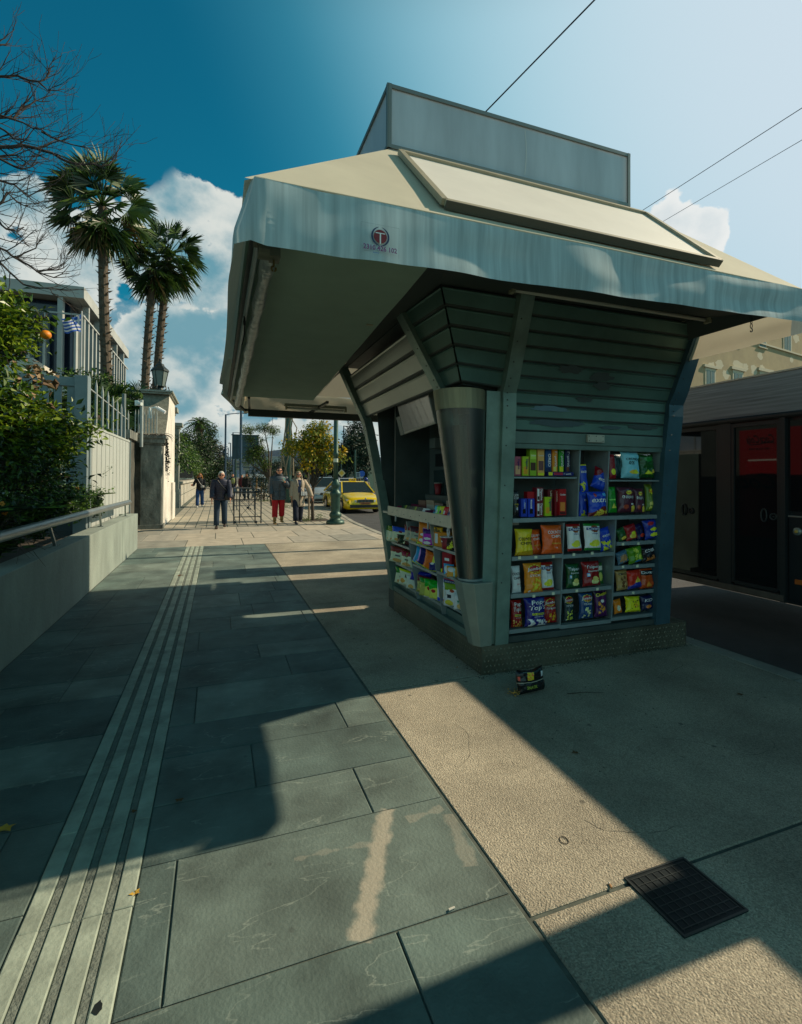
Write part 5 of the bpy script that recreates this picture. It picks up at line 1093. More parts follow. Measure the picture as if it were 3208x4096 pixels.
# white framed roof panel on the front slope
NS = Vector((0, -.853, .86)).normalized(); SP = (0, CY0+.03, ZE-.004)
q = [atp(*[v*1.8782 for v in p], Vector(SP)+NS*.03, NS) for p in ((852, 330), (945, 437), (1528, 562), (1372, 460))]
b = MB(); b.prism([q[0], q[1], q[2], q[3]], NS*.012); fr = b.build('roof_panel', SIGNW, canopy)
b = MB(); w = .035
for a, c in ((q[0], q[1]), (q[1], q[2]), (q[2], q[3]), (q[3], q[0])):
    d = (c-a).normalized(); s_ = d.cross(NS); b.prism([a-s_*w/2, c-s_*w/2, c+s_*w/2, a+s_*w/2], NS*.03)
b.build('panel_frame', mat('panel_frame', (.42, .38, .27), .5, .2, var=.15, vscale=8), fr)
b = MB()
for a, c in ((q[1], q[2]),):
    d = (c-a).normalized(); s_ = d.cross(NS); b.prism([a+s_*w/2-NS*.012, c+s_*w/2-NS*.012, c+s_*w/2+NS*.031, a+s_*w/2+NS*.031], s_*.008)
b.build('frame_edge', mat('frame_edge', (.07, .075, .06), .6), fr)
# sign box on the roof
zt, zb_ = 3.985, 3.60
sg = MB(); sg.box((RX0, RY0, zb_-.05), (RX1+.02, RY1, zt)); sgo = sg.build('sign_box', SIGN, K)
b = MB(); w = .022
for z in (zb_-.02, zt-.022): b.box((RX0-.004, RY0-.012, z), (RX1+.024, RY0-.001, z+.024)); b.box((RX0-.012, RY0-.002, z), (RX0-.001, RY1, z+.024))
for x in (RX0-.006, RX1-.001): b.box((x, RY0-.014, zb_-.02), (x+w, RY0-.001, zt+.003))
b.box((RX0-.014, RY0-.012, zb_-.02), (RX0-.001, RY0+.012, zt+.003))
b.build('sign_frame', mat('sign_frame', (.22, .23, .21), .45, .5), sgo)
b = MB(); pts = [(2.0+.05*0+.012*math.sin(t*3), RY0-.002, zb_+.03+.31*t) for t in [k/10 for k in range(11)]]
for a, c in zip(pts, pts[1:]): b.add([a, (a[0]+.006, a[1], a[2]), (c[0]+.006, c[1], c[2]), c], [(0, 1, 2, 3)])
b.build('sign_crease', mat('sign_crease', (.7, .7, .66), .3), sgo)
# sticker on the valance
ST = at(1520, 950, 'y', CY0-.022); v_ = Z; y_ = CY0-.026
def disc(b, c, r0, r1, a0, a1, off, mi, n=30, el=1.0, th=lambda t: 1, tiltp=0):
    P = []
    for k in range(n+1):
        a = a0+(a1-a0)*k/n; f = th(k/n); 
        for r in (r0 if r0 == 0 else r1-(r1-r0)*f, r1): 
            x_, z_ = math.cos(a)*r, math.sin(a)*r*el; P.append((c.x+x_*math.cos(tiltp)-z_*math.sin(tiltp), y_-off, c.z+x_*math.sin(tiltp)+z_*math.cos(tiltp)))
    for k in range(n): b.add([P[2*k], P[2*k+1], P[2*k+3], P[2*k+2]], [(0, 1, 2, 3)], mi)
st = MB()
for (xa, za, xb, zb2) in ((-.088, .013, -.0868, .155), (.0868, .02, .088, .155), (-.0868, .1538, .0868, .155)): st.add([(ST.x+xa, y_, ZB+za), (ST.x+xb, y_, ZB+za), (ST.x+xb, y_, ZB+zb2), (ST.x+xa, y_, ZB+zb2)], [(0, 1, 2, 3)], 0)
st.v = st.v
sto = st.build('sticker', mat('sticker_film', (.30, .40, .42), .5, var=.1, vscale=30), val)
c = Vector((ST.x, y_, ZB+.103))
b = MB(); disc(b, c, 0, .030, 0, 2*PI, .001, 0); disc(b, c, .034, .042, PI*.55, PI*1.5, .001, 1, th=lambda t: math.sin(t*PI)**.6); disc(b, c, .034, .042, -PI*.5, PI*.45, .001, 1, th=lambda t: math.sin(t*PI)**.6)
b.build('round_emblem', [mat('emblem_red', (.22, .012, .02), .5), mat('emblem_navy', (.01, .04, .12), .5)], sto)
b = MB(); b.box((c.x-.022, y_-.0022, c.z+.012), (c.x+.022, y_-.0016, c.z+.016)); b.box((c.x-.003, y_-.0022, c.z-.034), (c.x+.003, y_-.0016, c.z+.012)); b.build('emblem_letter', pm((190, 200, 195)), sto)
textmb('2310 426 102', .030, (c.x, y_-.001, ZB+.040), X, Z, .001, .0006, wid=.155).build('phone_number', pm((110, 50, 100)), sto)
textmb('www', .012, (c.x-.02, y_-.001, ZB+.026), X, Z, .001, 0, wid=.03).build('small_print', pm((30, 90, 150)), sto)

# ------------------------------------------------------------------ bus
def bus():
    t = thing('city_bus', 'dark city bus standing at the kerb with glass doors beside the kiosk', 'bus', (XB, 0, -.13))
    BD = mat('bus_dark_paint', (.02, .026, .03), .4, .1); BG = mat('bus_glass', (.008, .012, .014), .03, spec=.45); BF = mat('bus_fascia', (.26, .30, .32), .5, .3, var=.4, vscale=4, streak=(1, .3, 12)); FR = mat('bus_door_frame', (.022, .028, .03), .5, .1)
    y0, y1 = -2.8, 5.6; xw = XB+2.4
    b = MB(); prof = [(XB, .29), (XB, 2.10), (XB-.006, 2.13), (XB+.0, 2.55), (XB+.05, 2.60), (XB+.5, 2.66), (xw-.5, 2.66), (xw, 2.5), (xw, .29)]
    b.prism([(XB+.012, y0, .29), (XB+.012, y0, 2.10), (XB+.012, y0, 2.52), (XB+.06, y0, 2.575), (XB+.5, y0, 2.65), (xw-.5, y0, 2.65), (xw, y0, 2.5), (xw, y0, .29)], (0, y1-y0, 0)); b.build('body', BD, t)
    b = MB(); b.box((XB-.02, y0, 2.145), (XB+.01, y1, 2.565)); b.build('fascia', BF, t)
    b = MB(); b.box((XB-.03, y0, 2.568), (XB+.05, y1, 2.585)); b.build('roof_edge', mat('roof_edge', (.55, .50, .40), .5), t)
    b = MB(); b.tube([(XB-.03, y0, 2.14), (XB-.03, y1, 2.14)], .03, 8); b.build('gutter_rail', FR, t)
    for (ya, yb) in ((4.00, 4.85), (3.36, 3.80)):
        d = MB(); d.box((XB-.012, ya, .42), (XB+.008, yb, 2.08)); do = d.build('door', BG, t)
        f = MB()
        for yy in (ya-.03, yb): f.box((XB-.03, yy, .40), (XB+.008, yy+.03, 2.10))
        f.box((XB-.03, ya, 2.061), (XB+.008, yb, 2.10)); f.box((XB-.03, ya, .385), (XB+.008, yb, .419)); f.build('door_frame', FR, do)
        g = MB(); yy = ya+.13 if ya < 3.5 else ya+.42
        pts = [(XB-.025, yy+.028*math.cos(a), 1.14+.065*math.sin(a)) for a in [k*2*PI/16 for k in range(17)]]; g.tube(pts, .007, 6); g.build('grab_handle', FR, do)
        g = MB(); pts = [(XB-.02, yy-.09+.03*math.cos(a), 1.13+.03*math.sin(a)) for a in [k*2*PI/16 for k in range(17)]]; g.tube(pts, .009, 6); g.ball((XB-.02, yy-.09, 1.13), (.006, .012, .012), 6); g.build('door_lock', FR, do)
    b = MB(); b.box((XB-.035, 3.832, .30), (XB+.008, 3.968, 2.125)); b.build('door_pillar', FR, t)
    b = MB(); b.box((XB-.045, 3.275, .30), (XB+.008, 3.325, 2.15)); b.build('door_pillar', FR, t)
    b = MB(); b.box((XB-.05, 3.29, .31), (XB+.005, 5.55, .37)); b.build('sill', mat('bus_sill', (.14, .12, .10), .6, .3, var=.3, vscale=8), t)
    w = MB(); w.box((XB-.004, 0.3, 1.20), (XB+.008, 3.26, 2.08)); w.build('window', BG, t)
    p = MB(); p.box((XB-.014, -2.7, .34), (XB+.008, 3.26, 1.14)); po_ = p.build('side_panel', BD, t)
    p = MB(); p.box((XB-.02, -2.7, 1.141), (XB+.008, 3.265, 1.153)); p.build('trim_strip', mat('bus_trim', (.55, .55, .5), .3, .6), t)
    p = MB(); p.lathe([(.038, 0), (.038, .012), (.02, .02)], (0, 0, 0), 18); p.v = [(XB-.014-v[2], 3.18+v[0], 1.005+v[1]) for v in p.v]; p.build('round_reflector', mat('round_reflector', (.25, .30, .28), .2, .4), t)
    p = MB(); p.lathe([(.016, 0), (.016, .006), (.008, .012)], (0, 0, 0), 12); p.v = [(XB-.036-v[2], 3.18+v[0], 1.005+v[1]) for v in p.v]; p.build('amber_lens', mat('amber_lens', (.7, .45, .1), .2), t)
    p = MB(); p.box((XB-.03, 3.10, .50), (XB-.012, 3.2, .545)); p.build('side_marker', mat('side_marker', (.55, .14, .03), .3), t)
    for yy in (1.2, -1.6):
        wv = MB(); wv.lathe([(.44, 0), (.47, .02), (.47, .24), (.3, .25)], (0, 0, 0), 24); wv.v = [(XB+.02+v[2], yy+v[0], .35+v[1]) for v in wv.v]; wv.build('wheel', BLACK, t)
bus()
# unseen panel added by the kerb to cast shade, just behind the right edge of view; its shadow falls across the cover
t = thing('shadow_panel', 'unseen tapered panel on a post, added at the kerb to cast a shadow', 'sign', (4.15, 1.3, 0))
b = MB(); b.hexa([(4.0, 1.10, .1), (4.06, 1.10, .1), (4.06, 1.50, .1), (4.0, 1.50, .1), (4.0, 1.10, 3.0), (4.06, 1.10, 3.0), (4.06, 1.27, 3.0), (4.0, 1.27, 3.0)]); b.build('shadow_panel_plate', GD, t)
b = MB(); b.tube([(4.03, 1.3, 0), (4.03, 1.3, .1)], .04, 10); b.build('post', GD, t)

# ------------------------------------------------------------------ left side
CONC = mat('planter_concrete', (.27, .32, .28), .85, var=.22, vscale=2.5, bump=.25, bscale=30, streak=(1, 1, .5))
pl = thing('planter', 'long low concrete planter wall at the left, shaded near and sunlit at its far end', 'planter', (-1.6, 5, 0))
yy = -6
for k, yb in enumerate((-2, 1.2, 4.3, 7.13, 9.9, 11.63)):
    zt_ = .735
    b = MB(); b.box((-1.78, yy+.004, 0), (-1.545+.003*(k % 2), yb-.004, zt_)); b.build('wall', CONC, pl, bevel=.006); yy = yb
b = MB(); b.box((-6.5, 11.45, 0), (-1.785, 11.62, .735)); b.build('end_wall', CONC, pl)
b = MB(); b.add([(-7, -6, .62), (-1.785, -6, .62), (-1.785, 11.45, .62), (-7, 11.45, .62)], [(0, 1, 2, 3)]); b.build('soil', mat('soil', (.06, .045, .03), .95, var=.4, vscale=10), pl)
RA = mat('brushed_steel_rail', (.34, .38, .37), .38, .7, var=.15, vscale=10)
t = thing('handrail', 'thick brushed steel handrail on slanted brackets above the planter wall', 'railing', (-1.65, 6, .735))
b = MB(); b.tube([(-1.60, -4, 1.045), (-1.60, 10.9, 1.005)], .046, 14); b.build('rail', RA, t, smooth=True)
for y in (-1.6, 1, 3.55, 5.9, 8.2, 10.35):
    b = MB(); b.tube([(-1.60, y+.12, .98), (-1.66, y+.55, .735)], .019, 4); b.box((-1.70, y+.50, .735), (-1.62, y+.62, .742)); b.build('bracket', RA, t)
# slatted gate, its post, white panel wall
GP = mat('gate_grey', (.23, .29, .30), .5, .2, var=.15, vscale=4)
t = thing('slatted_gate', 'tall grey steel gate of vertical slats behind the orange tree', 'gate', (-3, 8.8, .6))
gp = at(355, 1499, 'y', 8.6); 
b = MB(); b.box((gp.x-.17, 8.55, .5), (gp.x, 8.75, 3.0)); b.build('gate_post', GP, t, bevel=.004)
b = MB(); b.box((-7, 8.60, 2.84), (gp.x-.172, 8.70, 2.97)); b.build('top_rail', GP, t)
b = MB(); b.box((-7, 8.60, .95), (gp.x-.172, 8.70, 1.05)); b.build('bottom_rail', GP, t)
for k in range(26):
    x = gp.x-.235-k*.165; b = MB(); b.box((x-.045, 8.63, 1.05), (x+.045, 8.67, 2.84)); b.build('slat', GP, t)
WP = mat('white_steel_panel', (.48, .51, .47), .5, .1, var=.06, vscale=2)
t = thing('panel_wall', 'pale ribbed steel panel wall in the sun behind the planter', 'wall', (-1.9, 10.8, .7))
b = MB(); xs = -1.86
pts = []; y = 8.76; k = 0
while y < 12.62:
    w = .34; pts += [(xs, y), (xs, y+w-.035), (xs-.02, y+w-.02), (xs-.02, y+w)]; y += w
pts.append((xs, 12.62)); pts = [(p[0], min(p[1], 12.62)) for p in pts]
vs = [(p[0], p[1], z) for z in (.7, 2.27) for p in pts]; m_ = len(pts)
b.add(vs, [(i, i+1, i+1+m_, i+m_) for i in range(m_-1)]); b.build('sheet', WP, t)
b = MB(); b.box((xs-.08, 8.76, .7), (xs-.025, 12.62, 2.27)); b.box((xs-.09, 8.76, 2.271), (xs+.012, 12.64, 2.31)); b.build('frame', WP, t)
b = MB(); b.box((xs+.001, 12.625, .3), (xs+.03, 12.66, 2.31)); b.box((xs+.002, 8.76, .7), (xs+.02, 8.80, 2.26)); b.build('edge_strip', GP, t)
t = thing('gate_hinge_post', 'second grey post between the slatted gate and the pale panel wall', 'post', (gp.x+.1, 8.8, .6)); b = MB(); b.box((xs-.02, 8.66, .6), (xs+.06, 8.75, 2.4)); b.build('post_body', GP, t)
# old walls and pillars
OLD = mat('old_render', (.31, .32, .28), .9, col2=(.06, .068, .06), vscale=3.4, bump=.5, bscale=14, streak=(1.5, 1.5, .5)); OLDW = mat('old_white_wall', (.74, .70, .62), .85, var=.28, vscale=1.5, bump=.25, bscale=10); MOT = mat('mottled_render', (.20, .20, .16), .95, var=.35, vscale=9, bump=.5, bscale=25); STN = mat('grey_stone', (.28, .30, .26), .85, var=.25, vscale=3, bump=.3, bscale=20)
t = thing('old_gate_pillar', 'low old pillar with dead ivy trailing over its cap', 'pillar', (-1.8, 16.1, 0))
b = MB(); b.box((-2.06, 15.88, 0), (-1.50, 16.45, 2.42)); b.build('shaft', OLD, t, bevel=.02)
b = MB(); b.box((-2.09, 15.85, 2.42), (-1.47, 16.48, 2.47)); b.box((-2.14, 15.80, 2.471), (-1.42, 16.53, 2.60)); b.box((-2.18, 15.76, 2.601), (-1.39, 16.56, 2.68)); b.build('cap', OLD, t)
b = MB(); b.box((-2.10, 15.84, 0), (-1.46, 16.5, .12)); b.build('base', OLD, t)
t = thing('stub_wall', 'dark weathered stub of wall between the panel wall and the ivy pillar', 'wall', (-2.4, 15.5, 0))
b = MB(); b.box((-3.1, 14.6, 0), (-2.20, 16.0, 2.5)); b.build('wall', mat('dark_wall', (.09, .09, .075), .95, var=.4, vscale=3, bump=.5, bscale=14), t); b = MB(); b.box((-3.2, 14.5, 2.5), (-2.12, 15.9, 2.72)); b.build('coping', OLD, t)
# dead ivy
def ivy(name, lb, O, n, L, wdt, sd_, leafy=0):
    b = MB(); rd = random.Random(sd_)
    for k in range(n):
        p = Vector(O)+Vector((rd.uniform(-.1, .02), rd.uniform(-.05, wdt), rd.uniform(-.05, .1))); pts = [p.copy()]
        for s_ in range(8):
            p = p+Vector((rd.gauss(0.0, .02), rd.gauss(0, .05), -L*rd.uniform(.05, .14))); p.x = max(p.x, O[0]+.0); pts.append(p.copy())
        b.tube(pts, [.007*(1-i/10) for i in range(9)], 4, mi=0)
        for q in pts[1:]:
            for _ in range(2): b.ball(q+Vector((rd.gauss(.01, .01), rd.gauss(0, .03), rd.gauss(0, .03))), rd.uniform(.008, .02), 4, mi=1)
    b.build(name, [mat('vine_stem', (.03, .025, .02), .9), mat('vine_berry', (.02, .025, .02), .9)], label=lb, cat='vine')
ivy('dead_vine', 'dead black vine trailing down the sunlit side of the low pillar', (-1.42, 15.9, 2.62), 16, 1.3, .5, 3)
b = MB(); rd = random.Random(8)
for k in range(46):
    p = Vector((rd.uniform(-2.25, -1.4), rd.uniform(15.72, 16.5), 2.69)); d = Vector((rd.gauss(0, 1), rd.gauss(0, 1), rd.uniform(-.1, .35)))*.16
    b.tube([p, p+d*.5+Z*.03, p+d-Z*.04, p+d*1.3-Z*.16], [.012, .010, .007, .003], 4)
b.build('dead_vine', MATS['vine_stem'], label='tangle of dead vine heaped on the cap of the low pillar', cat='vine')
t = thing('tall_gate_wall', 'tall white wall end with a sweeping curved shoulder and lantern pier', 'wall', (-1.8, 18, 0))
prof = [(16.5, 0), (16.5, 2.60), (16.75, 2.68), (17.2, 2.95), (17.7, 3.35), (18.1, 3.9), (18.25, 4.22), (20.6, 4.22), (20.6, 0)]
b = MB(); b.prism([(-2.3, y, z) for y, z in prof], (.78, 0, 0)); n_ = len(prof)
for i, f in enumerate(b.f):
    vs_ = [b.v[q] for q in f]; nx = abs(sum(v[0] for v in vs_)/len(vs_)+1.52) < .01
    b.mi[i] = 1 if (nx and len(f) > 4) else 0
b.build('wall', [MOT, OLDW], t)
b = MB(); b.box((-2.34, 18.05, 4.222), (-1.46, 20.75, 4.28)); b.box((-2.38, 18.0, 4.281), (-1.40, 20.85, 4.34)); b.build('coping', STN, t)
b = MB(); b.box((-1.515, 19.2, 0), (-1.46, 20.2, 1.3)); b.build('repair_patch', OLDW, t)
def lantern():
    t = thing('lantern', 'black iron lantern with frosted panes on the tall white wall', 'lantern', (-1.95, 18.6, 4.38))
    O = Vector(at(640, 1500, 'y', 18.6)); O.z = 4.34; IR = mat('black_iron', (.02, .03, .03), .5, .4)
    b = MB(); b.lathe([(.28, 0), (.24, .05), (.12, .09), (.10, .16), (.16, .20)], O, 12)
    for a in range(6): c, s_ = math.cos(a*PI/3+.3), math.sin(a*PI/3+.3); b.tube([O+Vector((c*.12, s_*.12, .05)), O+Vector((c*.30, s_*.30, .10)), O+Vector((c*.26, s_*.26, .22))], .022, 5)
    b.build('stand', IR, t)
    b = MB(); b.lathe([(.15, .22), (.25, .72)], O, 6); b.build('pane', mat('frosted_pane', (.16, .20, .19), .35), t)
    b = MB()
    for k in range(6): c, s_ = math.cos(k*PI/3), math.sin(k*PI/3); b.tube([O+Vector((c*.155, s_*.155, .21)), O+Vector((c*.257, s_*.257, .73))], .014, 4)
    b.lathe([(.29, .72), (.27, .78), (.14, .90), (.12, .96), (.05, 1.0), (.03, 1.08), (.045, 1.11), (.01, 1.17)], O, 6); b.build('hood', IR, t)
lantern()
# spiked railing on the wall behind
SPK = mat('spike_rail_grey', (.32, .36, .35), .6, .2, var=.2, vscale=6)
t = thing('spiked_railing', 'grey spiked railing with pointed bars above the old wall', 'railing', (-3, 14, 2.5))
for k, (x, y, zt_) in enumerate([(-2.02-.02*k, 9.6+k*.62, 3.22+.0*k) for k in range(9)]):
    b = MB(); b.tube([(x, y, 2.2), (x, y, zt_-.12), (x, y, zt_)], [.022, .022, .004], 6); b.build('bar', SPK, t)
b = MB(); b.tube([(-2.02, 9.4, 2.98), (-2.2, 14.7, 2.98)], .014, 4); b.build('cross_bar', SPK, t)
for k in range(8):
    x, y = -2.10+k*.075, 15.2+.0*k; b = MB(); b.tube([(x, y, 2.7), (x, y, 3.22), (x, y, 3.33)], [.016, .016, .003], 5); b.build('bar', SPK, t)
t = thing('camera_post', 'thin grey post carrying a small white security camera dome', 'post', (-1.93, 13.8, 2.0))
cp_ = at(567, 1600, 'y', 15.0); b = MB(); b.tube([(cp_.x, 15, 2.3), (cp_.x, 15, cp_.z)], .045, 8); b.build('pole', SPK, t)
b = MB(); b.box((cp_.x-.16, 14.95, cp_.z-.16), (cp_.x-.06, 15.05, cp_.z-.02)); b.tube([(cp_.x-.08, 14.95, cp_.z-.1), (cp_.x+.02, 14.85, cp_.z-.13)], .045, 8); b.build('camera', pm((190, 195, 190)), t)
p2_ = at(496, 1575, 'y', 14.4); t = thing('steel_mast', 'dark grey steel mast behind the spiked railing', 'post', (p2_.x, 14.4, 1.5)); b = MB(); b.tube([(p2_.x, 14.4, 2.0), (p2_.x, 14.4, p2_.z)], .05, 8); b.build('pole', mat('mast_grey', (.13, .17, .17), .6), t)
cw = at(620, 1640, 'y', 15.7)
t = thing('security_camera', 'white bullet security camera on a bracket above the ivy pillar', 'camera', (cw.x, 15.7, cw.z)); 
b = MB(); b.tube([cw+Vector((-.12, 0, -.25)), cw+Vector((-.12, 0, .05)), cw+Vector((.02, 0, .07)), cw+Vector((.10, -.02, .03))], [.05, .05, .045, .04], 7); b.build('bracket', pm((200, 200, 192)), t)
b = MB(); b.tube([cw+Vector((.06, 0, .06)), cw+Vector((.27, -.05, -.06))], [.06, .05], 9); b.build('camera_body', pm((205, 205, 198)), t)
# piers and low stone wall with scrollwork
def pier(y, x, w, h, lb):
    t = thing('stone_pier', lb, 'pillar', (x, y, 0), 'stone piers along the garden wall')
    b = MB(); b.box((x-w, y, .9), (x, y+w, h-.25)); b.build('shaft', STN, t); b = MB(); b.box((x-w-.06, y-.06, 0), (x+.06, y+w+.06, .9)); b.build('base', STN, t)
    b = MB(); b.box((x-w-.05, y-.05, h-.25), (x+.05, y+w+.05, h-.15)); b.box((x-w-.14, y-.14, h-.149), (x+.14, y+w+.14, h)); b.build('cap', STN, t)
pier(20.9, -1.60, .6, 4.15, 'tall stone pier with a wide cap right behind the white wall')
pier(26.3, -1.75, .75, 4.1, 'second stone pier with a wide cap where the low stone wall begins')
t = thing('low_stone_wall', 'low pale stone wall in large blocks running into the distance', 'wall', (-1.6, 36, 0))
b = MB(); b.box((-2.3, 27.1, 0), (-1.72, 60, 1.15)); b.build('wall', mat('pale_ashlar', (.50, .47, .39), .85, var=.25, vscale=2, bump=.3, bscale=12), t)
b = MB(); b.box((-2.4, 27.1, 1.15), (-1.62, 60, 1.27)); b.build('coping', MATS['pale_ashlar'], t)
b = MB()
for k in range(26): y = 27.1+k*1.25; b.box((-1.722, y, .0), (-1.712, y+.03, 1.15)); 
b.box((-1.722, 27.1, .56), (-1.7125, 60, .59)); b.build('joint', GROUT, t)
t = thing('scroll_railing', 'black wrought iron scrollwork railing standing on the low stone wall', 'railing', (-2, 36, 1.27))
for k in range(16):
    b = MB(); y = 27.5+k*1.1
    for s_, r0 in ((1, .28), (-1, .2)):
        pts = [(-1.9, y+s_*(.25+math.cos(a)*r0*(1-a/14)), 1.62+s_*.06+math.sin(a)*r0*(1-a/14)) for a in [q*.55 for q in range(18)]]; b.tube(pts, .03, 4)
    b.tube([(-1.9, y-.5, 1.33), (-1.9, y+.5, 1.33)], .03, 4); b.build('scroll', mat('wrought_iron', (.008, .014, .016), .6), t)
t = thing('sheet_fence', 'grey green corrugated sheet fence behind the scrollwork', 'fence', (-2.3, 38, 1.2))
b = MB(); pts = []; y = 27.0
while y < 62: pts += [(-2.32, y), (-2.32, y+.5), (-2.42, y+.56), (-2.42, y+.9)]; y += .96
vs = [(p[0], p[1], z) for z in (1.2, 2.85) for p in pts]; m_ = len(pts); b.add(vs, [(i, i+1, i+1+m_, i+m_) for i in range(m_-1)]); b.build('sheet', mat('sheet_fence', (.12, .18, .175), .7, var=.2, vscale=2), t)

# ------------------------------------------------------------------ greenery
LG = [mat('citrus_leaf_dark', (.022, .060, .010), .38, var=.3, vscale=20, trans=.2), mat('citrus_leaf_mid', (.085, .17, .014), .36, var=.3, vscale=20, trans=.25), mat('citrus_leaf_light', (.24, .34, .02), .38, var=.3, vscale=20, trans=.3)]
DG_ = [mat('hedge_leaf_dark', (.010, .032, .012), .5, trans=.15), mat('hedge_leaf_mid', (.035, .09, .016), .5, trans=.2), mat('hedge_leaf_light', (.10, .19, .025), .5, trans=.25)]
BK = mat('bark', (.07, .055, .04), .9, var=.4, vscale=12, bump=.6, bscale=30)
def zp(f, x, y, dep): return at(*f(x, y), 'y', dep)
def tree(name, lb, cat, blobs, nleaf, size, mats_, base, grp=None, seed=1, twigs=8, trunk_r=.06, droop=0, aspect=.42, shell=.35, clampx=None):
    t = thing(name, lb, cat, base, grp); b = MB(); rd = random.Random(seed); base = Vector(base)
    cs = [Vector(c) for c, r in blobs]; cen = sum(cs, Vector())/len(cs); fork = base.lerp(cen, .45); fork.x = base.x+(cen.x-base.x)*.2; fork.y = base.y+(cen.y-base.y)*.2
    b.tube([base, base.lerp(fork, .5)+Vector((rd.gauss(0, .03), rd.gauss(0, .03), 0)), fork], [trunk_r, trunk_r*.85, trunk_r*.7], 8)
    for c in cs:
        mid = fork.lerp(c, .5)+Vector((rd.gauss(0, .1), rd.gauss(0, .1), rd.uniform(0, .1)))*(c-fork).length*.5; b.tube([fork, mid, c], [trunk_r*.5, trunk_r*.35, trunk_r*.12], 5)
        for _ in range(twigs):
            d = Vector((rd.gauss(0, 1), rd.gauss(0, 1), rd.gauss(0, 1))).normalized(); rr = [r for c2, r in blobs if Vector(c2) == c][0]; rr = rr if not hasattr(rr, '__len__') else sum(rr)/3
            b.tube([c, c+d*rr*.6, c+d*rr*1.05+Z*.02], [trunk_r*.1, trunk_r*.07, trunk_r*.03], 4)
    b.build('trunk', BK, t)
    b = MB(); leaves(b, blobs, nleaf, size, len(mats_), seed=seed, droop=droop, aspect=aspect, shell=shell)
    if clampx is not None: b.v = [((min(x, clampx-.25*(hash((round(x, 3), round(z, 3))) % 100)/100) if (x > clampx and z < 1.22) else x), y, z) for x, y, z in b.v]
    b.build('crown', mats_, t, smooth=False)
    return t
ot = tree('orange_tree', 'orange tree with glossy dark leaves and one orange fruit at the far left', 'tree',
     [(zp(r1, 0, 590, 5.6), (.20, .4, .17)), (zp(r1, 110, 610, 5.8), (.18, .3, .11)), (zp(r1, 30, 720, 5.6), (.20, .4, .15)), (zp(r1, 160, 700, 5.8), (.14, .25, .09)), (zp(r1, 20, 830, 5.6), (.16, .3, .10)), (zp(r1, 290, 630, 5.9), (.10, .12, .035)), (zp(r1, 250, 730, 5.9), (.05, .1, .05)), (zp(r1, -220, 700, 5.4), (.4, .6, .5)), (zp(r1, 150, 840, 5.7), (.07, .1, .05))], 2600, .085, LG, (-3.0, 5.7, .6), seed=4, trunk_r=.07)
fr_ = zp(r1, 307, 737, 5.5); b = MB(); b.ball(fr_, (.046, .046, .042), 12); b.tube([fr_+Z*.04, fr_+Z*.07+X*-.02, fr_+Z*.11-X*.06], .003, 5, mi=1); fr__ = b.build('orange', [mat('orange_peel', (.80, .25, .01), .45, bump=.15, bscale=200), MATS['bark']], ot, smooth=True)
tree('citrus_bush', 'broad citrus bush with bright yellow-green leaves spilling over the planter', 'shrub',
     [(zp(r1, 40, 1200, 6.0), (.26, .4, .12)), (zp(r1, 180, 1290, 6.3), (.20, .35, .08)), (zp(r1, 310, 1330, 6.6), (.22, .35, .12)), (zp(r1, 120, 1400, 6.2), (.36, .4, .20)), (zp(r1, 300, 1430, 6.8), (.28, .35, .17)), (zp(r1, 420, 1400, 7.0), (.18, .25, .10)), (zp(r1, 540, 1390, 7.3), (.16, .15, .035)), (zp(r1, 620, 1370, 7.4), (.12, .12, .035)), (zp(r1, 460, 1490, 7.0), (.13, .15, .05)), (zp(r1, -150, 1330, 5.8), (.45, .5, .3)), (zp(r1, 520, 1680, 7.2), (.05, .08, .03)), (zp(r1, 250, 1530, 6.5), (.3, .3, .10))], 6500, .095, LG, (-2.9, 6.4, .6), clampx=-1.76, seed=9, trunk_r=.05)
tree('creeping_shrub', 'dark low shrub with tiny orange flowers behind the handrail', 'shrub',
     [(zp(r1, 20, 1600, 5.8), (.35, .4, .18)), (zp(r1, 200, 1650, 6.4), (.34, .4, .17)), (zp(r1, 350, 1740, 7.2), (.32, .4, .15)), (zp(r1, 120, 1780, 6.2), (.4, .5, .2)), (zp(r1, 330, 1850, 7.4), (.4, .5, .17)), (zp(r1, 520, 1830, 8.6), (.32, .5, .13)), (zp(r1, 640, 1830, 9.2), (.22, .4, .10)), (zp(r1, 480, 1900, 8.2), (.35, .5, .13)), (zp(r1, 180, 1920, 6.4), (.5, .6, .2)), (zp(r1, 0, 2020, 5.2), (.6, .6, .2)), (zp(r1, 620, 1900, 9.2), (.28, .5, .08)), (zp(r1, 300, 1980, 6.6), (.35, .5, .12)), (zp(r1, 150, 2080, 5.4), (.4, .5, .14))], 13000, .055, DG_, (-3.2, 7.4, .6), clampx=-1.76, seed=12, trunk_r=.03, aspect=.6)
for k, (x, y, lb) in enumerate(((520, 1768, 'tiny orange blossom on the creeping shrub, the highest one'), (440, 1842, 'tiny orange blossom low in the middle of the creeping shrub'), (612, 1888, 'tiny orange blossom near the handrail at the right of the shrub'), (12, 1872, 'tiny yellow blossom at the far left of the shrub'), (30, 1930, 'tiny yellow blossom just above the rail at the left'))):
    p = at(*r1(x, y), 'x', -1.80-.05*k if x > 400 else -1.75); b = MB()
    for q in range(5): a = q*2*PI/5; b.ball(p+Vector((math.cos(a)*.014, 0, math.sin(a)*.014)), (.012, .008, .012), 5)
    b.build('blossom', mat('blossom_orange', (.75, .28, .03), .6), label=lb, cat='flower', group='small blossoms on the planter shrubs')
p = zp(r1, 720, 1780, 9.6); b = MB(); rd = random.Random(2)
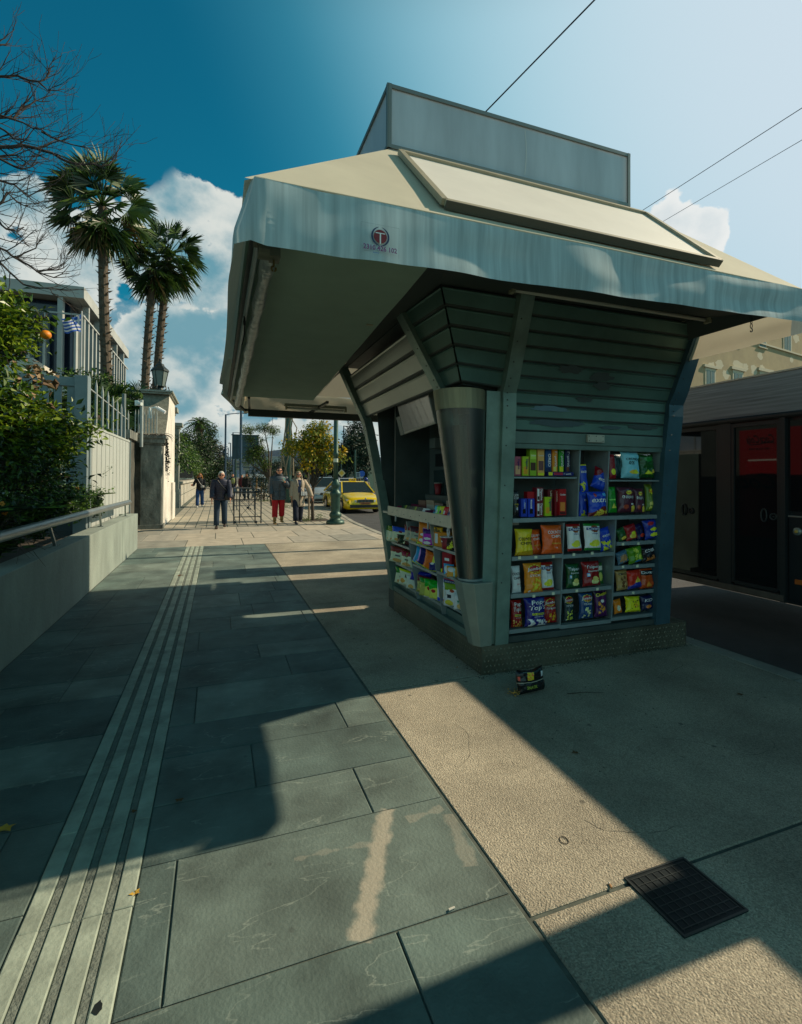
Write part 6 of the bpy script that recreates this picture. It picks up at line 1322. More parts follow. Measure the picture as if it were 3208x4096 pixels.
for k in range(9):
    s0 = Vector((-2.2+rd.uniform(-.3, .2), 9.0+rd.uniform(-.6, .6), .75)); e = Vector((-1.95+rd.uniform(-.3, .35), 9.5+rd.uniform(-.6, .9), 1.35+rd.uniform(-.1, .35)))
    pts = [s0, s0.lerp(e, .5)+Vector((0, 0, .12)), e]; b.tube(pts, [.006, .005, .002], 4, mi=0)
    for q in range(9): leaves(b, [(pts[1].lerp(e, q/8), .02)], 3, .04, 1, seed=k*10+q)
bb = b; bb.build('straggling_stems', [MATS['hedge_leaf_mid']], label='straggling thin stems with small leaves in front of the pale panel wall', cat='plant')
# dry brown leaves
b = MB(); leaves(b, [(zp(r1, 200, 990, 6.3), (.20, .12, .06)), (zp(r1, 260, 1060, 6.3), (.10, .1, .04))], 70, .10, 2, seed=6, aspect=.6); b.tube([zp(r1, 40, 1130, 6.3), zp(r1, 160, 1060, 6.3), zp(r1, 280, 1000, 6.3)], .006, 4, mi=0)
b.build('withered_twig', [mat('withered_leaf', (.12, .07, .035), .8), mat('withered_leaf_pale', (.32, .22, .12), .8)], label='withered brown leaf cluster hanging in front of the slatted gate', cat='twig')
# hedge above the sheet fence and garden trees beyond
b = MB(); leaves(b, [((-2.2, 27.0+k*2.2, 3.0-.02*k), (.75, 1.5, .95)) for k in range(14)], 15000, .17, 3, seed=31, shell=.5, aspect=.6, droop=.5)
t = thing('hedge', 'dense ivy hedge hanging over the grey sheet fence', 'hedge', (-2.6, 40, 1.5)); b.build('foliage', DG_, t)
b = MB(); 
for k in range(12): b.tube([(-2.7, 27+k*2.5, 1.2), (-2.6, 27.3+k*2.5, 3.1)], .06, 5)
b.build('stem', BK, t)
ht = tree('ivy_bush', 'dark ivy mass behind the spiked railing and mast', 'shrub', [((-4.1, 19, 4.1), (1.2, .8, .9)), ((-5.3, 19.5, 4.2), (1.3, .8, .8)), ((-3.4, 20, 4.0), (1, .8, .8)), ((-4.5, 19, 3.0), (2.4, .8, 1.1))], 7000, .13, DG_, (-4.4, 19.5, 0), seed=15, aspect=.7, shell=.6)
for k, (x, y, dp, r, lb, ml) in enumerate(((1330, 1500, 62, (1.9, 2.5, 1.9), 'dark broadleaf garden tree behind the end of the hedge', 0), (1430, 1560, 75, (1.7, 3, 2.0), 'dark tree with brownish top above the lamp post', 1), (1310, 1550, 58, (1.9, 2.5, 2.4), 'low dark tree beside the small lamp post', 0), (1440, 1650, 70, (1.9, 2.5, 1.6), 'low bushy tree left of the billboard', 0))):
    c = zp(r1, x, y, dp); tree('garden_tree', lb, 'tree', [(c, r), (c+Vector((r[0]*.6, 0, r[2]*.35)), (r[0]*.6, r[1]*.6, r[2]*.6)), (c+Vector((-r[0]*.6, 0, r[2]*.3)), (r[0]*.6, r[1]*.6, r[2]*.6)), (c-Z*r[2]*.6, (r[0]*.9, r[1], r[2]*.7))], 3800, .26, [DG_[0], mat('garden_leaf_mid', (.018, .045, .015), .6)]+([mat('brown_leaf', (.09, .055, .025), .7)] if ml else [DG_[1]]), (c.x, dp, 0), 'garden trees beyond the hedge', seed=40+k, trunk_r=.25, aspect=.6)
c = zp(r1, 1412, 1405, 80); t = thing('cypress', 'slim dark cypress top above the garden trees', 'tree', (c.x, 80, 0)); b = MB(); leaves(b, [(Vector((c.x, 80, c.z+q*.5)), (.9-.13*abs(q-1), .9, .6)) for q in (-3, -2, -1, 0, 1, 2)], 1500, .3, 2, seed=5); b.build('crown', DG_[:2], t); b = MB(); b.tube([(c.x, 80, 0), (c.x, 80, c.z)], .2, 6); b.build('trunk', BK, t)
# fan palms
PG = [mat('palm_leaf_dark', (.025, .06, .012), .4, trans=.2), mat('palm_leaf_mid', (.07, .13, .022), .38, trans=.25), mat('palm_leaf_dry', (.17, .13, .05), .7, trans=.2)]
PTR = mat('palm_trunk', (.11, .085, .06), .95, var=.5, vscale=6, bump=.8, bscale=14); PST = mat('palm_stub', (.15, .12, .085), .95, var=.4, vscale=8)
def fan(b, O, d, L, R, mi, rd, nb=17):
    d = d.normalized(); side = d.cross(Z)
    if side.length < .1: side = Vector((1, 0, 0))
    side.normalize(); side = (Matrix.Rotation(rd.uniform(-1.1, 1.1), 3, d) @ side).normalized(); up = side.cross(d); droop = rd.uniform(.1, .35)
    e = O+d*L-Z*droop*L*.3; b.tube([O, O+d*L*.5, e], [.03, .022, .015], 4, mi=1)
    d2 = (d-Z*droop).normalized(); up = side.cross(d2)
    for k in range(nb):
        a = -1.45+2.9*k/(nb-1); ln = R*(.72+.28*math.cos(a))*rd.uniform(.9, 1.05)
        dir_ = d2*math.cos(a)+side*math.sin(a)+up*.12; mid = e+dir_*ln*.5; w = R*.031; pp = dir_.cross(up).normalized()
        tip = e+dir_*ln-Z*ln*rd.uniform(.08, .30)
        m_ = mi if rd.random() > .12 else (1 if mi == 0 else mi)
        b.add([e, mid+pp*w+up*w*.3, tip, mid-pp*w+up*w*.3], [(0, 1, 2), (0, 2, 3)], m_)
def palm(name, lb, base, top, rt, Rc, nf, skirt, seed, grp='tall fan palms behind the wall'):
    base, top = Vector(base), Vector(top); rd = random.Random(seed); t = thing(name, lb, 'palm', base, grp)
    H = (top-base).length; ax = (top-base)/H; b = MB(); pts = [base.lerp(top, k/14)+Vector((math.sin(k*.5)*.03, 0, 0)) for k in range(15)]
    b.tube(pts, [rt*(1.25-.30*k/14) for k in range(15)], 12)
    for k in range(int(H/.055)):
        z = k*.055; a = k*2.4; f = z/H; rr = rt*(1.25-.3*f); c = base.lerp(top, f); d = Vector((math.cos(a), math.sin(a), 0)); s_ = d.cross(Z)*1.3; p = c+d*rr*.93
        b.add([p-s_*.055, p+s_*.055, p+d*rd.uniform(.09, .17)+Z*rd.uniform(.06, .14), p+Z*.06], [(0, 1, 2), (0, 2, 3), (1, 3, 2)], 1)
    b.build('trunk', [PTR, PST], t)
    b = MB()
    for k in range(nf):
        a = k*2.39996+rd.uniform(-.2, .2); el = math.radians(78-118*(k/nf)+rd.uniform(-8, 8)); d = Vector((math.cos(a)*math.cos(el), math.sin(a)*math.cos(el), math.sin(el)))
        fan(b, top+Z*.1, d, Rc*.52*rd.uniform(.8, 1.15), Rc*.48*rd.uniform(.85, 1.15), 0 if rd.random() < .55 else 1, rd)
    b.build('crown', PG, t)
    if skirt:
        b = MB()
        for k in range(skirt):
            a = k*2.4; el = math.radians(rd.uniform(-74, -32)); d = Vector((math.cos(a)*math.cos(el), math.sin(a)*math.cos(el), math.sin(el)))
            fan(b, top-Z*rd.uniform(0, .4), d, Rc*.36, Rc*.50, 2 if rd.random() < .28 else (0 if rd.random() < .7 else 1), rd, 11)
        b.build('hanging_fronds', PG, t)
P1 = at(430, 1640, 'y', 22); pt = at(408, 830, 'y', 22)
palm('fan_palm', 'tallest fan palm, left of the three, with a shaggy skirt', (P1.x+.15, 22, 0), pt, .165, 2.2, 36, 26, 1)
p_ = at(565, 1560, 'y', 24); pt = at(612, 1080, 'y', 24); palm('fan_palm', 'middle fan palm, the shortest crown behind the right one', (p_.x-.1, 24, 0), pt, .15, 1.55, 28, 20, 2)
p_ = at(605, 1560, 'y', 24.5); pt = at(672, 1030, 'y', 24.5); palm('fan_palm', 'right fan palm leaning above the lantern', (p_.x-.2, 24.5, 0), pt, .15, 1.9, 32, 24, 3)
for k, (x, y, dp, lb) in enumerate(((450, 1560, 19, 'young fan palm at the foot of the tallest palm'), (550, 1570, 20.5, 'young fan palm between the two palm trunks'), (385, 1560, 16, 'young fan palm behind the spiked railing'))):
    c = at(x, y, 'y', dp); palm('young_palm', lb, (c.x, dp, c.z-2.0), (c.x, dp, c.z-.7), .13, 1.15, 20, 4, 20+k, 'young fan palms')
def datepalm():
    c = zp(r1, 1340, 1335, 85); t = thing('date_palm', 'distant date palm standing above the garden trees', 'palm', (c.x, 85, 0)); b = MB(); b.tube([(c.x, 85, 0), (c.x, 85, c.z-1)], .5, 8); b.ball((c.x, 85, c.z-.6), (.8, .8, .9), 8); b.build('trunk', PTR, t)
    b = MB(); rd = random.Random(3)
    for k in range(34):
        a = k*2.4; el = math.radians(75-95*k/34); O = Vector((c.x, 85, c.z)); L = 2.6; d = Vector((math.cos(a)*math.cos(el), math.sin(a)*math.cos(el), math.sin(el))); prev = O
        for s_ in range(9):
            q = O+d*L*(s_+1)/9-Z*((s_+1)/9)**2*1.4; sd_ = (q-prev).cross(Z).normalized() if (q-prev).cross(Z).length > .01 else X
            b.add([prev, q, q+sd_*.42-Z*.25], [(0, 1, 2)], k % 2); b.add([prev, q, q-sd_*.42-Z*.25], [(0, 1, 2)], k % 2); prev = q
    b.build('crown', PG[:2], t)
datepalm()
# bare tree reaching in from the left
rz_ = R(0, 150, .5855)
def baretree():
    t = thing('bare_tree', 'leafless tree whose dark twigs reach in from the top left', 'tree', (-5.6, 6.2, 0)); b = MB(); rd = random.Random(17); dp = 6.0
    b.tube([(-5.6, 6.2, 0), (-5.5, 6.1, 1.6), (-5.1, 6.0, 3.2), (-5.0, 6, 4.6), (-4.9, 6, 5.8)], [.16, .14, .11, .08, .04], 10)
    limbs = [[(-90, 300), (0, 278), (120, 275), (260, 300), (330, 250), (372, 190)], [(-90, 560), (0, 540), (80, 545), (150, 490), (240, 440), (340, 435)], [(-90, 560), (0, 620), (100, 690), (210, 710)], [(-90, 700), (0, 740), (150, 735), (300, 770), (420, 830), (560, 860), (690, 880), (780, 850), (800, 790)], [(0, 540), (150, 580), (280, 650), (400, 690), (520, 640)], [(280, 650), (420, 700), (560, 745), (690, 795)], [(-90, 760), (60, 870), (150, 900), (270, 850)], [(-90, 900), (0, 970), (100, 1010), (190, 1080), (340, 1010)], [(-80, 1150), (0, 1290), (80, 1330), (165, 1295)], [(-80, 1300), (0, 1420), (100, 1500), (250, 1600), (350, 1640), (475, 1610)], [(-80, 1400), (0, 1540), (150, 1680), (330, 1720), (400, 1760)], [(-90, 60), (0, 55), (70, 42)], [(-60, 1180), (60, 1060), (120, 1150), (200, 1160)], [(100, 1500), (230, 1440), (290, 1370)], [(250, 1600), (390, 1590), (470, 1545)], [(260, 300), (320, 360), (440, 350)], [(150, 490), (240, 430), (240, 350)], [(-60, 820), (120, 800), (250, 900)]]
    for k, L in enumerate(limbs):
        dd = dp+rd.uniform(-.35, .35); pts = [at(*rz_(x, y), 'y', dd+i*.03) for i, (x, y) in enumerate(L)]
        if L[0][0] < -50:
            a = pts[0]; z_ = min(a.z-.15, 5.7); tx = -4.95 if z_ > 3.2 else -5.2; pts = [Vector((tx, 6.0, max(1.2, z_-.4)))]+pts
        r0 = (.022 if k in (3,) else .017) if L[0][0] < -50 else .010
        sm = []
        for i in range(len(pts)-1):
            for q in (0, .5): sm.append(pts[i].lerp(pts[i+1], q)+Vector((rd.gauss(0, .012), 0, rd.gauss(0, .012))))
        sm.append(pts[-1]); n_ = len(sm); b.tube(sm, [r0*(1-.78*i/(n_-1)) for i in range(n_)], 6)
        for i in range(2, n_-1):
            for _ in range(rd.choice((1, 1, 2))):
                d0 = (sm[i+1]-sm[i]).normalized(); nd = (d0+Vector((rd.gauss(0, .45), rd.gauss(0, .3), rd.gauss(.35, .45)))).normalized(); branch(b, sm[i], nd, rd.uniform(.16, .42), r0*.42*(1-.5*i/n_), 2 if rd.random() < .5 else 1, rd, .5, .18, nseg=4, n=4)
    b.build('branches', mat('bare_bark', (.05, .04, .035), .9, var=.3, vscale=20), t)
baretree()
# ------------------------------------------------------------------ buildings
def embassy():
    t = thing('finned_building', 'modern white building with tall vertical fins and dark glass behind the palms', 'building', (-14, 52, 0))
    FC = mat('white_concrete', (.42, .44, .42), .8, var=.15, vscale=.6); GLS = mat('dark_facade_glass', (.01, .02, .04), .12)
    x1, y0, y1, zt = -9.9, 45.0, 66.0, 16.3; xl_ = -34
    b = MB(); b.box((xl_, y0+1.3, 0), (x1-1.2, y1, zt-1.0)); b.build('glazing', GLS, t)
    b = MB(); b.box((xl_, y0, zt-.9), (x1, y1, zt)); b.build('roof_slab', FC, t)
    b = MB(); b.box((xl_, y0+.6, 5.4), (x1-.4, y1, 6.0)); b.build('floor_slab', FC, t)
    k = 0; x = x1-.6
    while x > xl_:
        w = .34 if k % 4 == 1 else .15; b = MB(); b.box((x-w/2, y0+.15, 0), (x+w/2, y0+.75, zt-.9 if k % 4 == 1 else zt-2.1)); b.build('fin', FC, t); x -= 1.02; k += 1
    y = y0+.9; k = 0
    while y < y1: b = MB(); b.box((x1-.55, y-.17, 0), (x1-.10, y+.17, zt-.9 if k % 3 == 1 else zt-2.0)); b.build('fin', FC, t); y += 1.35; k += 1
    b = MB(); b.box((xl_, y0+.10, zt-2.25), (x1-.05, y0+.16, zt-2.12)); b.box((x1-.1, y0+.2, zt-2.25), (x1-.04, y1, zt-2.12)); b.build('fin_rail', FC, t)
    t2 = thing('guard_house', 'small cream block with stepped bright roof below the finned building', 'building', (-9, 30, 0))
    c = zp(r1, 190, 930, 24); b = MB(); b.box((c.x-5, 24, 0), (c.x+.15, 27, c.z+.25)); b.build('wall', mat('cream_wall', (.62, .58, .48), .8, var=.1), t2); b = MB(); b.prism([(c.x+.16, 24, 0), (c.x+3.2, 24, 0), (c.x+3.2, 24, c.z-1.8), (c.x+.16, 24, c.z)], (0, .4, 0)); b.build('stair_wall', MATS['cream_wall'], t2)
embassy()
fp = zp(r1, 548, 600, 43); t = thing('flag', 'blue and white striped flag on a pole in front of the finned building', 'flag', (fp.x, 43, 0))
b = MB(); b.tube([(fp.x, 43, 0), (fp.x, 43, fp.z+.25)], .05, 6); b.build('pole', mat('flag_pole', (.5, .5, .5), .5), t)
b = MB()
def ff(u, v): return Vector((fp.x-u*1.25*(1-.1*v), 43+.22*math.sin(u*6+v*2), fp.z-.1-v*.95-u*.35+.12*math.sin(u*5+1)-(.35*v*(1-u))))
b.patch(ff, 20, 18, mf=lambda u, v: (1 if (u < .38 and v < 5/9 and (abs(u-.19) < .045 or abs(v-5/18) < .06)) else (0 if (u < .38 and v < 5/9) else int(v*9) % 2)))
b.build('cloth', [mat('flag_blue', (.03, .12, .50), .7, trans=.3), mat('flag_white', (.75, .75, .75), .7, trans=.3)], t, smooth=True)
rr = R(2540, 1150, 668/1708)
def palace():
    # facade seen over the bus, turned slightly to the road
    A = at(*rr(500, 500), 'y', 58); ang = math.radians(11); u = Vector((math.cos(ang), math.sin(ang), 0)); n = Vector((math.sin(ang), -math.cos(ang), 0))
    n = Vector((-u.y*-1, -u.x, 0)) if False else Vector((u.y, -u.x, 0)).normalized()
    if n.y > 0: n = -n
    ST_ = mat('ochre_stucco', (.46, .36, .20), .9, col2=(.35, .27, .16), vscale=.35, bump=.3, bscale=3); TR = mat('stucco_trim', (.58, .52, .38), .85, var=.1); SHT = mat('green_shutter', (.025, .12, .13), .6, var=.2, vscale=3); PAT = mat('stucco_patch', (.60, .53, .38), .9)
    t = thing('ochre_building', 'ochre stucco building with shuttered windows seen above the bus', 'building', A)
    O = Vector((A.x-6, A.y-(-6)*0, 0)); O = A-u*8; O.z = 0
    htop = atp(3208, 1222, A, n).z; b = MB(); b.obox(O+u*35-n*12, u, Z, n, 80, htop, 12); b.build('wall', ST_, t)
    def P(x, y): return atp(*rr(x, y), A, n)
    def blk(p, w, h, d, m_, nm, par=t, off=0): b = MB(); b.obox(p+n*off, u, Z, n, w, h, d); return b.build(nm, m_, par)
    def win(xc, y0, y1, wpx, lintel=True):
        a = P(xc, y1); c = P(xc, y0); w = (P(xc+wpx/2, y1)-P(xc-wpx/2, y1)).length; h = c.z-a.z
        f = blk(a, w*1.35, h+.22*w, .10, TR, 'window', off=.002); blk(a+Z*.05, w, h, .04, SHT, 'shutter_pair', f, .103)
        blk(a+Z*(h+.22*w), w*1.8, .18*w, .3, TR, 'lintel', f, .002) if lintel else None
        blk(a-Z*.2, w*1.5, .18, .25, TR, 'sill', f, .003)
        b = MB(); b.obox(a+Z*.05+n*.144, u, Z, n, .06, h, .03); b.build('mullion', TR, f)
    win(768, 858, 1160, 78); win(1050, 885, 1180, 80); win(1330, 905, 1200, 84); win(1300, 380, 612, 58, False); win(1556, 380, 645, 62, False); win(1050, 370, 580, 60, False)
    a, c = P(1110, 590), P(1760, 672); b = MB(); L = 70; z = (a.z+c.z)/2; b.obox(Vector((O.x, O.y, z))+u*35, u, Z, n, 70, .30, .25); b.build('string_course', TR, t)
    b = MB(); rd = random.Random(4)
    for (x, y, r_) in ((780, 830, 55), (860, 790, 40), (1060, 830, 60), (1130, 810, 30), (1220, 840, 35), (1300, 820, 22), (1280, 700, 28), (930, 890, 35), (1650, 520, 30), (1600, 740, 18)):
        c0 = P(x, y); sc_ = (P(x+r_, y)-c0).length; ring = [c0+u*math.cos(q)*sc_*rd.uniform(.7, 1.2)+Z*math.sin(q)*sc_*.7*rd.uniform(.7, 1.2)+n*.004 for q in [k*2*PI/16 for k in range(16)]]; b.add([c0+n*.004]+ring, [(0, i+1, (i+1) % 16+1) for i in range(16)])
    b.build('repair_patch', PAT, t)
palace()
def box_building(name, lb, x0, y0, x1, y1, h, m_, wn=0, cat='building'):
    t = thing(name, lb, cat, ((x0+x1)/2, y0, 0)); b = MB(); b.box((x0, y0, -.15), (x1, y1, h)); b.box((x0-.2, y0-.2, h), (x1+.2, y1, h+.35)); b.build('wall', m_, t)
    for k in range(wn): x = x0+(x1-x0)*(k+.5)/wn; b = MB(); b.box((x-.5, y0-.02, h*.4), (x+.5, y0+.02, h*.75)); b.build('window', BLACK, t)
r2b = R(860, 1650, 600/1708)
c = at(*r2b(1690, 600), 'y', 62); d = at(*r2b(1600, 600), 'y', 62)
box_building('cream_pavilion', 'low cream building with flat roof seen past the kiosk post at right of the taxi', d.x, 62, c.x+8, 70, at(*r2b(1650, 600), 'y', 62).z, mat('cream_stucco', (.60, .50, .32), .85, var=.1), 4)
a = at(*r2b(590, 500), 'y', 190); c = at(*r2b(790, 500), 'y', 190)
box_building('distant_block', 'pale flat-roofed building far down the avenue', a.x, 190, c.x, 200, at(*r2b(700, 512), 'y', 190).z, mat('pale_block', (.5, .48, .44), .8), 6)
a = at(*r2b(130, 560), 'y', 240); c = at(*r2b(190, 560), 'y', 240)
box_building('distant_block', 'small reddish building far away left of the billboard', a.x, 240, c.x, 250, at(*r2b(160, 545), 'y', 240).z, mat('reddish_block', (.30, .2, .16), .8), 2)
# hills
b = MB(); nx_, ny_ = 90, 10
def hf(u, v):
    x = -2500+u*7000; y = 3800+v*2600; h = (70+110*(mnoise.noise(Vector((x/900, 3, 1)))+.6)+130*math.exp(-((x-1250)/500)**2)+50*mnoise.noise(Vector((x/260, v*2, 4))))*math.sin(min(1, v*1.4+.02)*PI/2)+ (250*math.exp(-((x-900)/1000)**2))*math.sin(v*PI*.6)
    return Vector((x, y, h*.78-5))
b.patch(hf, nx_, ny_); b.build('hills', mat('hazy_hill', (.010, .040, .075), .95, var=.3, vscale=.004), kind='structure', smooth=True)  # distance haze put into the hill colour as blue

# ------------------------------------------------------------------ street furniture
IRG = mat('green_iron_post', (.035, .085, .065), .45, .35, var=.3, vscale=12, bump=.1, bscale=40)
def lamp():
    O = Vector((3.60, 15.9, 0)); t = thing('street_lamp', 'ornate cast iron green lamp post standing by the taxi', 'lamp post', O)
    b = MB(); b.lathe([(.29, 0), (.30, .05), (.28, .11), (.20, .14), (.16, .20), (.19, .25), (.205, .30), (.17, .36), (.14, .40), (.148, .46), (.152, .85), (.165, .92), (.185, .97), (.165, 1.03), (.12, 1.08), (.10, 1.16), (.14, 1.22), (.145, 1.30), (.10, 1.38), (.085, 1.45)], O, 20); b.build('base', IRG, t, smooth=True)
    b = MB(); b.lathe([(.085, 1.45), (.078, 2.2), (.095, 2.22), (.095, 2.30), (.075, 2.33), (.072, 4.2), (.065, 5.2)], O, 14); b.build('shaft', IRG, t, smooth=True)
    b = MB(); b.lathe([(.0805, 2.0), (.0805, 2.12)], O, 14, cap=False); b.build('paper_band', pm((160, 165, 150)), t)
    b = MB(); b.lathe([(.08, 5.2), (.12, 5.25), (.22, 5.35), (.26, 5.6), (.14, 5.8), (.02, 5.9)], O, 14); b.build('lamp_head', mat('lamp_globe', (.5, .5, .45), .4), t, smooth=True)
lamp()
def pole(name, lb, x, y, z0, z1, r, m_=None, grp=None, arm=None, cat='pole'):
    t = thing(name, lb, cat, (x, y, z0), grp); b = MB(); b.tube([(x, y, z0), (x, y, z1)], [r, r*.8], 10); b.build('shaft', m_ or IRG, t)
    if arm: b = MB(); b.tube([(x, y, z1-.05)]+[(x+a, y, z1+h) for a, h in arm], r*.4, 6); e = arm[-1]; b.box((x+e[0]-.05, y-.15, z1+e[1]-.08), (x+e[0]+.5, y+.15, z1+e[1]+.02)); b.build('arm', m_ or IRG, t)
NAV = mat('navy_pole', (.03, .07, .12), .5, .2)
c = at(*r2b(835, 600), 'y', 30); pole('trolley_pole', 'thick dark green pole between the two street trees', c.x, 30, 0, 8, .20, IRG)
c = at(*r2b(118, 500), 'y', 60); pole('street_light', 'tall slim street light with one arm left of the billboard', c.x, 60, 0, at(*r2b(112, 20), 'y', 60).z, .12, NAV, 'street lights down the avenue', [(.4, .05), (1.8, .25)])
c = at(*r2b(293, 500), 'y', 50); pole('trolley_pole', 'tall blue-black pole rising behind the billboard', c.x, 50, 0, 14, .13, NAV)
c = at(*r2b(205, 250), 'y', 75); pole('street_light', 'shorter street light with a lamp bowl behind the billboard', c.x, 75, 0, c.z+.3, .10, NAV, 'street lights down the avenue', [(1.4, .0), (2.2, -.1)])
for k, (x, y, dp, lb) in enumerate(((178, 345, 110, 'thin distant pole with short arm'), (152, 405, 140, 'thinner distant pole further away'), (132, 460, 170, 'faintest distant pole in the row'), (98, 420, 75, 'short dark pole left of the street light'))):
    c = at(*r2b(x, y), 'y', dp); pole('distant_pole', lb+' at the left of the billboard', c.x, dp, 0, c.z, .13, NAV, 'distant poles down the avenue')
for k, (x, y, dp, lb) in enumerate(((1467, 150, 60, 'thin navy pole in the sky gap right of the lamp post'), (1510, 450, 50, 'slim green pole right of the lamp post'), (1597, 425, 45, 'green pole close to the kiosk post'), (1410, 540, 70, 'thin pole in front of the dark trees right of the lamp post'))):
    c = at(*r2b(x, y), 'y', dp); pole('avenue_pole', lb, c.x, dp, -.13, c.z, .11 if k else .09, NAV if k == 0 else IRG, 'poles along the far side of the road')
for k, (x, dp, y) in enumerate(((222, 62, 540), (240, 55, 270), (305, 58, 540), (372, 60, 660), (440, 40, 560), (355, 64, 650))):
    c = at(*r2b(x, y), 'y', dp); pole('sign_pole', ('dark post carrying the left edge of the billboard', 'slim green pole running in front of the billboard', 'dark post under the middle of the billboard', 'post right of the pale direction sign', 'thin navy post right of the billboard', 'green post beside the far white bus')[k], c.x, dp, 0, c.z, .09, IRG if k in (1, 3, 5) else NAV, 'sign posts on the pavement')
def board(name, lb, x0, y0, x1, y1, dp, m_, cat='sign', fr=None):
    a = at(*r2b(x0, y1), 'y', dp); c = at(*r2b(x1, y0), 'y', dp); t = thing(name, lb, cat, ((a.x+c.x)/2, dp, a.z))
    b = MB(); b.box((a.x, dp, a.z), (c.x, dp+.12, c.z)); b.build('board', m_, t)
    if fr: b = MB(); [b.box((a.x+(c.x-a.x)*q-.05, dp-.06, a.z), (a.x+(c.x-a.x)*q+.05, dp-.001, c.z)) for q in (.01, .18, .65, .99)]; b.box((a.x, dp-.05, (a.z+c.z)/2-.04), (c.x, dp-.001, (a.z+c.z)/2+.04)); b.box((a.x-.1, dp-.08, c.z), (c.x+.1, dp+.14, c.z+.1)); b.build('frame', fr, t)
    return t, a, c
board('billboard', 'big dark blue-grey back of a billboard over the pavement', 195, 268, 495, 530, 54, mat('billboard_back', (.035, .075, .10), .6, var=.2, vscale=.8), fr=mat('billboard_frame', (.02, .05, .07), .6))
t, a, c = board('direction_sign', 'pale ribbed back of a direction sign below the billboard, left panel', 228, 550, 303, 658, 56.5, mat('sign_back', (.30, .33, .30), .6)); 
for q in (.33, .66): b = MB(); z = a.z+(c.z-a.z)*q; b.box((a.x, 56.44, z-.05), (c.x, 56.499, z+.05)); b.build('rib', NAV, t)
t, a, c = board('direction_sign', 'pale ribbed back of a direction sign below the billboard, right panel', 322, 590, 393, 658, 56.5, MATS['sign_back'])
b = MB(); z = (a.z+c.z)/2; b.box((a.x, 56.44, z-.05), (c.x, 56.499, z+.05)); b.build('rib', NAV, t)
t, a, c = board('road_sign', 'white square road sign with two dark bars beyond the taxi', 1604, 680, 1652, 750, 46, mat('road_sign_white', (.5, .53, .55), .5))
b = MB(); w = c.x-a.x; h = c.z-a.z
for q in (.3, .68): b.box((a.x+w*q-.04, 45.96, a.z+h*.2), (a.x+w*q+.04, 45.99, a.z+h*.8)); b.box((a.x+w*q-.09, 45.96, a.z+h*.8), (a.x+w*q+.09, 45.99, a.z+h*.87))
b.build('symbol', pm((30, 40, 60)), t)
t, a, c = board('road_sign', 'blue round symbol on a pale road sign at the kiosk post edge', 1654, 680, 1690, 750, 46.3, MATS['road_sign_white'])
b = MB(); b.lathe([(.30, 0), (.30, .02)], (0, 0, 0), 16); b.v = [((a.x+c.x)/2+v[0], 46.28-v[2], (a.z+c.z)/2+.15+v[1]) for v in b.v]; b.build('blue_disc', pm((20, 70, 150)), t)
t, a, c = board('road_sign', 'small pale square sign in front of the dark trees behind the couple', 946, 695, 972, 726, 70, MATS['road_sign_white'])
c = at(*r2b(1442, 690), 'y', 40); t = thing('priority_sign', 'small yellow diamond sign on a curved green post', 'sign', (c.x, 40, c.z)); b = MB(); b.prism([(c.x, 40, c.z-.33), (c.x+.33, 40, c.z), (c.x, 40, c.z+.33), (c.x-.33, 40, c.z)], (0, .04, 0)); b.build('plate', mat('diamond_pale', (.50, .45, .25), .6), t)
b = MB(); b.prism([(c.x, 39.98, c.z-.2), (c.x+.2, 39.98, c.z), (c.x, 39.98, c.z+.2), (c.x-.2, 39.98, c.z)], (0, .01, 0)); b.build('yellow_centre', mat('diamond_yellow', (.55, .35, .03), .6), t)
b = MB(); b.tube([(c.x-1.3, 40.1, 0), (c.x-1.25, 40.1, 2.4), (c.x-.9, 40.1, 2.6+c.z-1.6), (c.x-.3, 40.1, c.z+1.7), (c.x-.02, 40.1, c.z+.9), (c.x, 40.1, c.z)], .04, 6); b.build('post', IRG, t)
pole('trolley_pole', 'trolley wire pole at the kerb hidden behind the kiosk', 4.35, 10.15, 0, 4.3, .09, IRG)
for (x0, y0, x1, y1, h, lb) in ((3.35, 7.75, 4.0, 8.5, 2.45, 'tall grey box added unseen beyond the kiosk to cast shade'), (2.75, 5.64, 3.5, 7.35, 1.9, 'low grey box added unseen right behind the kiosk to cast shade')):
    t = thing('shadow_box', lb, 'shade box', (x0, y0, 0)); b = MB(); b.box((x0, y0, 0), (x1, y1, h)); b.build('shadow_box_body', GM, t, bevel=.01); b = MB(); b.box((x0-.02, y0+.05, .1), (x0-.001, y1-.05, h-.1)); b.build('door', GD, t)  # boxes added out of sight to shade the paving left of the kiosk
# crowd barriers
def barrier(O, w, h, lb, rz, extra=0):
    t = thing('crowd_barrier', lb, 'barrier', (0, 0, 0), 'tubular barriers on the pavement'); BB = mat('barrier_paint', (.015, .03, .04), .5, .3); b = MB()
    b.tube([(-w/2, 0, h), (w/2, 0, h)], .032, 6); b.tube([(-w/2, 0, .22), (w/2, 0, .22)], .016, 6); b.tube([(-w/2, 0, h-.24), (w/2, 0, h-.24)], .014, 6)
    for x in (-w/2, w/2): b.tube([(x, 0, 0), (x, 0, h)], .02, 6)
    for x in (-w*.29, w*.29): b.tube([(x, .12, 0), (x, .12, h)], .018, 6)
    b.build('frame', BB, t)
    b = MB(); b.tube([(-w*.29, .02, .23), (w*.29, .02, h-.24)], .007, 5); b.tube([(-w*.29, .02, h-.24), (w*.29, .02, .23)], .007, 5); b.ball((0, .02, (h)/2), (.035, .03, .035), 8); b.build('cross_brace', BB, t)
    for x in (-w/2+.03, w*.33): b = MB(); b.ball((x, .04, .045), (.04, .03, .045), 6); b.build('foot', BB, t)
    b = MB(); b.ball((w*.42, 0, h+.06), (.05, .05, .06), 6); b.build('coupling', BB, t)
    place(t, O, rz)
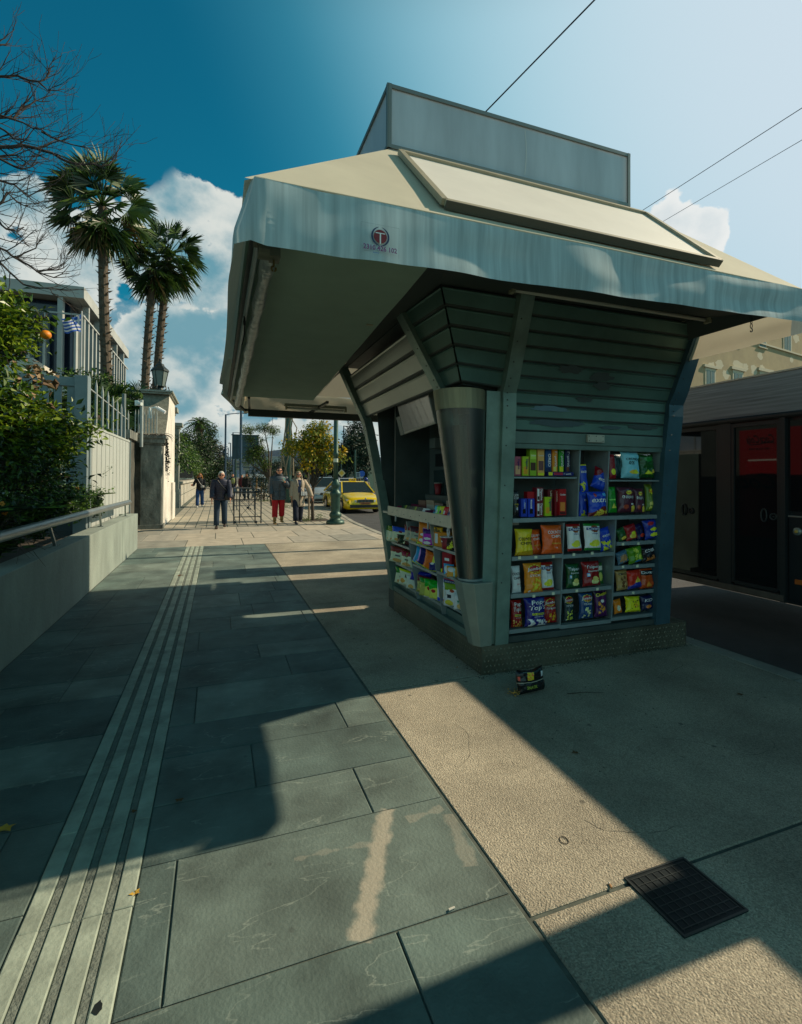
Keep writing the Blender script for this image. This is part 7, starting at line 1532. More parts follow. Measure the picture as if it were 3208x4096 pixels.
barrier((.93, 16.85, 0), .84, 1.02, 'nearer dark tubular barrier with crossed wires and a round hub', 0)
barrier((1.15, 23.8, 0), 1.0, 1.0, 'further dark tubular barrier behind the old man', .35)
# stakes and saplings
for k, (x, y0, dp, lb) in enumerate(((468, 735, 40, 'left wooden tree stake near the far barrier'), (525, 790, 36, 'wooden tree stake with orange top left of the young man'))):
    c = at(*r2b(x, y0), 'y', dp); b = MB(); b.tube([(c.x, dp, 0), (c.x+.05, dp, c.z)], .05, 6); b.build('tree_stake', mat('stake_wood', (.30, .17, .06), .8, var=.2, vscale=5), label=lb, cat='stake', group='wooden tree stakes')
def patchy(x, y, w, lb, sd_):
    b = MB(); leaves(b, [((x+random.Random(sd_).uniform(-.1, .1), y, .03), (w, w*1.2, .05)), ((x+w*.6, y+.3, .05), (w*.5, w*.5, .07))], 420, .07, 2, seed=sd_, shell=.0, aspect=.3)
    b.build('weeds', [MATS['hedge_leaf_light'], MATS['hedge_leaf_mid']], label=lb, cat='weeds', kind='stuff')
patchy(3.15, 17.5, .5, 'green weeds round the foot of the yellow-leaved tree', 1); patchy(2.9, 25, .5, 'green weeds round a tree pit behind the woman in beige', 2); patchy(2.7, 32, .7, 'green weeds in a farther tree pit left of the young man', 3)
b = MB(); b.add([(2.6, 17.0, .004), (3.75, 17.0, .004), (3.75, 18.2, .004), (2.6, 18.2, .004)], [(0, 1, 2, 3)]); b.build('tree_pit_soil', MATS['soil'], kind='structure')
YL = [mat('yellow_leaf', (.62, .42, .02), .5, trans=.35), mat('olive_leaf', (.16, .20, .015), .5, trans=.3), mat('rust_leaf', (.20, .24, .02), .6, trans=.25)]
c = at(*r2b(1120, 420), 'y', 17.5)
def yt(x, y, r): q = at(*r2b(x, y), 'y', 17.5); return (q, r)
tree('autumn_tree', 'slender street tree with yellow and olive autumn leaves left of the lamp post', 'tree', [yt(1120, 260, (.45, .5, .20)), yt(930, 360, (.36, .4, .17)), yt(1240, 330, (.32, .4, .22)), yt(1080, 400, (.42, .5, .20)), yt(1270, 480, (.28, .4, .24)), yt(1060, 500, (.24, .3, .18)), yt(1240, 600, (.26, .3, .14)), yt(800, 420, (.18, .2, .07)), yt(1440, 470, (.12, .2, .14)), yt(1180, 170, (.3, .4, .12)), yt(1060, 620, (.2, .3, .14))], 4200, .12, YL, (3.16, 17.5, 0), seed=71, trunk_r=.065, twigs=5, droop=.7, aspect=.6, shell=.5)
b = MB(); b.tube([(3.02, 17.45, 0), (3.0, 17.45, 2.0)], .035, 7); b.build('tree_stake', mat('pale_stake', (.30, .24, .17), .9, var=.3, vscale=6), label='pale stake tied beside the yellow-leaved tree', cat='stake', group='wooden tree stakes')
b = MB(); rd = random.Random(5)
for k in range(9):
    p = at(*r2b(1230, 250), 'y', 17.6); d = Vector((rd.uniform(-.5, 1), rd.gauss(0, .3), rd.uniform(.1, .9))).normalized(); branch(b, p, d, rd.uniform(.5, .9), .008, 1, rd, .4, .1, n=4)
b.build('bare_twigs', MATS['bark'], label='bare twigs rising from the top of the yellow-leaved tree', cat='twig')
def jt(x, y, r, dp=27): return (at(*r2b(x, y), 'y', dp), r)
tree('feathery_tree', 'feathery green street tree partly hiding the billboard', 'tree', [jt(380, 190, (.26, .4, .14)), jt(560, 180, (.34, .5, .14)), jt(660, 215, (.26, .4, .12)), jt(450, 440, (.36, .5, .20)), jt(390, 310, (.26, .4, .08)), jt(510, 430, (.24, .5, .22)), jt(430, 520, (.36, .5, .14)), jt(520, 320, (.14, .3, .12)), jt(370, 555, (.2, .3, .08)), jt(560, 580, (.16, .3, .3))], 6000, .12, [mat('fern_leaf_light', (.18, .28, .03), .5, trans=.3), mat('fern_leaf_mid', (.05, .10, .02), .5, trans=.25), mat('fern_leaf_dark', (.025, .055, .015), .5)], (2.75, 27, 0), seed=81, trunk_r=.11, twigs=6, aspect=.25, shell=.4)
b = MB(); rd = random.Random(5)
for k in range(5):
    p = Vector((3.1+k*.16, 26.5, 1.6)); b.tube([p, p+Vector((rd.uniform(-.3, .3), 0, 1.2)), p+Vector((rd.uniform(-.3, .4), 0, 2.5)), p+Vector((rd.uniform(-.4, .4), 0, 3.6))], [.05, .04, .03, .02], 5)
b.build('leaning_branches', mat('pale_bark', (.22, .18, .12), .9, var=.3, vscale=5), label='pale crooked bare branches rising behind the young man', cat='branches')
c = at(*r2b(560, 700), 'y', 33); tree('dark_bush', 'nearly black bush behind the young man', 'shrub', [(c, (.9, .8, 1.0)), (c-Z*.8, (.9, .8, .8))], 1600, .16, [DG_[0]], (c.x, 33, 0), seed=90, shell=.6)  # crown uses the dark hedge leaf alone
for k, (x, y, dp, r, lb) in enumerate(((1610, 430, 50, (1.6, 2, 1.6), 'big dark evergreen across the road beside the kiosk post'), (1640, 270, 56, (1.3, 2, 1.7), 'tallest dark evergreen behind the kiosk post'), (980, 640, 80, (3.6, 3, 1.9), 'wide dark evergreen mass behind the couple'), (1300, 620, 72, (3.2, 3, 2.0), 'dark evergreen behind the lamp post'), (790, 640, 95, (2.0, 3, 2.2), 'dark evergreen behind the young man'), (690, 720, 90, (2.6, 3, 1.4), 'low dark trees at the head of the traffic'), (1450, 690, 68, (2.6, 3, 1.4), 'dark shrubbery above the taxi roof'))):
    c = at(*r2b(x, y), 'y', dp); tree('evergreen', lb, 'tree', [(c, r), (c+Vector((r[0]*.7, 0, -r[2]*.3)), (r[0]*.6, r[1]*.6, r[2]*.7)), (c+Vector((-r[0]*.6, 0, -r[2]*.25)), (r[0]*.6, r[1]*.6, r[2]*.7)), (c-Z*r[2]*.8, (r[0], r[1], r[2]*.7))], 4200, .34, [mat('evergreen_dark', (.008, .028, .016), .6), mat('evergreen_mid', (.02, .05, .022), .6)], (c.x, dp, -.1), 'dark evergreens across the avenue', seed=100+k, trunk_r=.3, aspect=.5, shell=.5)
# overhead wires
WR = mat('wire_black', (.01, .015, .03), .6)
a = at(1925, 465, 'y', 8.5); c = at(2378, 0, 'y', 6.5); c2 = a+(c-a)*2.5; b = MB(); b.tube([a-(c-a)*1.2, a, c, c2], .014, 6); b.build('overhead_wire', WR, label='thick overhead wire rising from behind the sign box to the top edge', cat='wire', group='overhead wires')
for (p, q, lb, r) in (((2560, 848), (3208, 432), 'upper of two thin overhead wires at the right', .009), ((2640, 893), (3208, 560), 'lower of two thin overhead wires at the right', .007)):
    a = at(*p, 'y', 12); c = at(*q, 'y', 7); b = MB(); b.tube([a-(c-a)*.8, a, c, c+(c-a)*.6], r, 5); b.build('overhead_wire', WR, label=lb, cat='wire', group='overhead wires')

# ------------------------------------------------------------------ vehicles
CG = mat('car_glass', (.015, .03, .035), .06, spec=.8); TY = mat('tyre', (.012, .012, .012), .8); RM = mat('wheel_rim', (.3, .3, .3), .3, .7); HL = mat('headlight', (.55, .6, .65), .12, .3); BLKP = mat('black_plastic', (.012, .013, .014), .5)
def car(lb, col, W_=1.8, L=4.6, H=1.46, suv=0, taxi=False, name='car', cat='car', detail=True, grp='cars in the traffic', bus_=False):
    """car facing -Y, front bumper at y=0, on z=0"""
    t = thing(name, lb, cat, (0, 0, 0), grp); P_ = mat('paint_%02x%02x%02x' % tuple(int(v*255) for v in col), col, .25, .1, coat=.6)
    hw = W_/2; belt = .92+.12*suv; bon = .80+.14*suv
    def ring(y, zb, zt, w, tw, r=.06):
        return [Vector((x*w if s_ == 0 else x*tw, y, z)) for x, z, s_ in ((-.90, zb, 0), (-1, zb+.10, 0), (-1.0, zb+.38, 0), (-.985, zt-.16, 0), (-.95, zt-.05, 1), (-.80, zt, 1), (-.4, zt+.022, 1), (0, zt+.03, 1), (.4, zt+.022, 1), (.80, zt, 1), (.95, zt-.05, 1), (.985, zt-.16, 0), (1.0, zt-.38+.0, 0) if 0 else (1.0, zb+.38, 0), (1, zb+.10, 0), (.90, zb, 0))]
    st = [(0.02, .26, .58, .80, .74), (.06, .20, .66, .90, .84), (.22, .18, .72, .97, .93), (.5, .18, bon-.02, 1, .96), (1.05, .18, bon+.10, 1, .97), (1.3, .18, belt+.02, 1, .97), (2.2, .18, belt+.02, 1, .97), (3.4, .18, belt+.04, 1, .97), (4.1, .18, belt+.04, .99, .95), (4.45, .22, belt, .95, .90), (4.58, .3, belt-.1, .86, .8)]
    b = MB(); b.loft([ring(y*L/4.6, zb, zt, w*hw, tw*hw) for y, zb, zt, w, tw in st]); b.build('body', P_, t, smooth=True, bevel=0)
    y1, y2, y3, y4 = 1.08*L/4.6, 1.80*L/4.6, 3.3*L/4.6, 4.25*L/4.6
    def cab(y, z, w): return [Vector((-w, y, z)), Vector((w, y, z))]
    lo = [(-hw*.88, y1, belt), (hw*.88, y1, belt), (hw*.90, y4, belt+.04), (-hw*.90, y4, belt+.04)]; hi = [(-hw*.66, y2, H-.03), (hw*.66, y2, H-.03), (hw*.66, y3, H-.02), (-hw*.66, y3, H-.02)]
    b = MB(); b.hexa(lo+hi); g = b.build('cabin_glass', CG, t)
    b = MB(); b.loft([[Vector((-hw*.60, y2-.03, H-.035)), Vector((hw*.60, y2-.03, H-.035)), Vector((hw*.70, y2+.03, H-.045)), Vector((hw*.70, y3, H-.035)), Vector((hw*.60, y3+.08, H-.05)), Vector((-hw*.60, y3+.08, H-.05)), Vector((-hw*.70, y3, H-.035)), Vector((-hw*.70, y2+.03, H-.045))], [Vector((-hw*.52, y2+.06, H)), Vector((hw*.52, y2+.06, H)), Vector((hw*.60, y2+.12, H)), Vector((hw*.60, y3-.1, H)), Vector((hw*.52, y3-.05, H)), Vector((-hw*.52, y3-.05, H)), Vector((-hw*.60, y3-.1, H)), Vector((-hw*.60, y2+.12, H))]]); b.build('roof', P_, t)
    b = MB()
    for s_ in (-1, 1):
        b.tube([(s_*hw*.89, y1-.02, belt), (s_*hw*.675, y2-.01, H-.04)], .035, 6); b.tube([(s_*hw*.91, (y2+y3)/2, belt+.02), (s_*hw*.685, (y2+y3)/2, H-.04)], .035, 6); b.tube([(s_*hw*.91, y4, belt+.04), (s_*hw*.675, y3, H-.04)], .05, 6)
    b.build('pillars', P_, t)
    for s_ in (-1, 1):
        for yy in (.86*L/4.6, 3.65*L/4.6):
            w = MB(); R_ = .32+.03*suv; w.lathe([(R_*.8, -.10), (R_, -.08), (R_, .08), (R_*.8, .10)], (0, 0, 0), 20); w.v = [(s_*(hw-.09)+v[2], yy+v[0], R_+v[1]) for v in w.v]; wo_ = w.build('wheel', TY, t)
            w = MB(); w.lathe([(R_*.62, 0), (R_*.2, .01)], (0, 0, 0), 12); w.v = [(s_*(hw+.012+v[2]), yy+v[0], R_+v[1]) for v in w.v]; w.build('rim', RM, wo_)
            ar = MB(); n_ = 14; pts = [(s_*(hw+.003), yy+math.cos(a)*(R_+.05), R_+math.sin(a)*(R_+.05)) for a in [PI*k/n_ for k in range(n_+1)]]; ar.tube(pts, .03, 5); ar.build('wheel_arch', BLKP, t)
    # face
    zg = .52+.12*suv
    b = MB(); b.box((-.38, -.012, zg-.02), (.38, .08, zg+.10)); gr = b.build('grille', BLKP, t)
    b = MB()
    for k in range(11): x = -.34+k*.068; b.box((x-.006, -.02, zg-.015), (x+.006, -.012, zg+.095))
    b.tube([(-.39, -.012, zg+.108), (0, -.03, zg+.12), (.39, -.012, zg+.108)], .012, 5); b.build('grille_bars', RM, gr)
    b = MB(); b.ball((0, -.018, zg+.155), (.04, .012, .04), 8); b.build('bonnet_badge', RM, t)
    for s_ in (-1, 1):
        b = MB(); b.hexa([(s_*.42, -.01, zg), (s_*.84, .17, zg+.01), (s_*.84, .24, zg+.01), (s_*.42, .1, zg), (s_*.42, -.01, zg+.09), (s_*.86, .17, zg+.135), (s_*.84, .3, zg+.135), (s_*.42, .1, zg+.10)] if s_ > 0 else [(-.84, .17, zg+.01), (-.42, -.01, zg), (-.42, .1, zg), (-.84, .24, zg+.01), (-.86, .17, zg+.135), (-.42, -.01, zg+.09), (-.42, .1, zg+.10), (-.84, .3, zg+.135)])
        b.build('headlight', HL, t)
        b = MB(); b.tube([(s_*hw*.93, y1+.22, belt+.05), (s_*(hw+.14), y1+.22, belt+.10)], .02, 5); b.ball((s_*(hw+.13), y1+.22, belt+.12), (.10, .05, .07), 8); b.build('mirror', P_ if not suv else BLKP, t)
    b = MB(); b.box((-.72, -.008, .27), (.72, .09, .40)); b.build('lower_intake', BLKP, t)
    b = MB(); b.box((-.25, -.035, .42), (.25, -.013, .51)); pl_ = b.build('number_plate', mat('plate_orange', (.45, .16, .04), .5) if taxi else pm((200, 205, 210)), t)
    textmb('TAX 5267' if 0 else ('TAN 5257' if taxi else 'IMN 5815'), .085, (0, -.037, .435), X, Z, 0, .002, wid=.40).build('lettering', pm(BLK), pl_)
    b = MB(); b.tube([(-.5, y1-.03, belt+.03), (-.1, y1+.16, belt+.13)], .008, 4); b.tube([(.1, y1-.03, belt+.03), (.5, y1+.16, belt+.13)], .008, 4); b.build('wiper', BLKP, t)
    if taxi:
        b = MB(); b.box((-.17, y2+.1, H+.005), (.17, y2+.24, H+.13)); s2 = b.build('taxi_sign', mat('taxi_sign', (.75, .50, .02), .4), t, bevel=.01); textmb('TAXI', .12, (0, y2+.098, H+.025), X, Z, 0, .003, wid=.26).build('lettering', pm(BLK), s2)
    if suv:
        for s_ in (-1, 1): b = MB(); b.tube([(s_*hw*.60, y2+.1, H+.0), (s_*hw*.60, y2+.2, H+.06), (s_*hw*.60, y3-.1, H+.06), (s_*hw*.60, y3, H)], .018, 5); b.build('roof_rail', RM, t)
    return t
tx = car('yellow taxi with roof sign and orange number plate stopped by the lamp post', (.78, .55, .005), taxi=True, name='taxi', cat='taxi')
place(tx, (6.35, 21.9, -.13), math.radians(3))
suv = car('silver SUV with roof rails behind the thin tree', (.30, .36, .40), W_=1.85, L=4.6, H=1.66, suv=1); place(suv, (5.98, 28.6, -.13), math.radians(-3))
c3 = car('dark blue-grey car just left of the silver SUV', (.10, .15, .19), suv=0); place(c3, (5.9, 38, -.13), 0)
c4 = car('white car with its roof showing behind the taxi', (.5, .52, .54), suv=1, H=1.6); place(c4, (9.7, 37, -.13), 0)
c5 = car('black car far down the road by the far bus', (.02, .025, .035)); place(c5, (6.7, 62, -.13), 0)
c6 = car('small dark blue car seen left of the young man', (.02, .06, .12)); place(c6, (6.2, 50, -.13), math.radians(5))
def farbus():
    x0 = at(*r2b(320, 705), 'y', 75).x; x1 = at(*r2b(512, 705), 'y', 75).x; zt_ = at(*r2b(400, 703), 'y', 75).z; t = thing('coach', 'white-roofed bus with a dark windscreen far down the avenue', 'bus', ((x0+x1)/2, 75, -.13)); w = 2.5; xm = (x0+x1)/2+.3
    b = MB(); b.box((xm-w/2-.4, 75, .25), (xm+w/2+.4, 84, zt_-.15)); b.build('body', mat('far_bus_body', (.10, .14, .17), .4), t); b = MB(); b.box((xm-w/2-.5, 74.9, zt_-.5), (xm+w/2+.5, 84, zt_)); b.build('roof', pm((215, 215, 210)), t)
    b = MB(); b.box((xm-w/2-.2, 74.95, 1.1), (xm+w/2+.2, 74.99, zt_-.6)); b.build('windscreen', CG, t)
    for s_ in (-1, 1): b = MB(); b.ball((xm+s_*1.1, 74.95, .7), (.18, .05, .1), 6); b.build('headlight', HL, t)
    for s_ in (-1, 1): b = MB(); b.tube([(xm+s_*1.2, 76, .15), (xm+s_*1.5, 76, .15)], .4, 10); b.build('wheel', TY, t)
farbus()

# ------------------------------------------------------------------ people
SKIN = mat('skin', c8(190, 135, 110), .6)
def skinmesh(name, chains, m_, par, sub=2):
    """chains: list of lists of (point, radius); joined where points coincide"""
    me = bpy.data.meshes.new(name); vs = []; es = []; rs = []; idx = {}
    for ch in chains:
        prev = None
        for p, r in ch:
            k = tuple(round(v, 4) for v in p)
            if k not in idx: idx[k] = len(vs); vs.append(p); rs.append(r)
            if prev is not None and prev != idx[k]: es.append((prev, idx[k]))
            prev = idx[k]
    me.from_pydata(vs, es, []); o = bpy.data.objects.new(name, me); COL.objects.link(o)
    sk = o.modifiers.new('skin', 'SKIN'); sk.use_smooth_shade = True; sv = me.skin_vertices[0].data
    for i, r in enumerate(rs): sv[i].radius = (r, r) if not isinstance(r, tuple) else r
    sv[0].use_root = True
    o.modifiers.new('sub', 'SUBSURF').levels = sub; o.modifiers['sub'].render_levels = sub
    bpy.context.view_layer.update()
    m2 = bpy.data.meshes.new_from_object(o.evaluated_get(bpy.context.evaluated_depsgraph_get())); bpy.data.objects.remove(o); bpy.data.meshes.remove(me)
    m2.name = name; m2.materials.clear(); m2.materials.append(m_); r_ = bpy.data.objects.new(name, m2); COL.objects.link(r_); r_.parent = par; WL[r_] = WL[par]
    return r_
def rings_loft(b, st, n=14, mi=None):
    b.loft([[Vector((cx+math.cos(2*PI*k/n)*rx, cy+math.sin(2*PI*k/n)*ry, z)) for k in range(n)] for (cx, cy, z, rx, ry) in st], True, mi)
def person(lb, H=1.72, jacket=(.02, .03, .06), trouser=(.02, .04, .08), shoe=(.03, .03, .03), hair=(.5, .5, .5), hl='short', step=.18, fwd=0, head_down=.1, glasses=True, jl=.78, puffy=1.0, arms=((.10, .02), (.10, -.02)), bag_=None, shirt=None, quilt=0, cuff=None, back=False, extra=None, legw=1.0, armup=None, fur=None, bagc=(.01, .01, .012)):
    """faces -Y; origin on the ground between the feet"""
    k = H/1.72; t = thing('person', lb, 'person', (0, 0, 0), 'people walking on the pavement')
    jm = mat('cloth_%02x%02x%02x' % tuple(int(v*255) for v in jacket), jacket, .55 if quilt else .8, var=.15, vscale=25, bump=.25, bscale=40); tm = mat('cloth_%02x%02x%02x' % tuple(int(v*255) for v in trouser), trouser, .85, var=.2, vscale=20); sm = mat('leather_%02x%02x%02x' % tuple(int(v*255) for v in shoe), shoe, .6); hm = mat('hair_%02x%02x%02x' % tuple(int(v*255) for v in hair), hair, .7, var=.3, vscale=60)
    S_ = lambda x, y, z: (x*k, y*k, z*k)
    ch_y = -fwd*.55; hd = S_(0, -fwd-.03-head_down*.12, 1.60-fwd*.25)
    hip = S_(0, 0, .95); chest = S_(0, ch_y*.8, 1.30); neck = S_(0, ch_y-.01, 1.46-fwd*.1)
    legs = []
    for s_, st_ in ((-1, -step), (1, step)):
        h_ = S_(s_*.09, 0, .90); kn = S_(s_*.105, -abs(step)*.25+st_*.45, .50); an = S_(s_*.115, st_, .10+(.03 if st_ > 0 else 0)); legs.append((h_, kn, an))
    hands = []; armc = []
    for i, s_ in enumerate((-1, 1)):
        sh = S_(s_*.185, ch_y, 1.40-fwd*.08)
        if armup and armup[0] == s_: el = S_(s_*(.30), ch_y-.02, 1.12); wr = S_(*armup[1])
        else: sw = arms[i][1]; el = S_(s_*(.185+arms[i][0]*.33), ch_y-.0+sw*.4, 1.12); wr = S_(s_*(.185+arms[i][0]*.42), ch_y-.08+sw, .88)
        armc.append((sh, el, wr)); hands.append((Vector(wr), (Vector(wr)-Vector(el)).normalized(), s_))
    body = skinmesh('body', [[(hip, .12*k), (chest, .12*k), (neck, .055*k), (S_(0, (ch_y*k+hd[1])/2/k, 1.53-fwd*.15), .05*k)]] + [[(hip, .12*k), (l[0], .085*k), (l[1], .055*k), (l[2], .038*k)] for l in legs] + [[(chest, .12*k), (a[0], .05*k), (a[1], .040*k), (a[2], .026*k), (tuple(Vector(a[2])+(Vector(a[2])-Vector(a[1])).normalized()*.07*k), .028*k)] for a in armc], SKIN, t)
    # head joined into the same mesh, with features and five-fingered hands
    b = MB(); hv = Vector(hd)
    def hf_(d): return 1-.13*max(0, -d.z)**1.5-.03*(d.y < -.6)
    b.ball(hv, (.076*k, .094*k, .115*k), 12, f=hf_); b.ball(hv+Vector((0, -.094*k, -.012*k)), (.014*k, .022*k, .022*k), 6)
    for s_ in (-1, 1): b.ball(hv+Vector((s_*.077*k, .008, -.005)), (.012*k, .02*k, .030*k), 6)
    b.ball(hv+Vector((0, -.083*k, -.060*k)), (.024*k, .012*k, .007*k), 6)
    for w_, d, s_ in hands:
        side = d.cross(Y).normalized()*s_; pc = w_+d*.075*k
        if side.length < .1: side = X*s_
        fwdv = Vector((0, -1, 0))
        for q in range(4):
            o_ = pc+fwdv*(.027-.018*q)*k+d*.035*k; L_ = (.055, .066, .062, .048)[q]*k; e1 = o_+d*L_*.55-side*.006; e2 = e1+d*L_*.5-side*.016*k; b.tube([o_-d*.02*k, o_, e1, e2], [.010*k, .0095*k, .0085*k, .006*k], 6)
        o_ = w_+d*.04*k+fwdv*.022*k; b.tube([o_, o_+(fwdv*.8+d*.6).normalized()*.035*k, o_+(fwdv*.5+d).normalized()*.062*k], [.012*k, .010*k, .007*k], 6)
    bm2 = body.data; import bmesh; bmx = bmesh.new(); bmx.from_mesh(bm2); off = len(bmx.verts); nv_ = [bmx.verts.new(v) for v in b.v]
    for f in b.f:
        try: bmx.faces.new([nv_[i] for i in f])
        except Exception: pass
    bmx.to_mesh(bm2); bmx.free(); bm2.polygons.foreach_set('use_smooth', [True]*len(bm2.polygons))
    # trousers
    b = MB(); rings_loft(b, [(0, 0, .80*k, .150*k, .115*k), (0, 0, .90*k, .165*k, .12*k), (0, 0, 1.02*k, .155*k, .11*k)])
    for l in legs:
        p = [Vector(q) for q in l]; lw = legw; b.tube([p[0]+Z*.03, p[0].lerp(p[1], .5), p[1], p[1].lerp(p[2], .6)+Vector((0, .01, 0)), p[2]+Z*(.0 if cuff is None else cuff)], [.098*k, .088*k*lw, .076*k*lw, .072*k*lw, .070*k*lw], 12)
    b.build('trousers', tm, t, smooth=True)
    for l in legs:
        a = Vector(l[2]); b = MB(); b.loft([[a+Vector((math.cos(q)*rx*k, y_*k, -.1*k*(a.z > 0)+zc*k+max(0, math.sin(q))*rz__*k+min(0, math.sin(q))*.012)) for q in [2*PI*m_/10 for m_ in range(10)]] for y_, rx, zc, rz__ in ((.075, .02, .03, .03), (.06, .04, .03, .06), (.0, .045, .03, .075), (-.08, .05, .025, .05), (-.15, .045, .022, .035), (-.185, .02, .02, .02))]); 
        dz = -min(v[2] for v in b.v) if l[2][2] < .115*k else 0
        b.v = [(v[0], v[1], v[2]+dz) for v in b.v]
        if cuff is not None: b.tube([a-Z*.02, a+Z*.10], .052*k, 10)
        b.build('shoe', sm, t, smooth=True)
    # jacket
    zb = jl*k; pf = puffy; b = MB(); ring = []
    prof = [(zb, .165*pf, .125*pf), (zb+.02, .178*pf, .135*pf), (1.0*k, .168*pf, .130*pf), (1.15*k, .165*pf, .132*pf), (1.30*k, .182*pf, .140*pf), (1.40*k, .170*pf, .120*pf), (1.455*k, .13, .10), (1.50*k, .075, .075), (1.53*k, .07, .07)]
    def prf(z):
        for (z0, a0, c0), (z1, a1, c1) in zip(prof, prof[1:]):
            if z <= z1: f = (z-z0)/(z1-z0); return a0+(a1-a0)*f, c0+(c1-c0)*f
        return prof[-1][1:]
    nz_ = 44; 
    for i in range(nz_+1):
        z = zb+(1.53*k-zb)*i/nz_; rx, ry = prf(z); q = quilt*.010*abs(math.sin((z-zb)*PI/.072)) if quilt and z < 1.44*k else 0; f = max(0, min(1, (z/k-.9)/.55)); ring.append((0, ch_y*k*f, z-fwd*.10*k*f, (rx+q)*k, (ry+q)*k))
    rings_loft(b, ring, 20)
    for a in armc:
        p = [Vector(q) for q in a]; pts = []; rr_ = []
        for i in range(19):
            f = i/18; q = p[0].lerp(p[1], f*2) if f < .5 else p[1].lerp(p[2], (f-.5)*2*.97); pts.append(q); rr_.append(((.070-.016*f)*pf+(quilt*.007*abs(math.sin(i*PI/2.0))))*k)
        b.tube([p[0]+(p[0]-p[1])*.10]+pts, [.05*k]+rr_, 12)
    b.build('jacket', jm, t, smooth=True)
    if shirt: b = MB(); b.patch(lambda u, v: Vector(((u-.5)*.10*(1-.5*v*0)*k, ch_y*k*(v*.5+.4)-(.150*pf+.006)*k*math.cos((u-.5)*.8)+(.03*k if v > .8 else 0), (1.02+.42*v)*k-.0)), 5, 8); b.build('shirt_front', mat('cloth_shirt%02x' % int(shirt[2]*255), shirt, .8), t)
    if not back:
        b = MB(); b.box((-.007*k, ch_y*k*.6-.156*pf*k-.004, zb+.03), (.007*k, ch_y*k*.6-.156*pf*k+.004+.02, 1.2*k)); b.build('zip', mat('zip_dark', (.03, .03, .03), .5), t)
    # hair
    b = MB(); off = Vector((0, .014, .028))*k
    if hl == 'short': b.ball(hv+off, (.084*k, .096*k, .102*k), 12, f=lambda d: 1+.05*mnoise.noise(d*5) if (d.z > -.15 or d.y > .1) and not (d.y < -.55 and d.z < .45) else .80)
    else:
        b.ball(hv+off, (.090*k, .100*k, .105*k), 12, f=lambda d: 1+.05*mnoise.noise(d*5) if not (d.y < -.5 and d.z < .5) else .78)
        for a in range(15): an = .35+a*(2*PI-.0)/18*1.0; an = PI*(-.08)+a*PI*1.16/14; p = hv+Vector((math.cos(an)*.082*k, math.sin(an)*.075*k+.01, .03*k)); b.tube([p, p+Vector((math.cos(an)*.022, .01, -.09*k)), p+Vector((math.cos(an)*.030, .01+.005, -.19*k)), p+Vector((math.cos(an)*.02, 0, -.245*k))], [.03*k, .034*k, .03*k, .012*k], 7)
    b.build('hair', hm, t, smooth=True)
    if glasses:
        b = MB(); gy = hv.y-.086*k
        for s_ in (-1, 1): b.ball((hv.x+s_*.034*k, gy, hv.z+.014*k), (.030*k, .012*k, .020*k), 8); b.tube([(hv.x+s_*.062*k, gy+.01, hv.z+.02*k), (hv.x+s_*.08*k, hv.y+.01, hv.z+.016*k)], .005, 4)
        b.tube([(hv.x-.02*k, gy, hv.z+.018*k), (hv.x+.02*k, gy, hv.z+.018*k)], .005, 4); b.build('sunglasses', mat('dark_lens', (.006, .006, .008), .15), t)
    if extra: extra(t, k, ch_y, hv, armc)
    return t
def sling(c, z, rx, ry, rz_, sx=1, col=(.01, .012, .014), y=-.17):
    def f(t, k, cy, hv, armc):
        bm__ = mat('bag_%02x%02x%02x' % tuple(int(v*255) for v in col), col, .5)
        b = MB(); b.ball((c*k, y*k, z*k), (rx, ry, rz_), 10, f=lambda d: 1/max(abs(d.x), abs(d.z), .78)**.6*.9); bo = b.build('shoulder_bag', bm__, t, smooth=True)
        b = MB(); b.tube([(c*k, (y-.0)*k, (z+rz_*.8)*k), (c*k*.3, (cy*.6-.165)*k, 1.18*k), (-sx*.10*k, (cy-.135)*k, 1.40*k), (-sx*.13*k, (cy)*k, 1.475*k)], .012, 5); b.build('strap', bm__, bo)
    return f
old = person('stooping old man with white hair, dark glasses, navy quilted jacket and black shoulder bag', H=1.74, jacket=(.014, .018, .045), trouser=(.014, .035, .065), shoe=(.04, .025, .02), hair=(.62, .60, .54), fwd=.30, head_down=.5, quilt=1, puffy=1.16, jl=.82, step=.10, arms=((.14, .03), (.14, -.02)), legw=1.1, extra=sling(.22, .93, .15, .07, .13, 1))
place(old, (.10, 15.55, 0), math.radians(2))
def boyx(t, k, cy, hv, armc):
    b = MB(); b.lathe([(.13, 0), (.15, .03), (.10, .09)], (0, cy*k+.03, 1.45*k), 12, sy=1.1); b.build('hood', mat('cloth_hood', (.03, .04, .05), .8), t, smooth=True)
    for s_ in (-1, 1): b = MB(); b.box((s_*.10-.055, cy*k*.5-.185, .83*k), (s_*.10+.055, cy*k*.5-.155, .98*k)); b.build('pocket', MATS['cloth_%02x%02x%02x' % (10, 15, 19)], t, bevel=.008)
    w = Vector(armc[1][2]); b = MB(); b.obox(w+Vector((-.05, -.06, .02)), X, Z, -Y, .07, .12, .03); b.build('snack_packet', pm((110, 160, 150)), t)
    for l in (-1, 1): pass
boy = person('young man in a grey puffer coat, red trousers and tan boots holding a packet', H=1.84, jacket=(.042, .060, .078), trouser=(.42, .006, .012), shoe=(.30, .18, .06), hair=(.008, .008, .010), glasses=True, quilt=1, puffy=1.30, jl=.72, fwd=.05, head_down=.3, step=.06, cuff=.12, legw=1.15, armup=(1, (.14, -.26, 1.26)), extra=boyx)
place(boy, (1.86, 16.5, 0), math.radians(4))
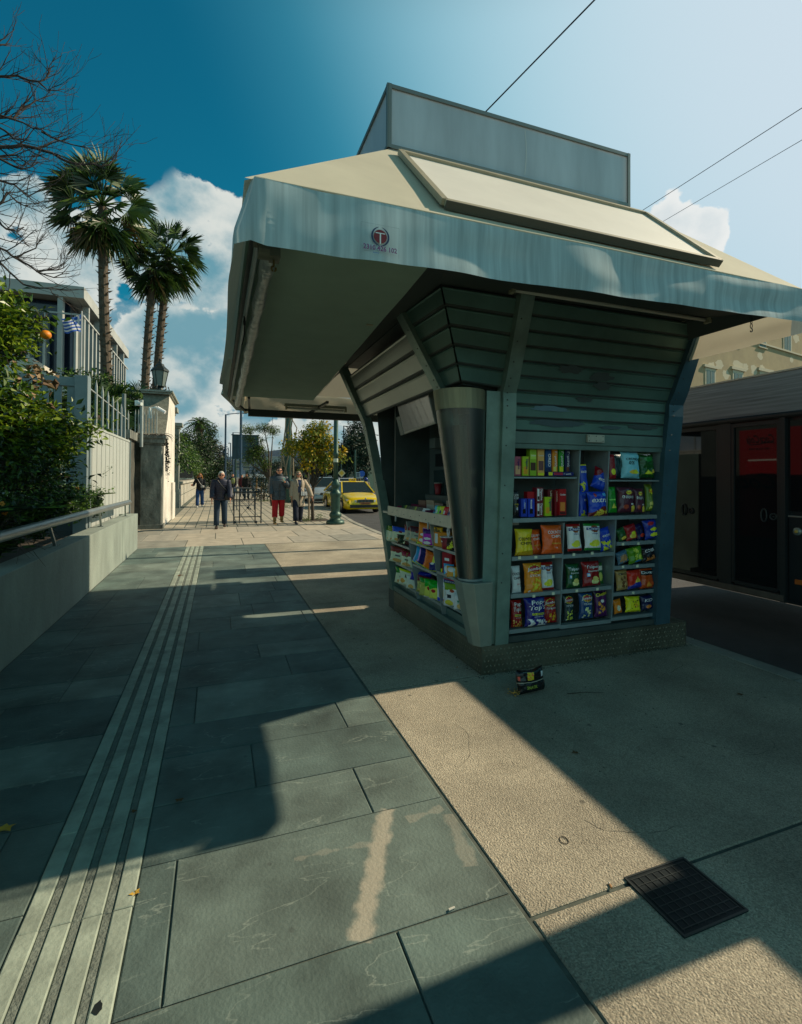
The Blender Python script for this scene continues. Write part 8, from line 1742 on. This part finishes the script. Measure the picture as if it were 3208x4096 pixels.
def bei(t, k, cy, hv, armc):
    b = MB(); b.tube([(-.13*k, cy-.02, 1.47*k), (-.08*k, cy-.15, 1.40*k), (-.055*k, cy-.185, 1.22*k)], .03, 7); b.tube([(.13*k, cy-.02, 1.47*k), (.08*k, cy-.15, 1.40*k), (.055*k, cy-.185, 1.22*k)], .03, 7); b.tube([(-.14*k, cy+.05, 1.46*k), (0, cy+.13, 1.48*k), (.14*k, cy+.05, 1.46*k)], .045, 8); b.build('collar', mat('cloth_collar', (.34, .29, .23), .9, bump=.4, bscale=40), t, smooth=True)
    sling(.11, .97, .14, .07, .09, 1, (.10, .10, .10), -.22)(t, k, cy, hv, armc)
    b = MB()
    for q in range(4): b.box((.02+q*.05, -.315, .93*k), (.045+q*.05, -.30, 1.06*k))
    b.build('bag_stripe', pm((200, 200, 195)), t)
bw_ = person('woman with grey-blond hair and dark glasses in a long beige parka with a checked bag', H=1.70, jacket=(.42, .34, .25), trouser=(.010, .016, .035), shoe=(.015, .02, .03), hair=(.26, .21, .13), hl='long', puffy=1.28, jl=.56, step=.16, arms=((.10, .05), (.55, -.08)), shirt=(.01, .03, .09), legw=1.25, extra=bei, head_down=.05)
place(bw_, (2.48, 16.45, 0), math.radians(8))
w1 = person('orange-haired woman in a black jacket and blue jeans beside the stone wall', H=1.68, jacket=(.012, .013, .016), trouser=(.02, .07, .20), shoe=(.5, .48, .44), hair=(.50, .20, .035), hl='long', jl=.85, step=.12, legw=1.15, armup=(-1, (-.36, -.22, 1.13)), extra=sling(.12, 1.05, .10, .05, .07, 1, (.42, .40, .38)))
place(w1, (-.80, 26.6, 0), 0)
def pack(t, k, cy, hv, armc):
    b = MB(); b.ball((0, -.22, 1.22*k), (.15, .09, .21), 10, f=lambda d: 1/max(abs(d.x), abs(d.z), .8)**.5); bo = b.build('backpack', mat('backpack_olive', (.16, .20, .06), .7), t, smooth=True); b = MB(); b.box((-.06, -.325, 1.12*k), (.06, -.30, 1.30*k)); b.build('pocket', mat('pocket_pale', (.25, .27, .14), .7), bo)
d1 = person('person in black with an olive backpack walking away', H=1.74, jacket=(.012, .014, .02), trouser=(.02, .05, .13), hair=(.015, .012, .01), glasses=False, back=True, extra=pack, step=.14); place(d1, (1.05, 38, 0), 0)
d2 = person('person in a maroon coat walking away beside the backpack', H=1.68, jacket=(.10, .012, .02), trouser=(.012, .016, .03), hair=(.015, .012, .01), glasses=False, back=True, jl=.7, step=.14); place(d2, (1.75, 39.5, 0), 0)
def furx(t, k, cy, hv, armc):
    b = MB(); b.tube([(math.cos(a)*.16, cy*k-.05+math.sin(a)*.12, 1.44*k+.03*math.sin(a)) for a in [q*2*PI/14 for q in range(15)]], .05, 7); b.build('fur_trim', mat('fur', (.16, .14, .09), .95, var=.4, vscale=40, bump=1, bscale=80), t, smooth=True)
d3 = person('person in a black coat with a fur-trimmed hood walking away', H=1.76, jacket=(.010, .011, .014), trouser=(.015, .04, .06), hair=(.012, .01, .01), glasses=False, back=True, extra=furx, puffy=1.25, step=.16); place(d3, (1.80, 34, 0), 0)
def rider():
    c = at(*r2b(1340, 560), 'y', 45); O = Vector((11.2, 31, -.13)); O = Vector((at(1471, 1925, 'y', 30).x, 30, -.13))
    t = thing('motorcycle', 'motorcycle half hidden behind the taxi', 'motorcycle', O); b = MB()
    for yy in (0, 1.3): b.lathe([(.22, -.05), (.3, -.04), (.3, .04), (.22, .05)], (0, 0, 0), 16); b.v[-64:] = [(O.x+v[2], O.y+yy+v[0], O.z+.3+v[1]) for v in b.v[-64:]]
    b.build('wheel', TY, t); b = MB(); b.tube([O+Vector((0, 0, .35)), O+Vector((0, .1, .9)), O+Vector((0, .7, .8)), O+Vector((0, 1.2, .7))], [.06, .12, .16, .08], 8); b.tube([O+Vector((-.35, .15, 1.0)), O+Vector((.35, .15, 1.0))], .02, 6); b.build('body', BLKP, t); b = MB(); b.ball(O+Vector((0, -.05, .85)), (.09, .06, .09), 8); b.build('headlight', HL, t)
    p = person('motorcyclist in a blue helmet and tan jacket behind the taxi', H=1.75, jacket=(.25, .18, .12), trouser=(.02, .02, .025), hair=(.01, .01, .01), glasses=True, extra=lambda t, k, cy, hv, a: (lambda b: (b.ball(hv+Vector((0, .01, .03)), (.13, .145, .14), 12), b.build('helmet', mat('helmet_blue', (.01, .03, .20), .25), t, smooth=True)))(MB()))
    place(p, (O.x, O.y+.45, -.26), 0)
rider()
